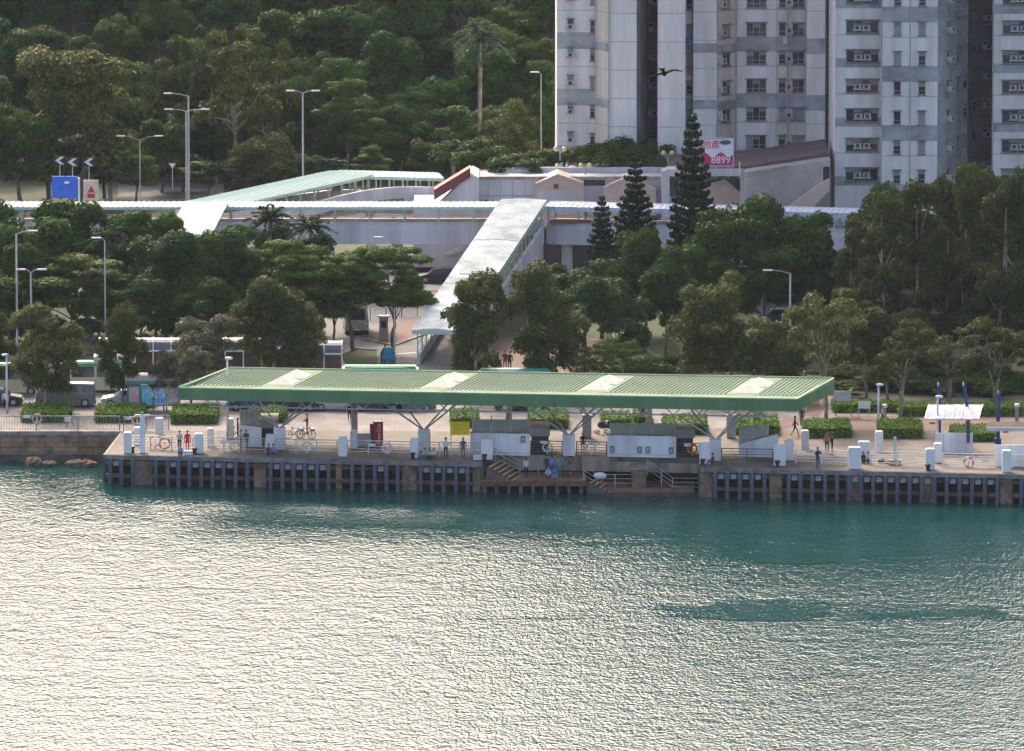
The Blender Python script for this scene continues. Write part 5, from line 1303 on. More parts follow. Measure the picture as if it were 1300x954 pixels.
rail_sign(34, 527, 531, 9, Wy+.1, 'small white notice on the quay railing left of the tan lifebuoy'); rail_sign(163, 529, 533, 9, Wy+.1, 'small white notice on the quay railing before the second hedge')
rail_sign(284, 560, 563, 10, rail_y(284), 'small white notice on the pier railing left of the white lifebuoy'); rail_sign(86, 530, 536, 8, Wy+.1, 'white plate on the quay railing beside the walking man'); 
rail_sign(690, 560, 563, 9, G(690, 577.5).y-.25, 'small white notice above the pale lifebuoy left of the central plinth'); rail_sign(757, 562, 566, 9, G(757, 578.5).y-.25, 'small white notice right of the central plinth'); rail_sign(873, 563, 567, 9, G(873, 580.5).y-.25, 'white notice above the orange lifebuoy'); rail_sign(1252, 583, 587, 10, rail_y(1252), 'pale notice plate right of the orange and white lifebuoy')
rail_sign(472, 564, 567, 9, rail_y(472), 'small white notice below the red vending machine')

# stairwell enclosures: white front wall, glass screen, grey hood and maroon side
GLS = mat('screen_glass', (.36, .38, .33), .25, spec=.5, var=.1)
def enclosure(x0, x1, yft, ytop, label, gx0, gx1, gy0, bx0, bx1, slope=None, flip=False):
    a, b = G(x0, yft), G(x1, yft+.0216*(x1-x0)); Y = a.y; s = sc(Y)
    t = empty('stair_enclosure', ((a.x+b.x)/2, Y, 0), label, 'stair enclosure'); H = (yft-ytop)/s
    h0, h1 = (H, H) if slope is None else ((yft-slope[0])/s, (yft-slope[1])/s)
    mb = MB(); v = []
    for dy in (0, .3):
        v += [(a.x, a.y+dy, .006), (b.x, b.y+dy, .006), (b.x, b.y+dy, h1), (a.x, a.y+dy, h0)]
    mb.add(v, [(0,1,2,3),(4,7,6,5),(0,3,7,4),(1,5,6,2),(3,2,6,7),(0,4,5,1)]); mb.build('wall', WHITE2, t, world=True)
    MB().bar((a.x, a.y+.15, h0+.04), (b.x, b.y+.15, h1+.04), .36, .07).build('wall_cap', CONC, t, world=True)
    MB().bar((a.x, a.y-.04, .25), (b.x, b.y-.04, .25), .05, .05).build('foot_rail', RAILM, t, world=True)
    Yg = Y+1.4; ga, gb = Xat(gx0, Yg, 1.5), Xat(gx1, Yg, 1.5); zt = Zat(gy0, Yg)
    MB().box(ga, gb, Yg, Yg+.04, .006, zt-.06).build('glass_screen', GLS, t, world=True)
    mb = MB(); n = max(2, round((gb-ga)/1.6))
    mb.box(ga, gb, Yg-.04, Yg+.08, zt-.06, zt+.02)
    mb.build('top_rail', mat('olive_frame', (.52, .50, .42), .6), t, world=True)
    for i in range(n+1): xx = ga+(gb-ga)*i/n; MB().box(xx-.05, xx+.05, Yg-.05, Yg-.003, .006, zt+.35).build('post', mat('olive_frame'), t, world=True)
    if bx1:
        Yb = Y+2.2; xa, xb = Xat(bx0, Yb, 1.5), Xat(bx1, Yb, 1.5)
        MB().box(xa, xb, Yb-1.9, Yb+2.0, 1.45, 2.15).build('hood', mat('hood_grey', (.28, .265, .25), .8), t, world=True)
        MB().box(xa+.1, xb-.1, Yb-1.5, Yb+1.8, .006, 1.447).build('side_panel', mat('maroon_panel', (.085, .025, .03), .6), t, world=True)
    return t, a, b, H
def lantern(t, a, b, fr, z, Yoff=-.09):
    p = a.lerp(b, fr); mb = MB(); mb.box(p.x-.17, p.x+.17, p.y-.12, p.y-.003, z-.26, z+.26); mb.build('wall_lantern', mat('lantern_frame', (.17, .17, .17), .5), t, world=True)
    MB().box(p.x-.09, p.x+.09, p.y-.14, p.y-.123, z-.16, z+.16).build('lantern_glass', mat('lantern_glass', (.5, .5, .47), .4), t, world=True)
t, a, b, H = enclosure(597, 673, 577.5, 549.5, 'long white wall with a glass screen left of the central plinth', 600, 672, 533, 673, 698); lantern(t, a, b, .88, 1.35)
t, a, b, H = enclosure(771, 858, 580, 552.5, 'long white wall with a glass screen right of the central plinth', 775, 856, 538, 857, 881)
for q in (.07, .47, .59, .93): lantern(t, a, b, q, .62)
enclosure(938, 988, 580, 560, 'white wall with a sloping top and an olive-framed screen, at the right', 939, 975, 541, None, None, slope=(564, 550))
enclosure(305, 332, 567, 541, 'white wall with a slanted grey hood in front of the left hedge', 305, 328, 521, 330, 353, slope=(539.5, 542))
p = G(460, 566); o = MB().box(-.75, .75, 0, .3, .006, 1.0).build('low_wall', mat('grey_plinth'), bevel=.02); o.location = p; tag(o, 'low grey wall block to the left of the vending machine', 'wall')
# vending machine
def vending():
    p = G(481, 566); t = empty('vending_machine', p, 'red upright vending machine with white vertical script under the canopy', 'vending machine', rz=R(12))
    MB().box(-.36, .36, 0, .75, .05, 1.95).build('cabinet', [RED], t, bevel=.03)
    MB().box(-.62, -.363, .05, .7, .05, 1.75).build('side_unit', mat('dark_red_side', (.16, .03, .03), .6), t)
    MB().box(-.3, .3, .03, .7, 0.0, .048).build('plinth', BLACK, t)
    cu = bpy.data.curves.new('script', 'FONT'); cu.body = 'Coca-Cola'; cu.size = .42; cu.extrude = .004; cu.align_x = 'CENTER'; cu.align_y = 'CENTER'
    o = bpy.data.objects.new('tmp', cu); COL.objects.link(o); dg = bpy.context.evaluated_depsgraph_get(); me = bpy.data.meshes.new_from_object(o.evaluated_get(dg)); bpy.data.objects.remove(o)
    me.materials.append(WHITE); s = bpy.data.objects.new('lettering', me); COL.objects.link(s); s.parent = t; s.rotation_euler = (pi/2, -pi/2, 0); s.location = (0, -.012, 1.02); s.scale = (.85, 1, 1)
vending()
def text_mesh(body, size, m, parent, loc, rot, name='lettering', sx=1, ext=.01):
    cu = bpy.data.curves.new('t', 'FONT'); cu.body = body; cu.size = size; cu.extrude = ext; cu.align_x = 'CENTER'; cu.align_y = 'CENTER'
    o = bpy.data.objects.new('tmp', cu); COL.objects.link(o); dg = bpy.context.evaluated_depsgraph_get(); me = bpy.data.meshes.new_from_object(o.evaluated_get(dg)); bpy.data.objects.remove(o)
    me.materials.clear(); me.materials.append(m); s = bpy.data.objects.new(name, me); COL.objects.link(s); s.parent = parent; s.location = loc; s.rotation_euler = rot; s.scale = (sx, 1, 1); return s
# yellow sign
p = G(572.5, 583-3); t = empty('yellow_sign', p, 'bright yellow board on a thin post above the pier railing', 'sign')
s_ = sc(p.y); MB().box(-.04, .04, -.04, .04, 0, 2.9).build('post', RAILM, t); MB().box(-.07, 1.5, -.09, -.043, 1.75, 2.85).build('board', YELL, t)
mb = MB(); rg = random.Random(2)
for k in range(5): z_ = 2.62-k*.17; mb.box(.08, .08+rg.uniform(.8, 1.25), -.094, -.091, z_, z_+.05)
mb.build('writing_lines', mat('sign_brown', (.55, .33, .02), .6), t)

# ------------------------------------------------------------ lamps and poles
POLE = mat('lamp_pole_grey', (.33, .33, .34), .5, .3, var=.08); LHEAD = mat('lamp_head', (.62, .62, .62), .4, var=.05)
def street_lamp(px, py, ytop, arms, label, Y=None, r=.1, rise=.25, m=None, head=True):
    p = G(px, py) if Y is None else Vector((Xat(px, Y, 0), Y, 0)); s = sc(p.y); h = (Zat(ytop, p.y)); m = m or POLE
    t = empty('street_lamp', p, label, 'street lamp')
    MB().tube([(0, 0, 0), (0, 0, .8), (0, 0, .82), (0, 0, h)], [r*1.5, r*1.4, r, r*.7], 8).build('pole', m, t, smooth=True)
    for dz, dxp in arms:
        dx = dxp/s; z0 = h-dz
        MB().tube([(0, 0, z0-.05), (dx*.5, 0, z0+rise*.7), (dx, 0, z0+rise)], [r*.55, r*.5, r*.4], 6).build('arm', m, t)
        if head:
            sg = 1 if dx > 0 else -1; mb = MB(); mb.box(min(dx-.1*sg, dx+.75*sg), max(dx-.1*sg, dx+.75*sg), -.14, .14, z0+rise-.07, z0+rise+.06); mb.build('lamp_head', LHEAD, t, bevel=.03)
    return t
street_lamp(240, 0, 122, [(0, -22)], 'tall lamp pole with a single left arm, beside the double-arm lamp above the footbridge', Y=872)
street_lamp(237, 0, 141, [(0, -18), (0, 20)], 'slightly shorter double-arm lamp beside the tall single-arm pole', Y=878, rise=.15)
street_lamp(178, 0, 178, [(0, -20), (0, 20)], 'low double-arm lamp above the round bright tree', Y=880, r=.07, rise=.4)
street_lamp(385, 0, 118, [(0, -12), (0, 12)], 'tall double-arm lamp in front of the dark hill, left of the green roof', Y=872, rise=.2)
street_lamp(22, 458, 297, [(0, 16)], 'tall grey lamp with one arm to the right at the far left')
street_lamp(40, 459, 346, [(0, -8), (0, 9)], 'shorter grey lamp with two heads right of the tallest left lamp')
street_lamp(134, 456, 306, [(0, -6)], 'thin lamp post in front of the layered tree on the left', r=.07)
street_lamp(1003, 470, 347, [(0, -24)], 'grey street lamp with one long arm to the left, between dark trees')
street_lamp(501, 462, 392, [], 'plain dark pole on the kerb near the grey kiosk', r=.07)
street_lamp(598, 430, 349, [(0, -4), (-.25, 4)], 'small lamp with two heads before the white ramp roof', r=.06, rise=.1)
street_lamp(495, 395, 305, [(0, -10)], 'small street lamp in front of the footbridge parapet', r=.06)
street_lamp(687, 0, 95, [(0, -4)], 'thin grey pole just left of the tower', Y=868, r=.07)
def pole_lamp(px, py, yt, label, side=1):
    p = G(px, py); h = (py-yt)/sc(p.y); t = empty('pole_lamp', p, label, 'lamp')
    MB().tube([(0, 0, 0), (0, 0, h)], [.1, .075], 10).build('pole', mat('pale_pole', (.60, .63, .68), .4), t, smooth=True)
    mb = MB(); mb.sphere((.12*side, 0, h+.05), .33, .2, .12, 10, 6); mb.build('lamp_head', RAILW, t, smooth=True)
pole_lamp(1115, 548.5, 489, 'white pole lamp standing behind a white plinth on the pier'); pole_lamp(1190, 572, 504, 'white pole lamp in front of the curved white shelter'); pole_lamp(289, 560, 455, 'small white lamp on a pole behind the left canopy corner'); pole_lamp(9, 525, 451, 'thin pale pole lamp before the minibus at the left edge', -1)
# globe lamps on the podium
for px, py, lb in [(711, 190, 'twin cream globe lamp at the left corner of the podium'), (743, 211, 'twin cream globe lamp on the mall roof'), (848, 195, 'twin cream globe lamp left of the billboard')]:
    Y = 838; p = Q(px, py+14, Y); t = empty('globe_lamp', p, lb, 'lamp'); h = 14/sc(Y)
    MB().tube([(0, 0, 0), (0, 0, h-.1)], .06, 8).build('pole', POLE, t)
    MB().bar((-.4, 0, h-.15), (.4, 0, h-.15), .05).build('crossbar', POLE, t)
    for s in (-.4, .4): mb = MB(); mb.sphere((s, 0, h+.05), .24, .24, .24, 12, 8); mb.build('globe', mat('globe_cream', (.62, .50, .30), .3, var=.03), t, smooth=True)
# white mast with crossarm on the pier corner
p = G(181, 576); t = empty('signal_mast', p, 'white cross-armed signal mast on the left pier corner', 'mast'); h = 53/sc(p.y)
MB().box(-.2, .2, -.2, .2, .1, h-.35).build('post', WHITE, t, bevel=.03); MB().box(-.42, .42, -.35, .35, .004, .1).build('base', CONC, t); MB().box(-.6, .6, -.08, .08, h-.34, h-.2).build('crossarm', WHITE, t); mb = MB(); mb.tube([(0, 0, h-.2), (0, 0, h-.05), (0, 0, h)], [.1, .1, .04], 8); mb.build('beacon', mat('beacon_green', (.2, .3, .2), .4), t)
# grey post on stone base, stone garden lamps
p = G(1136, 590); t = empty('stone_post', p, 'grey post on a square stone base on the pier edge', 'post'); MB().tube([(0, 0, .4), (0, 0, 2.2)], [.14, .12], 8).build('post', mat('grey_plinth'), t); MB().box(-.5, .5, -.35, .35, .004, .4).build('base', CONC, t, bevel=.03)
for px, py, lb in [(1123, 537, 'short pale stone garden lamp behind the white pole lamp'), (1291, 536, 'short pale stone garden lamp at the right edge')]:
    p = G(px, py); t = empty('garden_lamp', p, lb, 'lamp'); MB().tube([(0, 0, 0), (0, 0, 1.25)], [.17, .14], 10).build('post', CONC, t); mb = MB(); mb.tube([(0, 0, 1.25), (0, 0, 1.3), (0, 0, 1.5), (0, 0, 1.55)], [.14, .22, .22, .1], 10); mb.build('lantern', RAILW, t)

# ------------------------------------------------------------ blue-masted shelters at the right
def mast_shelter(masts, roof, wall, label):
    p = G(*masts[0][:2]); t = empty('pier_shelter', (p.x, p.y, 0), label, 'shelter')
    for px, py, yt, lean in masts:
        q = G(px, py); h = (py-yt)/sc(q.y); MB().tube([(q.x, q.y, 0), (q.x, q.y, h*.5), (q.x-lean, q.y, h)], [.16, .16, .09], 8).build('mast', NAVY, t, world=True)
        MB().tube([(q.x-lean*.9-.12, q.y-.1, h*.97), (q.x-lean*.9-.12, q.y-.1, h*1.03)], .05, 6).build('mast_light', RAILW, t, world=True)
        MB().box(q.x-.24, q.x+.24, q.y-.24, q.y+.24, 0.004, .55).build('mast_base', NAVY, t, world=True)
    if roof:
        x0, x1, y0, y1, Y, curved = roof; za, zb = Zat(y1, Y), Zat(y0, Y+3.2); xa, xb = Xat(x0, Y, 3.5), Xat(x1, Y, 3.5)
        mb = MB(); n = 8; prof = []
        for i in range(n+1):
            a = i/n; prof.append((Y+3.2*a, za+(zb-za)*a+(.28 if curved else .1)*sin(a*pi*.62)))
        v = []
        for (yy, zz) in prof: v += [(xa+.5*(yy-Y)/3.2, yy, zz), (xb+.5*(yy-Y)/3.2, yy, zz), (xa+.5*(yy-Y)/3.2, yy, zz-.1), (xb+.5*(yy-Y)/3.2, yy, zz-.1)]
        fs = []
        for i in range(n): k = i*4; fs += [(k, k+1, k+5, k+4), (k+2, k+6, k+7, k+3), (k, k+4, k+6, k+2), (k+1, k+3, k+7, k+5)]
        fs += [(0, 2, 3, 1), (n*4, n*4+1, n*4+3, n*4+2)]
        mb.add(v, fs); mb.build('curved_roof' if curved else 'flat_roof', mat('matt_white_sheet', (.62, .61, .59), .9, spec=.05) if curved else mat('olive_roof', (.11, .10, .08), .9, spec=.03), t, world=True)
        if curved:
            mb = MB()
            for u in (.003, .33, .5, .66, .997):
                mb = MB()
                for i in range(n): a = prof[i]; b = prof[i+1]; xx = xa+(xb-xa)*u; mb.bar((xx+.5*(a[0]-Y)/3.2, a[0], a[1]+.03), (xx+.5*(b[0]-Y)/3.2, b[0], b[1]+.03), .06, .05)
                mb.build('roof_batten', RAILM, t, world=True)
        else: MB().box(xa, xb, Y-.08, Y-.003, za-.3, za+.02).build('edge_beam', STEEL, t, world=True)
        for k in range(2): 
            xx = xa+(xb-xa)*(.15+.65*k); MB().box(xx-.25, xx+.2, Y-.1, Y+.1, za-.42, za-.3).build('red_light_box', RED, t, world=True)
    x0, x1, y0, y1 = wall; a = G(x0, y1); b = G(x1, y1); h = (y1-y0)/sc(a.y)
    MB().box(a.x, b.x, a.y, a.y+.25, .006, h).build('screen_wall', WHITE, t, world=True)
    mb = MB()
    for k in range(1, 5): xx = a.x+(b.x-a.x)*k/5; mb.box(xx-.02, xx+.02, a.y-.012, a.y-.003, .05, h-.05)
    mb.build('wall_joint', mat('joint_light', (.5, .5, .5)), t, world=True)
    return t
Ysh = G(1210, 575).y
t = mast_shelter([(1192, 564, 487, .0), (1229, 568, 487, .35)], (1174, 1243, 518, 532, Ysh+.5, True), (1188, 1235, 550, 574.5), 'white curved-roof shelter carried by two dark blue masts')
MB().box(Xat(1227, Ysh), Xat(1231, Ysh), Ysh-.1, Ysh-.015, .8, 1.7).build('blue_panel', NAVY, t, world=True)
mast_shelter([(1267, 565, 497, -.1)], (1252, 1420, 537, 543, G(1280, 590).y+.4, False), (1263, 1360, 565, 593), 'flat olive-roofed shelter with one blue mast at the right picture edge')

# boards and small shelters on the right
p = G(1097, 531); s = sc(p.y); t = empty('notice_board', p, 'white notice board on two thin legs before the long hedge', 'notice board')
for q in (-.45, .45): MB().box(q-.03, q+.03, -.03, .03, 0, 1.35).build('leg', RAILM, t)
MB().box(-.5, .5, -.07, -.033, .8, 1.4).build('board', WHITE, t)
p = G(1070, 528); t = empty('map_shelter', p, 'small green-framed shelter with a pale panel roof near the leaning tree', 'shelter')
for q in (-.6, .68): MB().box(q-.05, q+.05, -.05, .05, 0, 2.0).build('post', mat('leaf_green_paint', (.09, .30, .05), .5), t)
MB().ext([(-.8, 1.25), (.65, 1.25), (.75, 2.1), (-.7, 2.1)], -.2, -.13).build('panel', mat('pale_panel', (.40, .42, .45), .4), t); MB().box(.66, .74, -.25, .5, 1.0, 2.15).build('side_sheet', mat('leaf_green_paint'), t)
p = G(867, 482); t = empty('sign_post', p, 'small upright white sign with dark characters behind the canopy', 'sign'); MB().box(-.2, .2, -.05, .05, .35, 1.15).build('board', WHITE, t)
mb = MB()
for k in range(4): mb.box(-.1, .1, -.06, -.053, .45+k*.17, .56+k*.17)
mb.build('characters', BLACK, t); MB().box(-.04, .04, -.03, .03, 0, .35).build('post', RAILM, t)

# ------------------------------------------------------------ signs beyond the bridge
def chev(px, py, label):
    Y = 868; p = Q(px, py+22, Y); s = sc(Y); t = empty('chevron_sign', p, label, 'road sign')
    w = .62; zc = 22/s-.0; MB().box(-w, w, 0, .05, zc-.42, zc+.42).build('plate', BLACK, t)
    mb = MB()
    for dx in (-.28,): mb.add([(dx+.35, -.012, zc+.38), (dx+.75, -.012, zc+.38), (dx+.25, -.012, zc), (dx+.75, -.012, zc-.38), (dx+.35, -.012, zc-.38), (dx-.2, -.012, zc)], [(0,1,2,5),(5,2,3,4)])
    mb.build('arrow', WHITE, t); MB().box(-.05, .05, .05, .12, -1, zc).build('post', RAILM, t)
chev(76, 204, 'black and white chevron sign, the leftmost of three'); chev(92, 206, 'black and white chevron sign, the middle of three'); chev(113, 206, 'black and white chevron sign half hidden by leaves, the right of three')
Y = 866; p = Q(219, 240, Y); t = empty('give_way_sign', p, 'white inverted-triangle road sign on a thin post near the back road', 'road sign'); s = sc(Y); z_ = 31/s
MB().ext([(0, z_-.55), (.4, z_+.15), (-.4, z_+.15)], -.03, .03).build('triangle', mat('sign_red', (.45, .12, .1), .5), t); MB().ext([(0, z_-.40), (.29, z_+.09), (-.29, z_+.09)], -.045, -.033).build('face', WHITE, t); MB().box(-.04, .04, .031, .08, 0, z_).build('post', RAILM, t)
Y = 829; p = Q(84, 262, Y); s = sc(Y); t = empty('blue_sign', (p.x, Y, 6), 'large bright blue sign board above the left end of the footbridge', 'sign')
MB().box(-18/s, 15/s, 0, .15, Zat(252, Y)-6, Zat(224, Y)-6).build('board', BLUE, t); MB().box(15.2/s, 17.5/s, -.05, .2, -1, Zat(226, Y)-6).build('frame_post', RAILW, t)
mb = MB(); zc = Zat(232, Y)-6; mb.box(-2/s, 4/s, -.02, -.003, zc-.1, zc+.1); mb.build('white_mark', WHITE, t)
p = Q(116, 262, Y); t = empty('warning_board', (p.x, Y, 6), 'cream board with a red triangle symbol right of the blue sign', 'sign')
MB().box(-10/s, 9/s, 0, .15, Zat(254, Y)-6, Zat(229, Y)-6).build('board', mat('cream_board', (.55, .48, .42), .6), t); zc = Zat(240, Y)-6; MB().ext([(-.35, zc-.35), (.35, zc-.35), (0, zc+.35)], -.02, -.003).build('red_triangle', mat('sign_red2', (.40, .05, .04), .6), t); MB().box(-.35, .35, -.02, -.003, zc-.85, zc-.45).build('red_writing_block', mat('sign_red2'), t)
# billboard
def billboard():
    Y = 826; s = sc(Y); x0, x1 = Xat(889, Y, 12), Xat(931, Y, 12); z0, z1 = Zat(211, Y), Zat(177, Y)
    t = empty('billboard', ((x0+x1)/2, Y, z0-1), 'pink and white advertising billboard on the shopping centre roof, beside the tallest pine', 'billboard')
    MB().box(x0, x1, Y, Y+.3, z0, z1).build('panel', mat('billboard_white', (.72, .68, .72), .4, var=.04), t, world=True)
    mb = MB(); n = 14; zt = [z0+(z1-z0)*(.40+.10*sin(i*.9)+.03*i/n) for i in range(n+1)]
    for i in range(n):
        a = x0+.04+(x1-x0-.08)*i/n; b = x0+.04+(x1-x0-.08)*(i+1)/n; mb.add([(a, Y-.012, z0+.04), (b, Y-.012, z0+.04), (b, Y-.012, zt[i+1]), (a, Y-.012, zt[i])], [(0,1,2,3)])
    mb.build('pink_field', mat('billboard_pink', (.55, .02, .13), .4, var=.05), t, world=True)
    mb = MB(); mb.box(x0-.06, x0-.002, Y-.1, Y+.35, z0-.06, z1+.06); mb.box(x1+.002, x1+.06, Y-.1, Y+.35, z0-.06, z1+.06); mb.box(x0-.06, x1+.06, Y-.1, Y+.35, z1+.062, z1+.12); mb.box(x0-.06, x1+.06, Y-.1, Y+.35, z0-.12, z0-.062); mb.build('frame', STEEL, t, world=True)
    for q in (.15, .5, .85): xx = x0+(x1-x0)*q; MB().bar((xx, Y+.4, z0-1.2), (xx, Y+.4, z1), .1).build('strut', STEEL, t, world=True)
    loc = Vector(t['_loc'])
    text_mesh('8899', .92, WHITE, t, Vector((x0+(x1-x0)*.62, Y-.03, z0+.55))-loc, (pi/2, 0, 0))
    text_mesh('地產', .85, mat('billboard_red', (.65, .02, .06), .5), t, Vector((x0+(x1-x0)*.33, Y-.03, z0+(z1-z0)*.78))-loc, (pi/2, 0, 0))
    mb = MB(); mb.sphere((x0+(x1-x0)*.76, Y-.02, z0+(z1-z0)*.88), .55, .03, .22, 12, 6); mb.build('dark_shape', mat('billboard_dark', (.05, .10, .10), .5), t, world=True)
billboard()
# ------------------------------------------------------------ vehicles
def vehicle(kind, loc, rz, label, cat, paint, roofm=None, L=4.5, W=1.75, name=None):
    t = empty(name or kind, loc, label, cat, rz=rz); hw = W/2
    if kind == 'car':
        S = [(-.5,.28,.62,.62),(-.485,.2,.72,.74),(-.28,.18,.86,.90),(-.14,.18,.92,1.38),(.02,.18,.93,1.44),(.2,.18,.93,1.40),(.36,.18,.92,1.00),(.485,.2,.86,.90),(.5,.3,.74,.75)]; wx = .33; wr = .33
        win = [(3,4),(4,5)]; ws = (2,3); rs = (5,6)
    elif kind == 'van':
        S = [(-.5,.3,.8,.82),(-.485,.22,1.05,1.1),(-.38,.2,1.15,1.75),(-.28,.2,1.15,1.93),(0,.2,1.15,1.97),(.25,.2,1.15,1.97),(.47,.2,1.15,1.93),(.5,.25,1.1,1.15)]; wx = .34; wr = .33
        win = [(2,3),(3,4),(4,5),(5,6)]; ws = (1,2); rs = (6,7)
    else:      # minibus
        S = [(-.5,.35,1.0,1.02),(-.492,.25,1.2,1.3),(-.45,.25,1.2,2.35),(-.3,.25,1.2,2.5),(0,.25,1.2,2.52),(.3,.25,1.2,2.52),(.47,.25,1.2,2.45),(.5,.3,1.2,1.3)]; wx = .33; wr = .4
        win = [(2,3),(3,4),(4,5),(5,6)]; ws = (1,2); rs = (6,7)
    def sec(i):
        x, zb, zm, zt = S[i]; x *= L; tb = hw*(.86 if zt-zm > .2 else .93); e = 1 if 0 < i < len(S)-1 else .92
        return [Vector((x, -hw*e, zb)), Vector((x, -hw*e, zm)), Vector((x, -tb*e, zt)), Vector((x, tb*e, zt)), Vector((x, hw*e, zm)), Vector((x, hw*e, zb))]
    mb = MB(); v = []; fs = []; mi = []
    for i in range(len(S)): v += sec(i)
    roof_mi = 1 if roofm else 0
    for i in range(len(S)-1):
        for k in range(6):
            k2 = (k+1) % 6; fs.append((i*6+k, i*6+k2, (i+1)*6+k2, (i+1)*6+k)); mi.append(roof_mi if (k == 2 or (kind == 'minibus' and False)) and S[i][3]-S[i][2] > .2 else 0)
    fs += [tuple(range(6)), tuple((len(S)-1)*6+k for k in range(6))[::-1]]; mi += [0, 0]
    mb.v = [tuple(q) for q in v]; mb.f = fs; mb.m = mi
    mb.build('body', [paint, roofm or paint], t)
    if kind == 'minibus' and roofm:      # green band above the windows
        mb = MB(); 
        for i in range(2, 6):
            for sgn in (1, -1):
                a, b = sec(i), sec(i+1); j = (1, 2) if sgn == 1 else (4, 3)
                p0 = a[j[0]].lerp(a[j[1]], .80); p1 = b[j[0]].lerp(b[j[1]], .80); q0, q1 = a[j[1]], b[j[1]]; o = Vector((0, -.03*sgn, .012))
                mb.add([p0+o, p1+o, q1+o, q0+o], [(0,1,2,3)])
        mb.box(-.42*L, .44*L, -hw*.5, hw*.5, 2.50, 2.6)
        mb.build('roof_band', roofm, t)
    def wq(i, j, nm):
        for sgn in (1, -1):
            a, b = sec(i), sec(j); k = (1, 2) if sgn == 1 else (4, 3)
            lo, hi = .1, .78 if kind == 'minibus' else .88
            p = [a[k[0]].lerp(a[k[1]], lo), b[k[0]].lerp(b[k[1]], lo), b[k[0]].lerp(b[k[1]], hi), a[k[0]].lerp(a[k[1]], hi)]
            c = sum(p, Vector())/4; o = Vector((0, -.015*sgn, .004)); q = []
            for w_ in p: w2 = Vector((c.x+(w_.x-c.x)*.9, w_.y, w_.z)); q.append(w2+o)
            mbb = MB(); mbb.add(q, [(0,1,2,3)]); mbb.build(nm, GLASSD, t)
    for i, j in win: wq(i, j, 'side_window')
    for (i, j), nm in ((ws, 'windscreen'), (rs, 'rear_window')):
        a, b = sec(i), sec(j); lo = (a[2]*.97+a[3]*.03, a[3]*.97+a[2]*.03, b[3]*.94+b[2]*.06, b[2]*.94+b[3]*.06)
        if nm == 'windscreen': q = [a[2].lerp(a[3], .08), a[3].lerp(a[2], .08), b[3].lerp(b[2], .08), b[2].lerp(b[3], .08)]; n_ = Vector((-.015, 0, .015))
        else: q = [a[2].lerp(a[3], .08), a[3].lerp(a[2], .08), b[3].lerp(b[2], .08), b[2].lerp(b[3], .08)]; n_ = Vector((.015, 0, .015))
        qc = sum(q, Vector())/4; q = [qc+(w_-qc)*.9+n_ for w_ in q]
        MB().add(q, [(0,1,2,3)]).build(nm, GLASSD, t)
    for sx in (-wx, wr):
        for sy in (-1, 1):
            w_ = MB(); r_ = .32 if kind == 'car' else .36; w_.tube([(sx*L, sy*(hw-.2), r_), (sx*L, sy*(hw+.015), r_)], r_, 16); wo = w_.build('wheel', DARK, t)
            MB().tube([(sx*L, sy*(hw+.016), r_), (sx*L, sy*(hw+.03), r_)], r_*.58, 12).build('rim', mat('rim_silver', (.5, .5, .5), .35, .6), wo)
    for sy in (-1, 1):
        z_ = S[1][2]-.12
        MB().box(-.5*L-.02, -.5*L+.06, sy*hw*.72-.16, sy*hw*.72+.16, z_-.14, z_).build('headlight', mat('headlight', (.75, .75, .72), .2), t)
        MB().box(.5*L-.06, .5*L+.02, sy*hw*.78-.1, sy*hw*.78+.1, z_-.12, z_+.12).build('tail_light', RED, t)
    MB().box(-.5*L-.04, -.5*L+.1, -hw*.9, hw*.9, .24, .42).build('front_bumper', DARK if kind != 'car' else paint, t)
    MB().box(.5*L-.1, .5*L+.04, -hw*.9, hw*.9, .24, .42).build('rear_bumper', DARK if kind != 'car' else paint, t)
    MB().box(-.505*L-.04, -.5*L-.03, -.26, .26, .44, .55).build('number_plate', WHITE, t)
    return t
PGREY = mat('paint_taupe', (.19, .175, .165), .3, .3, var=.04, spec=.6); PSIL = mat('paint_silver', (.42, .46, .50), .3, .4, var=.04); PDK = mat('paint_dark', (.02, .022, .03), .25, var=.04, spec=.6); PWH = mat('paint_white', (.7, .7, .7), .3, var=.04); PBL = mat('paint_navy', (.03, .05, .12), .3, var=.04)
v = vehicle('van', G(83.5, 515.5), 0, 'grey-brown van facing left on the quay road behind the first hedge', 'van', PGREY, PGREY, L=5.0, W=1.7)
vehicle('car', G(-5, 514), pi, 'black car with a white roof, its tail showing at the left edge', 'car', PDK, PWH)
vehicle('car', G(163, 515.5), 0, 'pale silver car behind the second hedge tree', 'car', PSIL, PSIL)
for px, py, m, lb in [(322, 520, PBL, 'dark blue car glimpsed under the left of the canopy'), (372, 521, PDK, 'black car under the canopy above the bicycles'), (430, 520.5, PSIL, 'silver car seen under the canopy above the walking man in black'),
                      (478, 521, PDK, 'dark car seen under the canopy above the red vending machine'), (520, 521, mat('paint_steel', (.12, .14, .17), .3), 'steel-grey car under the canopy left of the yellow sign'), (662, 521, PDK, 'dark car under the canopy behind the first white wall')]:
    vehicle('car', G(px, py), 0 if px % 4 else pi, lb, 'car', m, m, L=4.4)
vehicle('minibus', G(-2, 500), 0, 'cream and green minibus with an open door at the left edge', 'minibus', CREAM, GREEN, L=7, W=2.1)
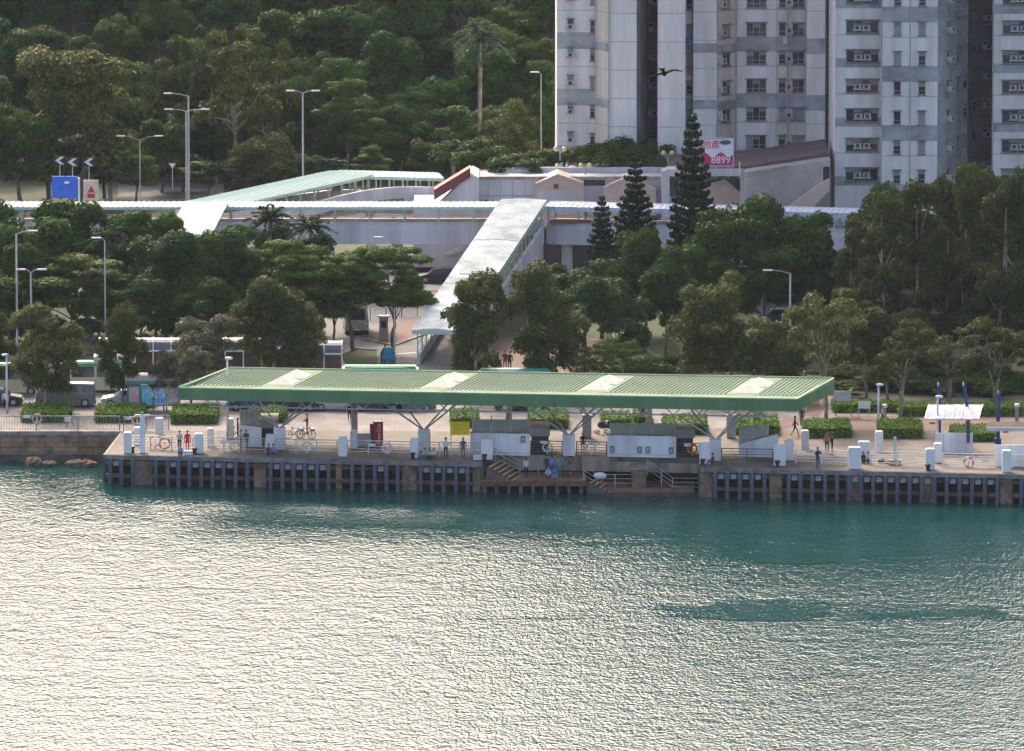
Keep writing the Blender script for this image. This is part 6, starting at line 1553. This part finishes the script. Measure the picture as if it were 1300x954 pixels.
# its open door
t = vehicle('minibus', G(122, 497), 0, 'cream and green minibus behind the grey van and poster shelter', 'minibus', CREAM, GREEN, L=7, W=2.1)
vehicle('minibus', G(484, 503), pi, 'minibus of which only the long green roof shows above the canopy, left of the ramp', 'minibus', CREAM, GREEN, L=7, W=2.1)
vehicle('minibus', G(652, 507), 0, 'minibus whose green roof shows between the two olive trees', 'minibus', CREAM, mat('bus_teal', (.05, .36, .26), .4), L=6.6, W=2.1)
vehicle('minibus', G(452, 421), R(93), 'cream minibus parked in the bay below the layered trees', 'minibus', mat('paint_yellowcream', (.42, .38, .24), .4), mat('paint_yellowcream'), L=5.5, W=2.1)
vehicle('car', G(560, 359), 0, 'black car parked below the footbridge by the dark maroon wall', 'car', PDK, PDK)
vehicle('car', G(327, 362), R(10), 'white car glimpsed between the trees below the left palm', 'car', PWH, PWH)
vehicle('van', Vector((Xat(480, 866, 0), 866, 1.1)), pi, 'white rounded van roof showing above the green walkway roof', 'van', PWH, PWH)
vehicle('car', G(988, 412), 0, 'navy car half hidden behind shrubs below the grey street lamp', 'car', PBL, PBL)
vehicle('car', G(577, 466), R(80), 'dark blue car nose beside the foot of the ramp', 'car', PBL, PBL, L=4.2) if False else None
# ------------------------------------------------------------ bus shelters with posters
def poster_mat(i):
    cs = [((.35, .16, .42), (.62, .6, .68)), ((.62, .30, .22), (.55, .45, .55)), ((.08, .42, .62), (.3, .62, .7)), ((.10, .30, .60), (.5, .62, .72)), ((.60, .55, .30), (.4, .2, .5))]
    a, b = cs[i % 5]; m, t, bs = new_mat('poster_print'); N, L = t.nodes.new, t.links.new
    tc = N('ShaderNodeTexCoord'); n = N('ShaderNodeTexNoise'); n.inputs['Scale'].default_value = 2.2+i*.3; n.inputs['Distortion'].default_value = 1.5; L(tc.outputs['Object'], n.inputs[0])
    cr = N('ShaderNodeValToRGB'); cr.color_ramp.elements[0].position = .45; cr.color_ramp.elements[0].color = (*a, 1); cr.color_ramp.elements[1].position = .55; cr.color_ramp.elements[1].color = (*b, 1); L(n.outputs[0], cr.inputs[0]); L(cr.outputs[0], bs.inputs['Base Color']); bs.inputs['Roughness'].default_value = .3; return m
SHG = mat('shelter_green', (.05, .22, .16), .5); BRL = mat('shelter_roof_beige', (.40, .37, .30), .6, var=.1)
def barrel(mb, x0, x1, yc, z0, r, h, n=8, th=.06):
    v = []
    for i in range(n+1):
        a = pi*i/n; y_ = yc-r*cos(a); z_ = z0+h*sin(a); v += [(x0, y_, z_), (x1, y_, z_), (x0, yc-(r-th)*cos(a), z0+(h-th)*sin(a)), (x1, yc-(r-th)*cos(a), z0+(h-th)*sin(a))]
    fs = []
    for i in range(n): k = i*4; fs += [(k, k+1, k+5, k+4), (k+2, k+6, k+7, k+3), (k, k+4, k+6, k+2), (k+1, k+3, k+7, k+5)]
    fs += [(0, 2, 3, 1), (n*4, n*4+1, n*4+3, n*4+2)]
    mb.add(v, fs)
def bus_shelter(px0, px1, py, h, n, label, seed, blue=False):
    a, b = G(px0, py), G(px1, py); t = empty('bus_shelter', ((a.x+b.x)/2, a.y, 0), label, 'bus shelter'); fm = NAVY if False else SHG
    mb = MB(); barrel(mb, a.x-.2, b.x+.2, a.y+.7, h, 1.0, .55); mb.build('barrel_roof', BRL, t, world=True)
    mb = MB(); mb.box(a.x-.2, b.x+.2, a.y-.35, a.y-.25, h-.3, h); mb.build('fascia_beam', fm, t, world=True)
    for i in range(n+1): xx = a.x+(b.x-a.x)*i/n; MB().box(xx-.06, xx+.06, a.y-.06, a.y+.06, 0, h-.02).build('post', fm, t, world=True)
    for i in range(n):
        xa = a.x+(b.x-a.x)*(i+.12)/n; xb = a.x+(b.x-a.x)*(i+.88)/n
        f_ = MB().box(xa-.05, xb+.05, a.y-.03, a.y+.05, .35, h-.4).build('poster_case', fm, t, world=True)
        o = MB().box(xa, xb, a.y-.05, a.y-.033, .45, h-.5).build('poster', poster_mat(seed+i), None, world=True); ml = o.location.copy(); o.parent = f_; o.location = ml-Vector(t['_loc'])-f_.location
    MB().box(a.x, b.x, a.y+.4, a.y+.8, .42, .48).build('bench', mat('bench_wood', (.25, .17, .1), .7), t, world=True)
bus_shelter(122, 158, 497, 2.55, 3, 'poster shelter with a beige roof right behind the grey van', 0)
bus_shelter(162, 228, 521, 2.5, 4, 'poster shelter with blue posters left of the canopy corner', 1)
WK_R = mat('barrel_roof_purple', (.12, .115, .15), .35, var=.08)
def barrel_walk(px0, px1, py, label, base):
    a, b = G(px0, py), G(px1, py); t = empty('covered_walkway', ((a.x+b.x)/2, a.y, 0), label, 'covered walkway'); n = max(2, round((b.x-a.x)/1.55))
    mb = MB(); barrel(mb, a.x, b.x, a.y+1.1, 2.25, 1.3, .95); mb.build('barrel_roof', WK_R, t, world=True)
    for i in range(n+1):
        xx = a.x+(b.x-a.x)*i/n; mb = MB(); barrel(mb, xx-.05, xx+.05, a.y+1.1, 2.27, 1.36, 1.0); mb.build('arch_rib', RAILW, t, world=True)
        MB().box(xx-.05, xx+.05, a.y-.24, a.y-.14, 0, 2.27).build('post', RAILW, t, world=True)
    MB().box(a.x, b.x, a.y-.28, a.y-.1, 2.16, 2.3).build('gutter', RAILW, t, world=True)
    MB().box(a.x+.06, b.x-.06, a.y+1.9, a.y+2.0, 0, 2.2).build('back_panel', mat('back_panel_brown', (.15, .10, .08), .8), t, world=True)
barrel_walk(126, 332, 478, 'long purple-grey barrel-roofed walkway behind the pale trees', 0)
barrel_walk(389, 434, 482, 'short purple-grey barrel-roofed bay left of the small lawn', 1)
# kiosks by the kerb
for px, py, h, w, lb in [(487, 433, 2.1, .8, 'grey upright ticket kiosk on the pavement below the layered trees'), (343, 428, 2.9, 2.6, 'beige pillar-like hut between the olive tree and the minibus bay')]:
    p = G(px, py); t = empty('kiosk', p, lb, 'kiosk'); MB().box(-w/2, w/2, 0, .8, .02, h).build('cabinet', mat('kiosk_grey', (.33, .33, .34), .6), t, bevel=.03); MB().box(-w/2-.1, w/2+.1, -.1, .9, h+.003, h+.12).build('roof', STEEL, t); MB().box(-w*.3, w*.3, -.02, -.003, h*.55, h*.85).build('window', GLASSD, t)
# fences by the roads
railing(470, 408, 530, 401, 'low grey street railing behind the kiosk', POLE, vert=True, step=2.2)
railing(543, 385, 600, 384, 'grey street railing in front of the black car below the footbridge', POLE, vert=True, step=2.2)
railing(380, 436, 430, 436, 'grey street railing left of the minibus bay', POLE, vert=True, step=2.2) if False else None

# ------------------------------------------------------------ bicycles, pram, cart
def bicycle(px, py, rz, label):
    p = G(px, py); t = empty('bicycle', p, label, 'bicycle', rz=rz)
    for x in (-.52, .52):
        w = MB().torus((x, 0, .34), .32, .028, n=20, m=6).build('wheel', DARK, t)
        mb = MB()
        for k in range(6): a = pi*k/6; mb.bar((x-.3*cos(a), 0, .34-.3*sin(a)), (x+.3*cos(a), 0, .34+.3*sin(a)), .01)
        mb.build('spokes', RAILM, w)
    mb = MB(); P_ = dict(r=(-.52, 0, .34), b=(-.08, 0, .32), s=(-.2, 0, .82), h=(.36, 0, .85), f=(.52, 0, .34))
    for a, b in (('r', 'b'), ('b', 's'), ('s', 'h'), ('b', 'h'), ('h', 'f'), ('r', 's')): mb.tube([P_[a], P_[b]], .022, 6)
    mb.build('frame', BLACK, t); mb = MB(); mb.tube([(.36, 0, .85), (.34, 0, .98)], .02, 6); mb.tube([(.3, -.28, 1.0), (.36, 0, .98), (.3, .28, 1.0)], .02, 6); mb.build('handlebar', BLACK, t)
    MB().box(-.34, -.08, -.07, .07, .88, .94).build('saddle', BLACK, t, bevel=.02); MB().box(.42, .75, -.16, .16, .62, .85).build('basket', STEEL, t)
bicycle(374, 557, 0.1, 'bicycle leaning left of the canopy plinth, the left of two'); bicycle(388, 557, -.2, 'bicycle beside the person under the canopy, the right of two'); bicycle(300, 556, .3, 'bicycle beside the person in dark red near the sloping wall')
p = G(764, 551); t = empty('pram', p, 'dark pushchair with a white hood edge below the canopy', 'pram', rz=.4)
mb = MB(); mb.sphere((0, 0, .75), .38, .3, .32, 12, 8); mb.build('hood', mat('pram_fabric', (.03, .035, .06), .8), t); mb = MB(); mb.bar((-.4, -.2, .2), (.45, -.2, 1.05), .04); mb.bar((-.4, .2, .2), (.45, .2, 1.05), .04); mb.bar((.4, -.2, .2), (-.3, -.2, .6), .04); mb.bar((.45, -.22, 1.05), (.45, .22, 1.05), .05); mb.build('frame', RAILM, t)
for x in (-.4, .4):
    for y in (-.22, .22): MB().torus((x, y, .17), .13, .035, n=12, m=6).build('wheel', DARK, t)
p = G(492, 462); t = empty('covered_cart', p, 'cart under a bright teal cover at the end of the small lawn', 'cart')
mb = MB(); mb.ext([(-.45, .15), (.5, .15), (.6, 1.0), (.35, 1.45), (-.2, 1.4), (-.5, .8)], -.4, .4); mb.build('cover', mat('teal_cloth', (.02, .26, .38), .7, bump=.4), t, bevel=.05)
for x in (-.35, .4): MB().torus((x, -.45, .2), .16, .04, n=12, m=6).build('wheel', DARK, t)
p = G(432, 583); o = MB().box(-.7, .35, -.2, .25, .004, .12).build('rope_heap', mat('faded_red', (.35, .09, .08), .9, bump=.5), bevel=.05); o.location = p; tag(o, 'faded red heap of rope at the foot of a white pillar', 'rope')
p = G(1119, 588); mb = MB(); mb.sphere((0, 0, .2), .3, .2, .2, 10, 6); mb.sphere((.3, .05, .15), .2, .15, .15, 8, 5); o = mb.build('bag', BLACK, smooth=True); o.location = p; tag(o, 'black bags lying on the pier near the stone post', 'bag')
p = G(1126, 589); mb = MB(); mb.sphere((0, 0, .12), .22, .15, .13, 10, 6); o = mb.build('bag', ORANGE, smooth=True); o.location = p; tag(o, 'small orange bag on the pier beside the black bags', 'bag')
p = G(763, 0) if False else None

# ------------------------------------------------------------ flying kite (bird)
def bird():
    c = Q(843, 93, 450); t = empty('bird_of_prey', c, 'brown bird of prey gliding with spread wings in front of the tower', 'bird')
    rng_ = random.Random(1)
    def wing(sx, tipx, tipz):
        mb = MB(); n = 7; lead = []; trail = []
        for i in range(n+1):
            u = i/n; x = sx*.06+(tipx-sx*.06)*u; z = tipz*sin(u*pi*.5)*(1 if sx < 0 else 1)+(.07*sin(u*pi))
            ch = .26*(1-u*.35) if u < .9 else .12; lead.append((x, -.12+.1*u, z)); trail.append((x, -.12+.1*u+ch+.05*sin(i*2.7), z-.02))
        v = lead+trail+[(a, b, c_-.025) for a, b, c_ in lead]
        fs = [(i, i+1, n+2+i, n+1+i) for i in range(n)]+[(2*n+2+i, 2*n+3+i, n+2+i, n+1+i) for i in range(n)]+[(i, i+1, 2*n+3+i, 2*n+2+i) for i in range(n)]
        mb.add(v, fs); mb.build('wing', [mat('feather_brown', (.028, .016, .010), 1.0, spec=.0, var=.4, scale=8)], t)
    wing(-1, -.74, -.16); wing(1, .76, .02)
    mb = MB(); mb.tube([(-.02, -.32, -.02), (0, -.26, 0), (0, -.1, 0), (0, .15, -.01), (0, .32, 0), (0, .5, 0)], [.015, .05, .085, .08, .045, .02], 10); mb.build('body', mat('feather_dark', (.015, .010, .008), 1.0, spec=.0, var=.4, scale=9), t, smooth=True)
    t.rotation_euler = (R(14), R(-3), R(8)); t.scale = (1.2, 1.2, 1.6)
    MB().add([(-.04, .3, 0), (.04, .3, 0), (.15, .62, .01), (0, .56, .01), (-.15, .62, .01), (-.04, .3, -.02), (.04, .3, -.02), (.15, .62, -.01), (0, .56, -.01), (-.15, .62, -.01)], [(0,1,2,3,4),(9,8,7,6,5),(0,5,6,1),(1,6,7,2),(2,7,8,3),(3,8,9,4),(4,9,5,0)]).build('tail', mat('feather_brown'), t)
    MB().tube([(-.02, -.32, -.02), (-.02, -.37, -.045)], [.015, .004], 6).build('beak', YELL, t)
bird()

# ------------------------------------------------------------ people
CL = {}
def cloth(c, k=''): 
    n = 'cloth_%d_%d_%d' % tuple(int(v*100) for v in c); return mat(n, c, .9, var=.1, scale=4)
SKIN = mat('skin', (.42, .26, .18), .6, var=.04); HAIR = mat('hair_black', (.012, .01, .01), .6); SHOE = mat('shoes', (.06, .055, .055), .7)
BODY = {}
def body_mesh(pose):
    if pose in BODY: return BODY[pose]
    V = []; E_ = []; Rr = []; Bn = []
    def j(p, r, b, par=None):
        V.append(Vector(p)); Rr.append(r); Bn.append(b)
        if par is not None: E_.append((par, len(V)-1))
        return len(V)-1
    base = pose.split('_')[0]; sit = base == 'sit'; pz = {'sit': .16, 'crouch': .32}.get(base, .93); lean = .12 if sit else (.5 if base == 'bend' else (.3 if base == 'crouch' else .02))
    pel = j((0, 0, pz), .125, 'hip'); sp = j((0, -lean*.2, pz+.17), .115, 'torso', pel); ch = j((0, -lean*.42, pz+.36), .135, 'torso', sp); ub = j((0, -lean*.56, pz+.47), .09, 'torso', ch)
    nk = j((0, -lean*.66, pz+.55), .052, 'head', ub); hb = j((0, -lean*.70-.01, pz+.61), .07, 'head', nk); hc = j((0, -lean*.72-.015, pz+.69), .092, 'head', hb); ht = j((0, -lean*.72, pz+.765), .062, 'head', hc)
    nose = j((0, -lean*.72-.118, pz+.672), .012, 'head', hc)
    for s in (-1, 1): j((s*.1, -lean*.72, pz+.68), .014, 'head', hc)
    ph = {'walk': .32, 'walk_b': -.32}.get(pose, 0)
    for s in (-1, 1):
        sh = j((s*.18, -lean*.5, pz+.44), .06, 'arm', ch)
        if sit: el_ = (s*.22, -.2, pz+.2); wr = (s*.12, -.38, pz+.22)
        elif pose == 'stand_front': el_ = (s*.24, -lean*.5, pz+.18); wr = (s*.1, -.26, pz+.26)
        elif pose == 'stand_rail': el_ = (s*.26, -.12, pz+.2); wr = (s*.16, -.34, pz+.16)
        elif base == 'bend': el_ = (s*.2, -.5, pz+.15); wr = (s*.12, -.55, pz-.1)
        elif base == 'crouch': el_ = (s*.22, -.3, pz+.2); wr = (s*.1, -.42, pz+.1)
        else: el_ = (s*.25, -s*ph*.4, pz+.17); wr = (s*.25, -.06-s*ph*.9, pz-.07)
        e_ = j(el_, .042, 'arm', sh); w_ = j(wr, .028, 'fore', e_); d = (Vector(wr)-Vector(el_)).normalized()
        side = Vector((1, 0, 0)) if abs(d.x) < .8 else Vector((0, 1, 0)); pal = j(Vector(wr)+d*.06, .03, 'hand', w_)
        for k, (o, l) in enumerate(((-.028, .075), (-.009, .088), (.010, .082), (.028, .062))):
            f1 = j(Vector(wr)+d*.105+side*o, .0095, 'hand', pal); j(Vector(wr)+d*(.105+l*.75)+side*o+Vector((0, -.015, 0)), .008, 'hand', f1)
        j(Vector(wr)+d*.05+side*(-s*.045)+Vector((0, -.025, 0)), .0105, 'hand', pal)
        hp = j((s*.095, 0, pz-.05), .09, 'hip', pel)
        if sit: kn = (s*.13, -.42, .38); an = (s*.13, -.50, .06)
        elif base == 'crouch': kn = (s*.16, -.36, .46); an = (s*.13, -.1, .08)
        else: kn = (s*.1, -.02-s*ph*.5-abs(ph)*.12, .49); an = (s*.1, .02-s*ph*1.0, .08+(.06 if s*ph < 0 else 0))
        k_ = j(kn, .058, 'thigh', hp); a_ = j(an, .038, 'shin', k_); j((an[0], an[1]-.14, max(.035, an[2]-.045)), .032, 'foot', a_); j((an[0], an[1]+.05, max(.035, an[2]-.045)), .03, 'foot', a_)
    me = bpy.data.meshes.new('skel'); me.from_pydata(V, E_, []); o = bpy.data.objects.new('skel', me); COL.objects.link(o)
    md = o.modifiers.new('s', 'SKIN'); md.use_smooth_shade = True; o.modifiers.new('d', 'SUBSURF').levels = 1
    sv_ = me.skin_vertices[0].data
    for i, r in enumerate(Rr): sv_[i].radius = (r*(1.25 if Bn[i] in ('torso', 'hip') and i < 4 else 1), r*(.85 if i < 4 else 1)); sv_[i].use_root = (i == 0)
    dg = bpy.context.evaluated_depsgraph_get(); dg.update(); m2 = bpy.data.meshes.new_from_object(o.evaluated_get(dg)); bpy.data.objects.remove(o)
    segs = [(V[a], V[b], Bn[b], Rr[b]) for a, b in E_]; ids = {'head': 0, 'torso': 1, 'arm': 2, 'fore': 3, 'hand': 0, 'hip': 4, 'thigh': 4, 'shin': 5, 'foot': 6}
    m2.materials.clear()
    mi = []
    for p in m2.polygons:
        c = p.center; best = None
        for a, b, n_, r in segs:
            ab = b-a; t_ = max(0, min(1, (c-a).dot(ab)/ab.length_squared)); d_ = (c-(a+ab*t_)).length-r*.7
            if best is None or d_ < best[0]: best = (d_, n_)
        mi.append(ids[best[1]])
    for k in range(7): m2.materials.append(SKIN)
    m2.polygons.foreach_set('material_index', mi); m2.polygons.foreach_set('use_smooth', [True]*len(m2.polygons)); BODY[pose] = (m2, V[hc].copy()); return BODY[pose]
def person(px, py, pose, rz, shirt, legs, label, long=True, shorts=False, h=1.68, z=0.006, Y=None, hair=None, longhair=False):
    me, hc = body_mesh(pose); p = G(px, py, z) if Y is None else Vector((Xat(px, Y, z), Y, z)); t = empty('person', p, label, 'person', rz=rz); s = h/1.72; t.scale = (s, s, s)
    m = me.copy(); sh, lg = cloth(shirt), cloth(legs)
    for i, k in enumerate([SKIN, sh, sh, sh if long else SKIN, lg, SKIN if shorts else lg, SHOE]): m.materials[i] = k
    o = bpy.data.objects.new('body', m); COL.objects.link(o); o.parent = t
    mb = MB(); mb.sphere((hc.x, hc.y+.018, hc.z+.028), .105, .108, .098, 12, 8)
    mb.v = [(x, y if y > hc.y-.075 else hc.y-.075, max(z_, hc.z-.04 if y > hc.y else hc.z+.03)) for x, y, z_ in mb.v]
    if longhair: mb.sphere((hc.x, hc.y+.07, hc.z-.10), .085, .045, .15, 10, 6)
    mb.build('hair', hair or HAIR, t, smooth=True); return t
W_, K_, J_, NV, GY, RD, PK, GN, KH = (.6, .6, .62), (.015, .015, .018), (.05, .09, .18), (.02, .03, .07), (.15, .15, .16), (.45, .03, .03), (.5, .25, .3), (.03, .09, .08), (.3, .26, .17)
F, Bk, Lf, Rt = 0, pi, -pi/2, pi/2      # faces camera / away / to the left / to the right of the picture
person(89, 543, 'walk', Lf+.0, K_, GY, 'man in a black top and grey trousers walking behind the quay railing')
person(7, 521, 'stand', F, W_, K_, 'person in a white top and black trousers at the far left by the pole lamp')
person(118, 446, 'walk', Rt, (.35, .33, .45), GY, 'person in a pale purple top walking on the lawn path at the left')
person(228, 573, 'stand_rail', F, (.45, .42, .55), K_, 'person in a pale lilac shirt and black trousers behind the left pier railing')
person(229, 578, 'sit', F, (.25, .4, .55), J_, 'person in light blue sitting on the pier edge left of the person in red')
person(238, 573, 'stand', F, RD, RD, 'person dressed all in bright red next to the second white pillar')
person(302, 557, 'stand', Lf, (.15, .03, .04), K_, 'person in a dark red top beside a bicycle near the sloping wall')
person(306, 572, 'stand_rail', Lf, PK, K_, 'person in a pink top and black trousers left of the one in dark green')
person(312.5, 572, 'stand', F, GN, K_, 'person in a dark green top standing before the white sloping wall')
person(341, 578, 'sit', F, (.10, .03, .05), J_, 'person in a dark top sitting below a white pillar, left of the pair')
person(347, 578, 'sit', F, (.25, .22, .4), J_, 'person in a lilac top sitting below a white pillar, right of the pair')
person(390, 551, 'stand_rail', Lf, (.16, .05, .04), (.16, .1, .08), 'person in dark red-brown standing behind the bicycles')
person(444, 537, 'walk', F, K_, (.05, .05, .05), 'man in a black shirt and shorts crossing the pale plaza under the canopy', shorts=True, long=False)
person(539.5, 583, 'sit', F, (.4, .35, .5), J_, 'person in a pale purple top sitting on the pier edge, the left of three')
person(545, 583, 'sit', .3, (.55, .38, .15), K_, 'person in an orange-yellow top sitting on the pier edge, the middle of three')
person(551, 583, 'sit', -.2, (.5, .5, .6), J_, 'person in a whitish top sitting on the pier edge, the right of three')
person(566, 582, 'stand_rail', Bk, W_, NV, 'man in a white T-shirt and navy trousers seen from behind on the pier edge', long=False)
person(588, 582, 'stand', F, GN, J_, 'man in a dark green top and jeans standing below the yellow sign')
person(641, 470, 'walk', F, (.18, .03, .05), K_, 'person in a dark red top between the olive trees, the left of two', h=1.7)
person(647, 471, 'walk_b', F, (.10, .02, .04), K_, 'person in a blackish top between the olive trees, the right of two', h=1.7)
ZP = -1.345
def lperson(px, dy, *a, **k): return person(px, 0, *a, z=ZP, Y=yf+dy, **k)
lperson(668, 1.2, 'stand', F, (.6, .5, .52), K_, 'person in a pinkish white shirt standing alone on the landing stage', long=False)
lperson(696, .5, 'crouch', F, (.5, .5, .6), NV, 'person in a striped white top crouching at the front of the landing group')
lperson(703, .7, 'crouch', .4, (.1, .2, .35), (.5, .5, .5), 'person in blue crouching right of the striped one')
lperson(694.5, 2.6, 'stand', F, (.03, .04, .08), J_, 'black-haired person in navy at the left back of the landing group', longhair=True)
lperson(701, 2.2, 'stand_front', F, (.10, .28, .65), J_, 'person in a bright blue top in the middle of the landing group')
lperson(708, 2.0, 'stand_front', .5, (.3, .26, .18), (.05, .16, .35), 'person in a khaki top and blue trousers in the landing group', hair=mat('hair_brown', (.12, .08, .05), .6))
lperson(714, 2.6, 'stand', Lf, (.12, .36, .6), J_, 'person in a blue jacket at the right back of the landing group')
lperson(724, 2.2, 'stand', Lf, (.10, .09, .13), (.12, .1, .1), 'person in a dark grey top and shorts standing right of the landing group', shorts=True, long=False)
person(740, 574, 'stand', F, K_, K_, 'person all in black behind the short dark railing right of the central plinth', h=1.55)
person(749, 547, 'stand', Rt, K_, GY, 'person in black standing beside the pushchair')
person(816, 535, 'walk', F, K_, K_, 'person in black walking on the plaza above the second white wall')
person(906, 590, 'sit', Lf, (.03, .03, .05), (.4, .05, .05), 'person in a dark top and red trousers sitting at the right landing pillar')
person(1009, 554, 'walk', Rt, K_, (.02, .02, .02), 'woman in a black dress walking under the right end of the canopy', shorts=True, longhair=True)
person(1018, 542, 'walk_b', Bk, (.06, .06, .04), (.05, .045, .035), 'man in dark olive clothes walking away near the canopy end')
person(1037, 514, 'walk', Bk, K_, GY, 'person in black on the red path, the left of the distant pair')
person(1046, 511, 'walk_b', Bk, (.10, .04, .04), K_, 'person in dark red on the red path, the right of the distant pair')
person(1050, 575, 'stand', F, (.4, .12, .14), K_, 'person in a reddish top behind the railing right of the man in a dark jacket')
person(1056.5, 577, 'stand_front', Lf, K_, K_, 'person in a black top and shorts beside the one in the reddish top', shorts=True)
person(1038, 595.5, 'stand_rail', .5, NV, J_, 'man in a navy jacket and jeans standing on the open pier edge at the right', h=1.75)
person(1096, 588, 'sit', F, K_, K_, 'person in black sitting beside the wide white pillar')
person(1101.5, 588, 'sit', .3, (.35, .42, .6), J_, 'person in light blue sitting right of the one in black')
person(1120, 541, 'walk', Lf, (.45, .43, .45), K_, 'person in a pale top and black shorts walking near the garden lamp', shorts=True)
person(1289, 590, 'stand_rail', F, RD, K_, 'person in a red top behind the railing at the right edge', h=1.6)
person(484, 462, 'bend', Rt, (.04, .03, .03), K_, 'person in dark clothes bending over the teal-covered cart')

# ------------------------------------------------------------ air
def haze():
    mb = MB().box(-2600, 2600, -700, 6100, -6.5, 150)
    m = bpy.data.materials.new('haze'); m.use_nodes = True; nt = m.node_tree; nt.nodes.clear()
    o = nt.nodes.new('ShaderNodeOutputMaterial'); v = nt.nodes.new('ShaderNodeVolumePrincipled'); v.inputs['Color'].default_value = (.80, .88, 1, 1)
    v.inputs['Density'].default_value = HAZE; v.inputs['Anisotropy'].default_value = .0; nt.links.new(v.outputs[0], o.inputs['Volume'])
    h = mb.build('haze', m, world=True); h['kind'] = 'stuff'; h['label'] = 'thin pale daylight haze'
HAZE = 0.000024
haze()
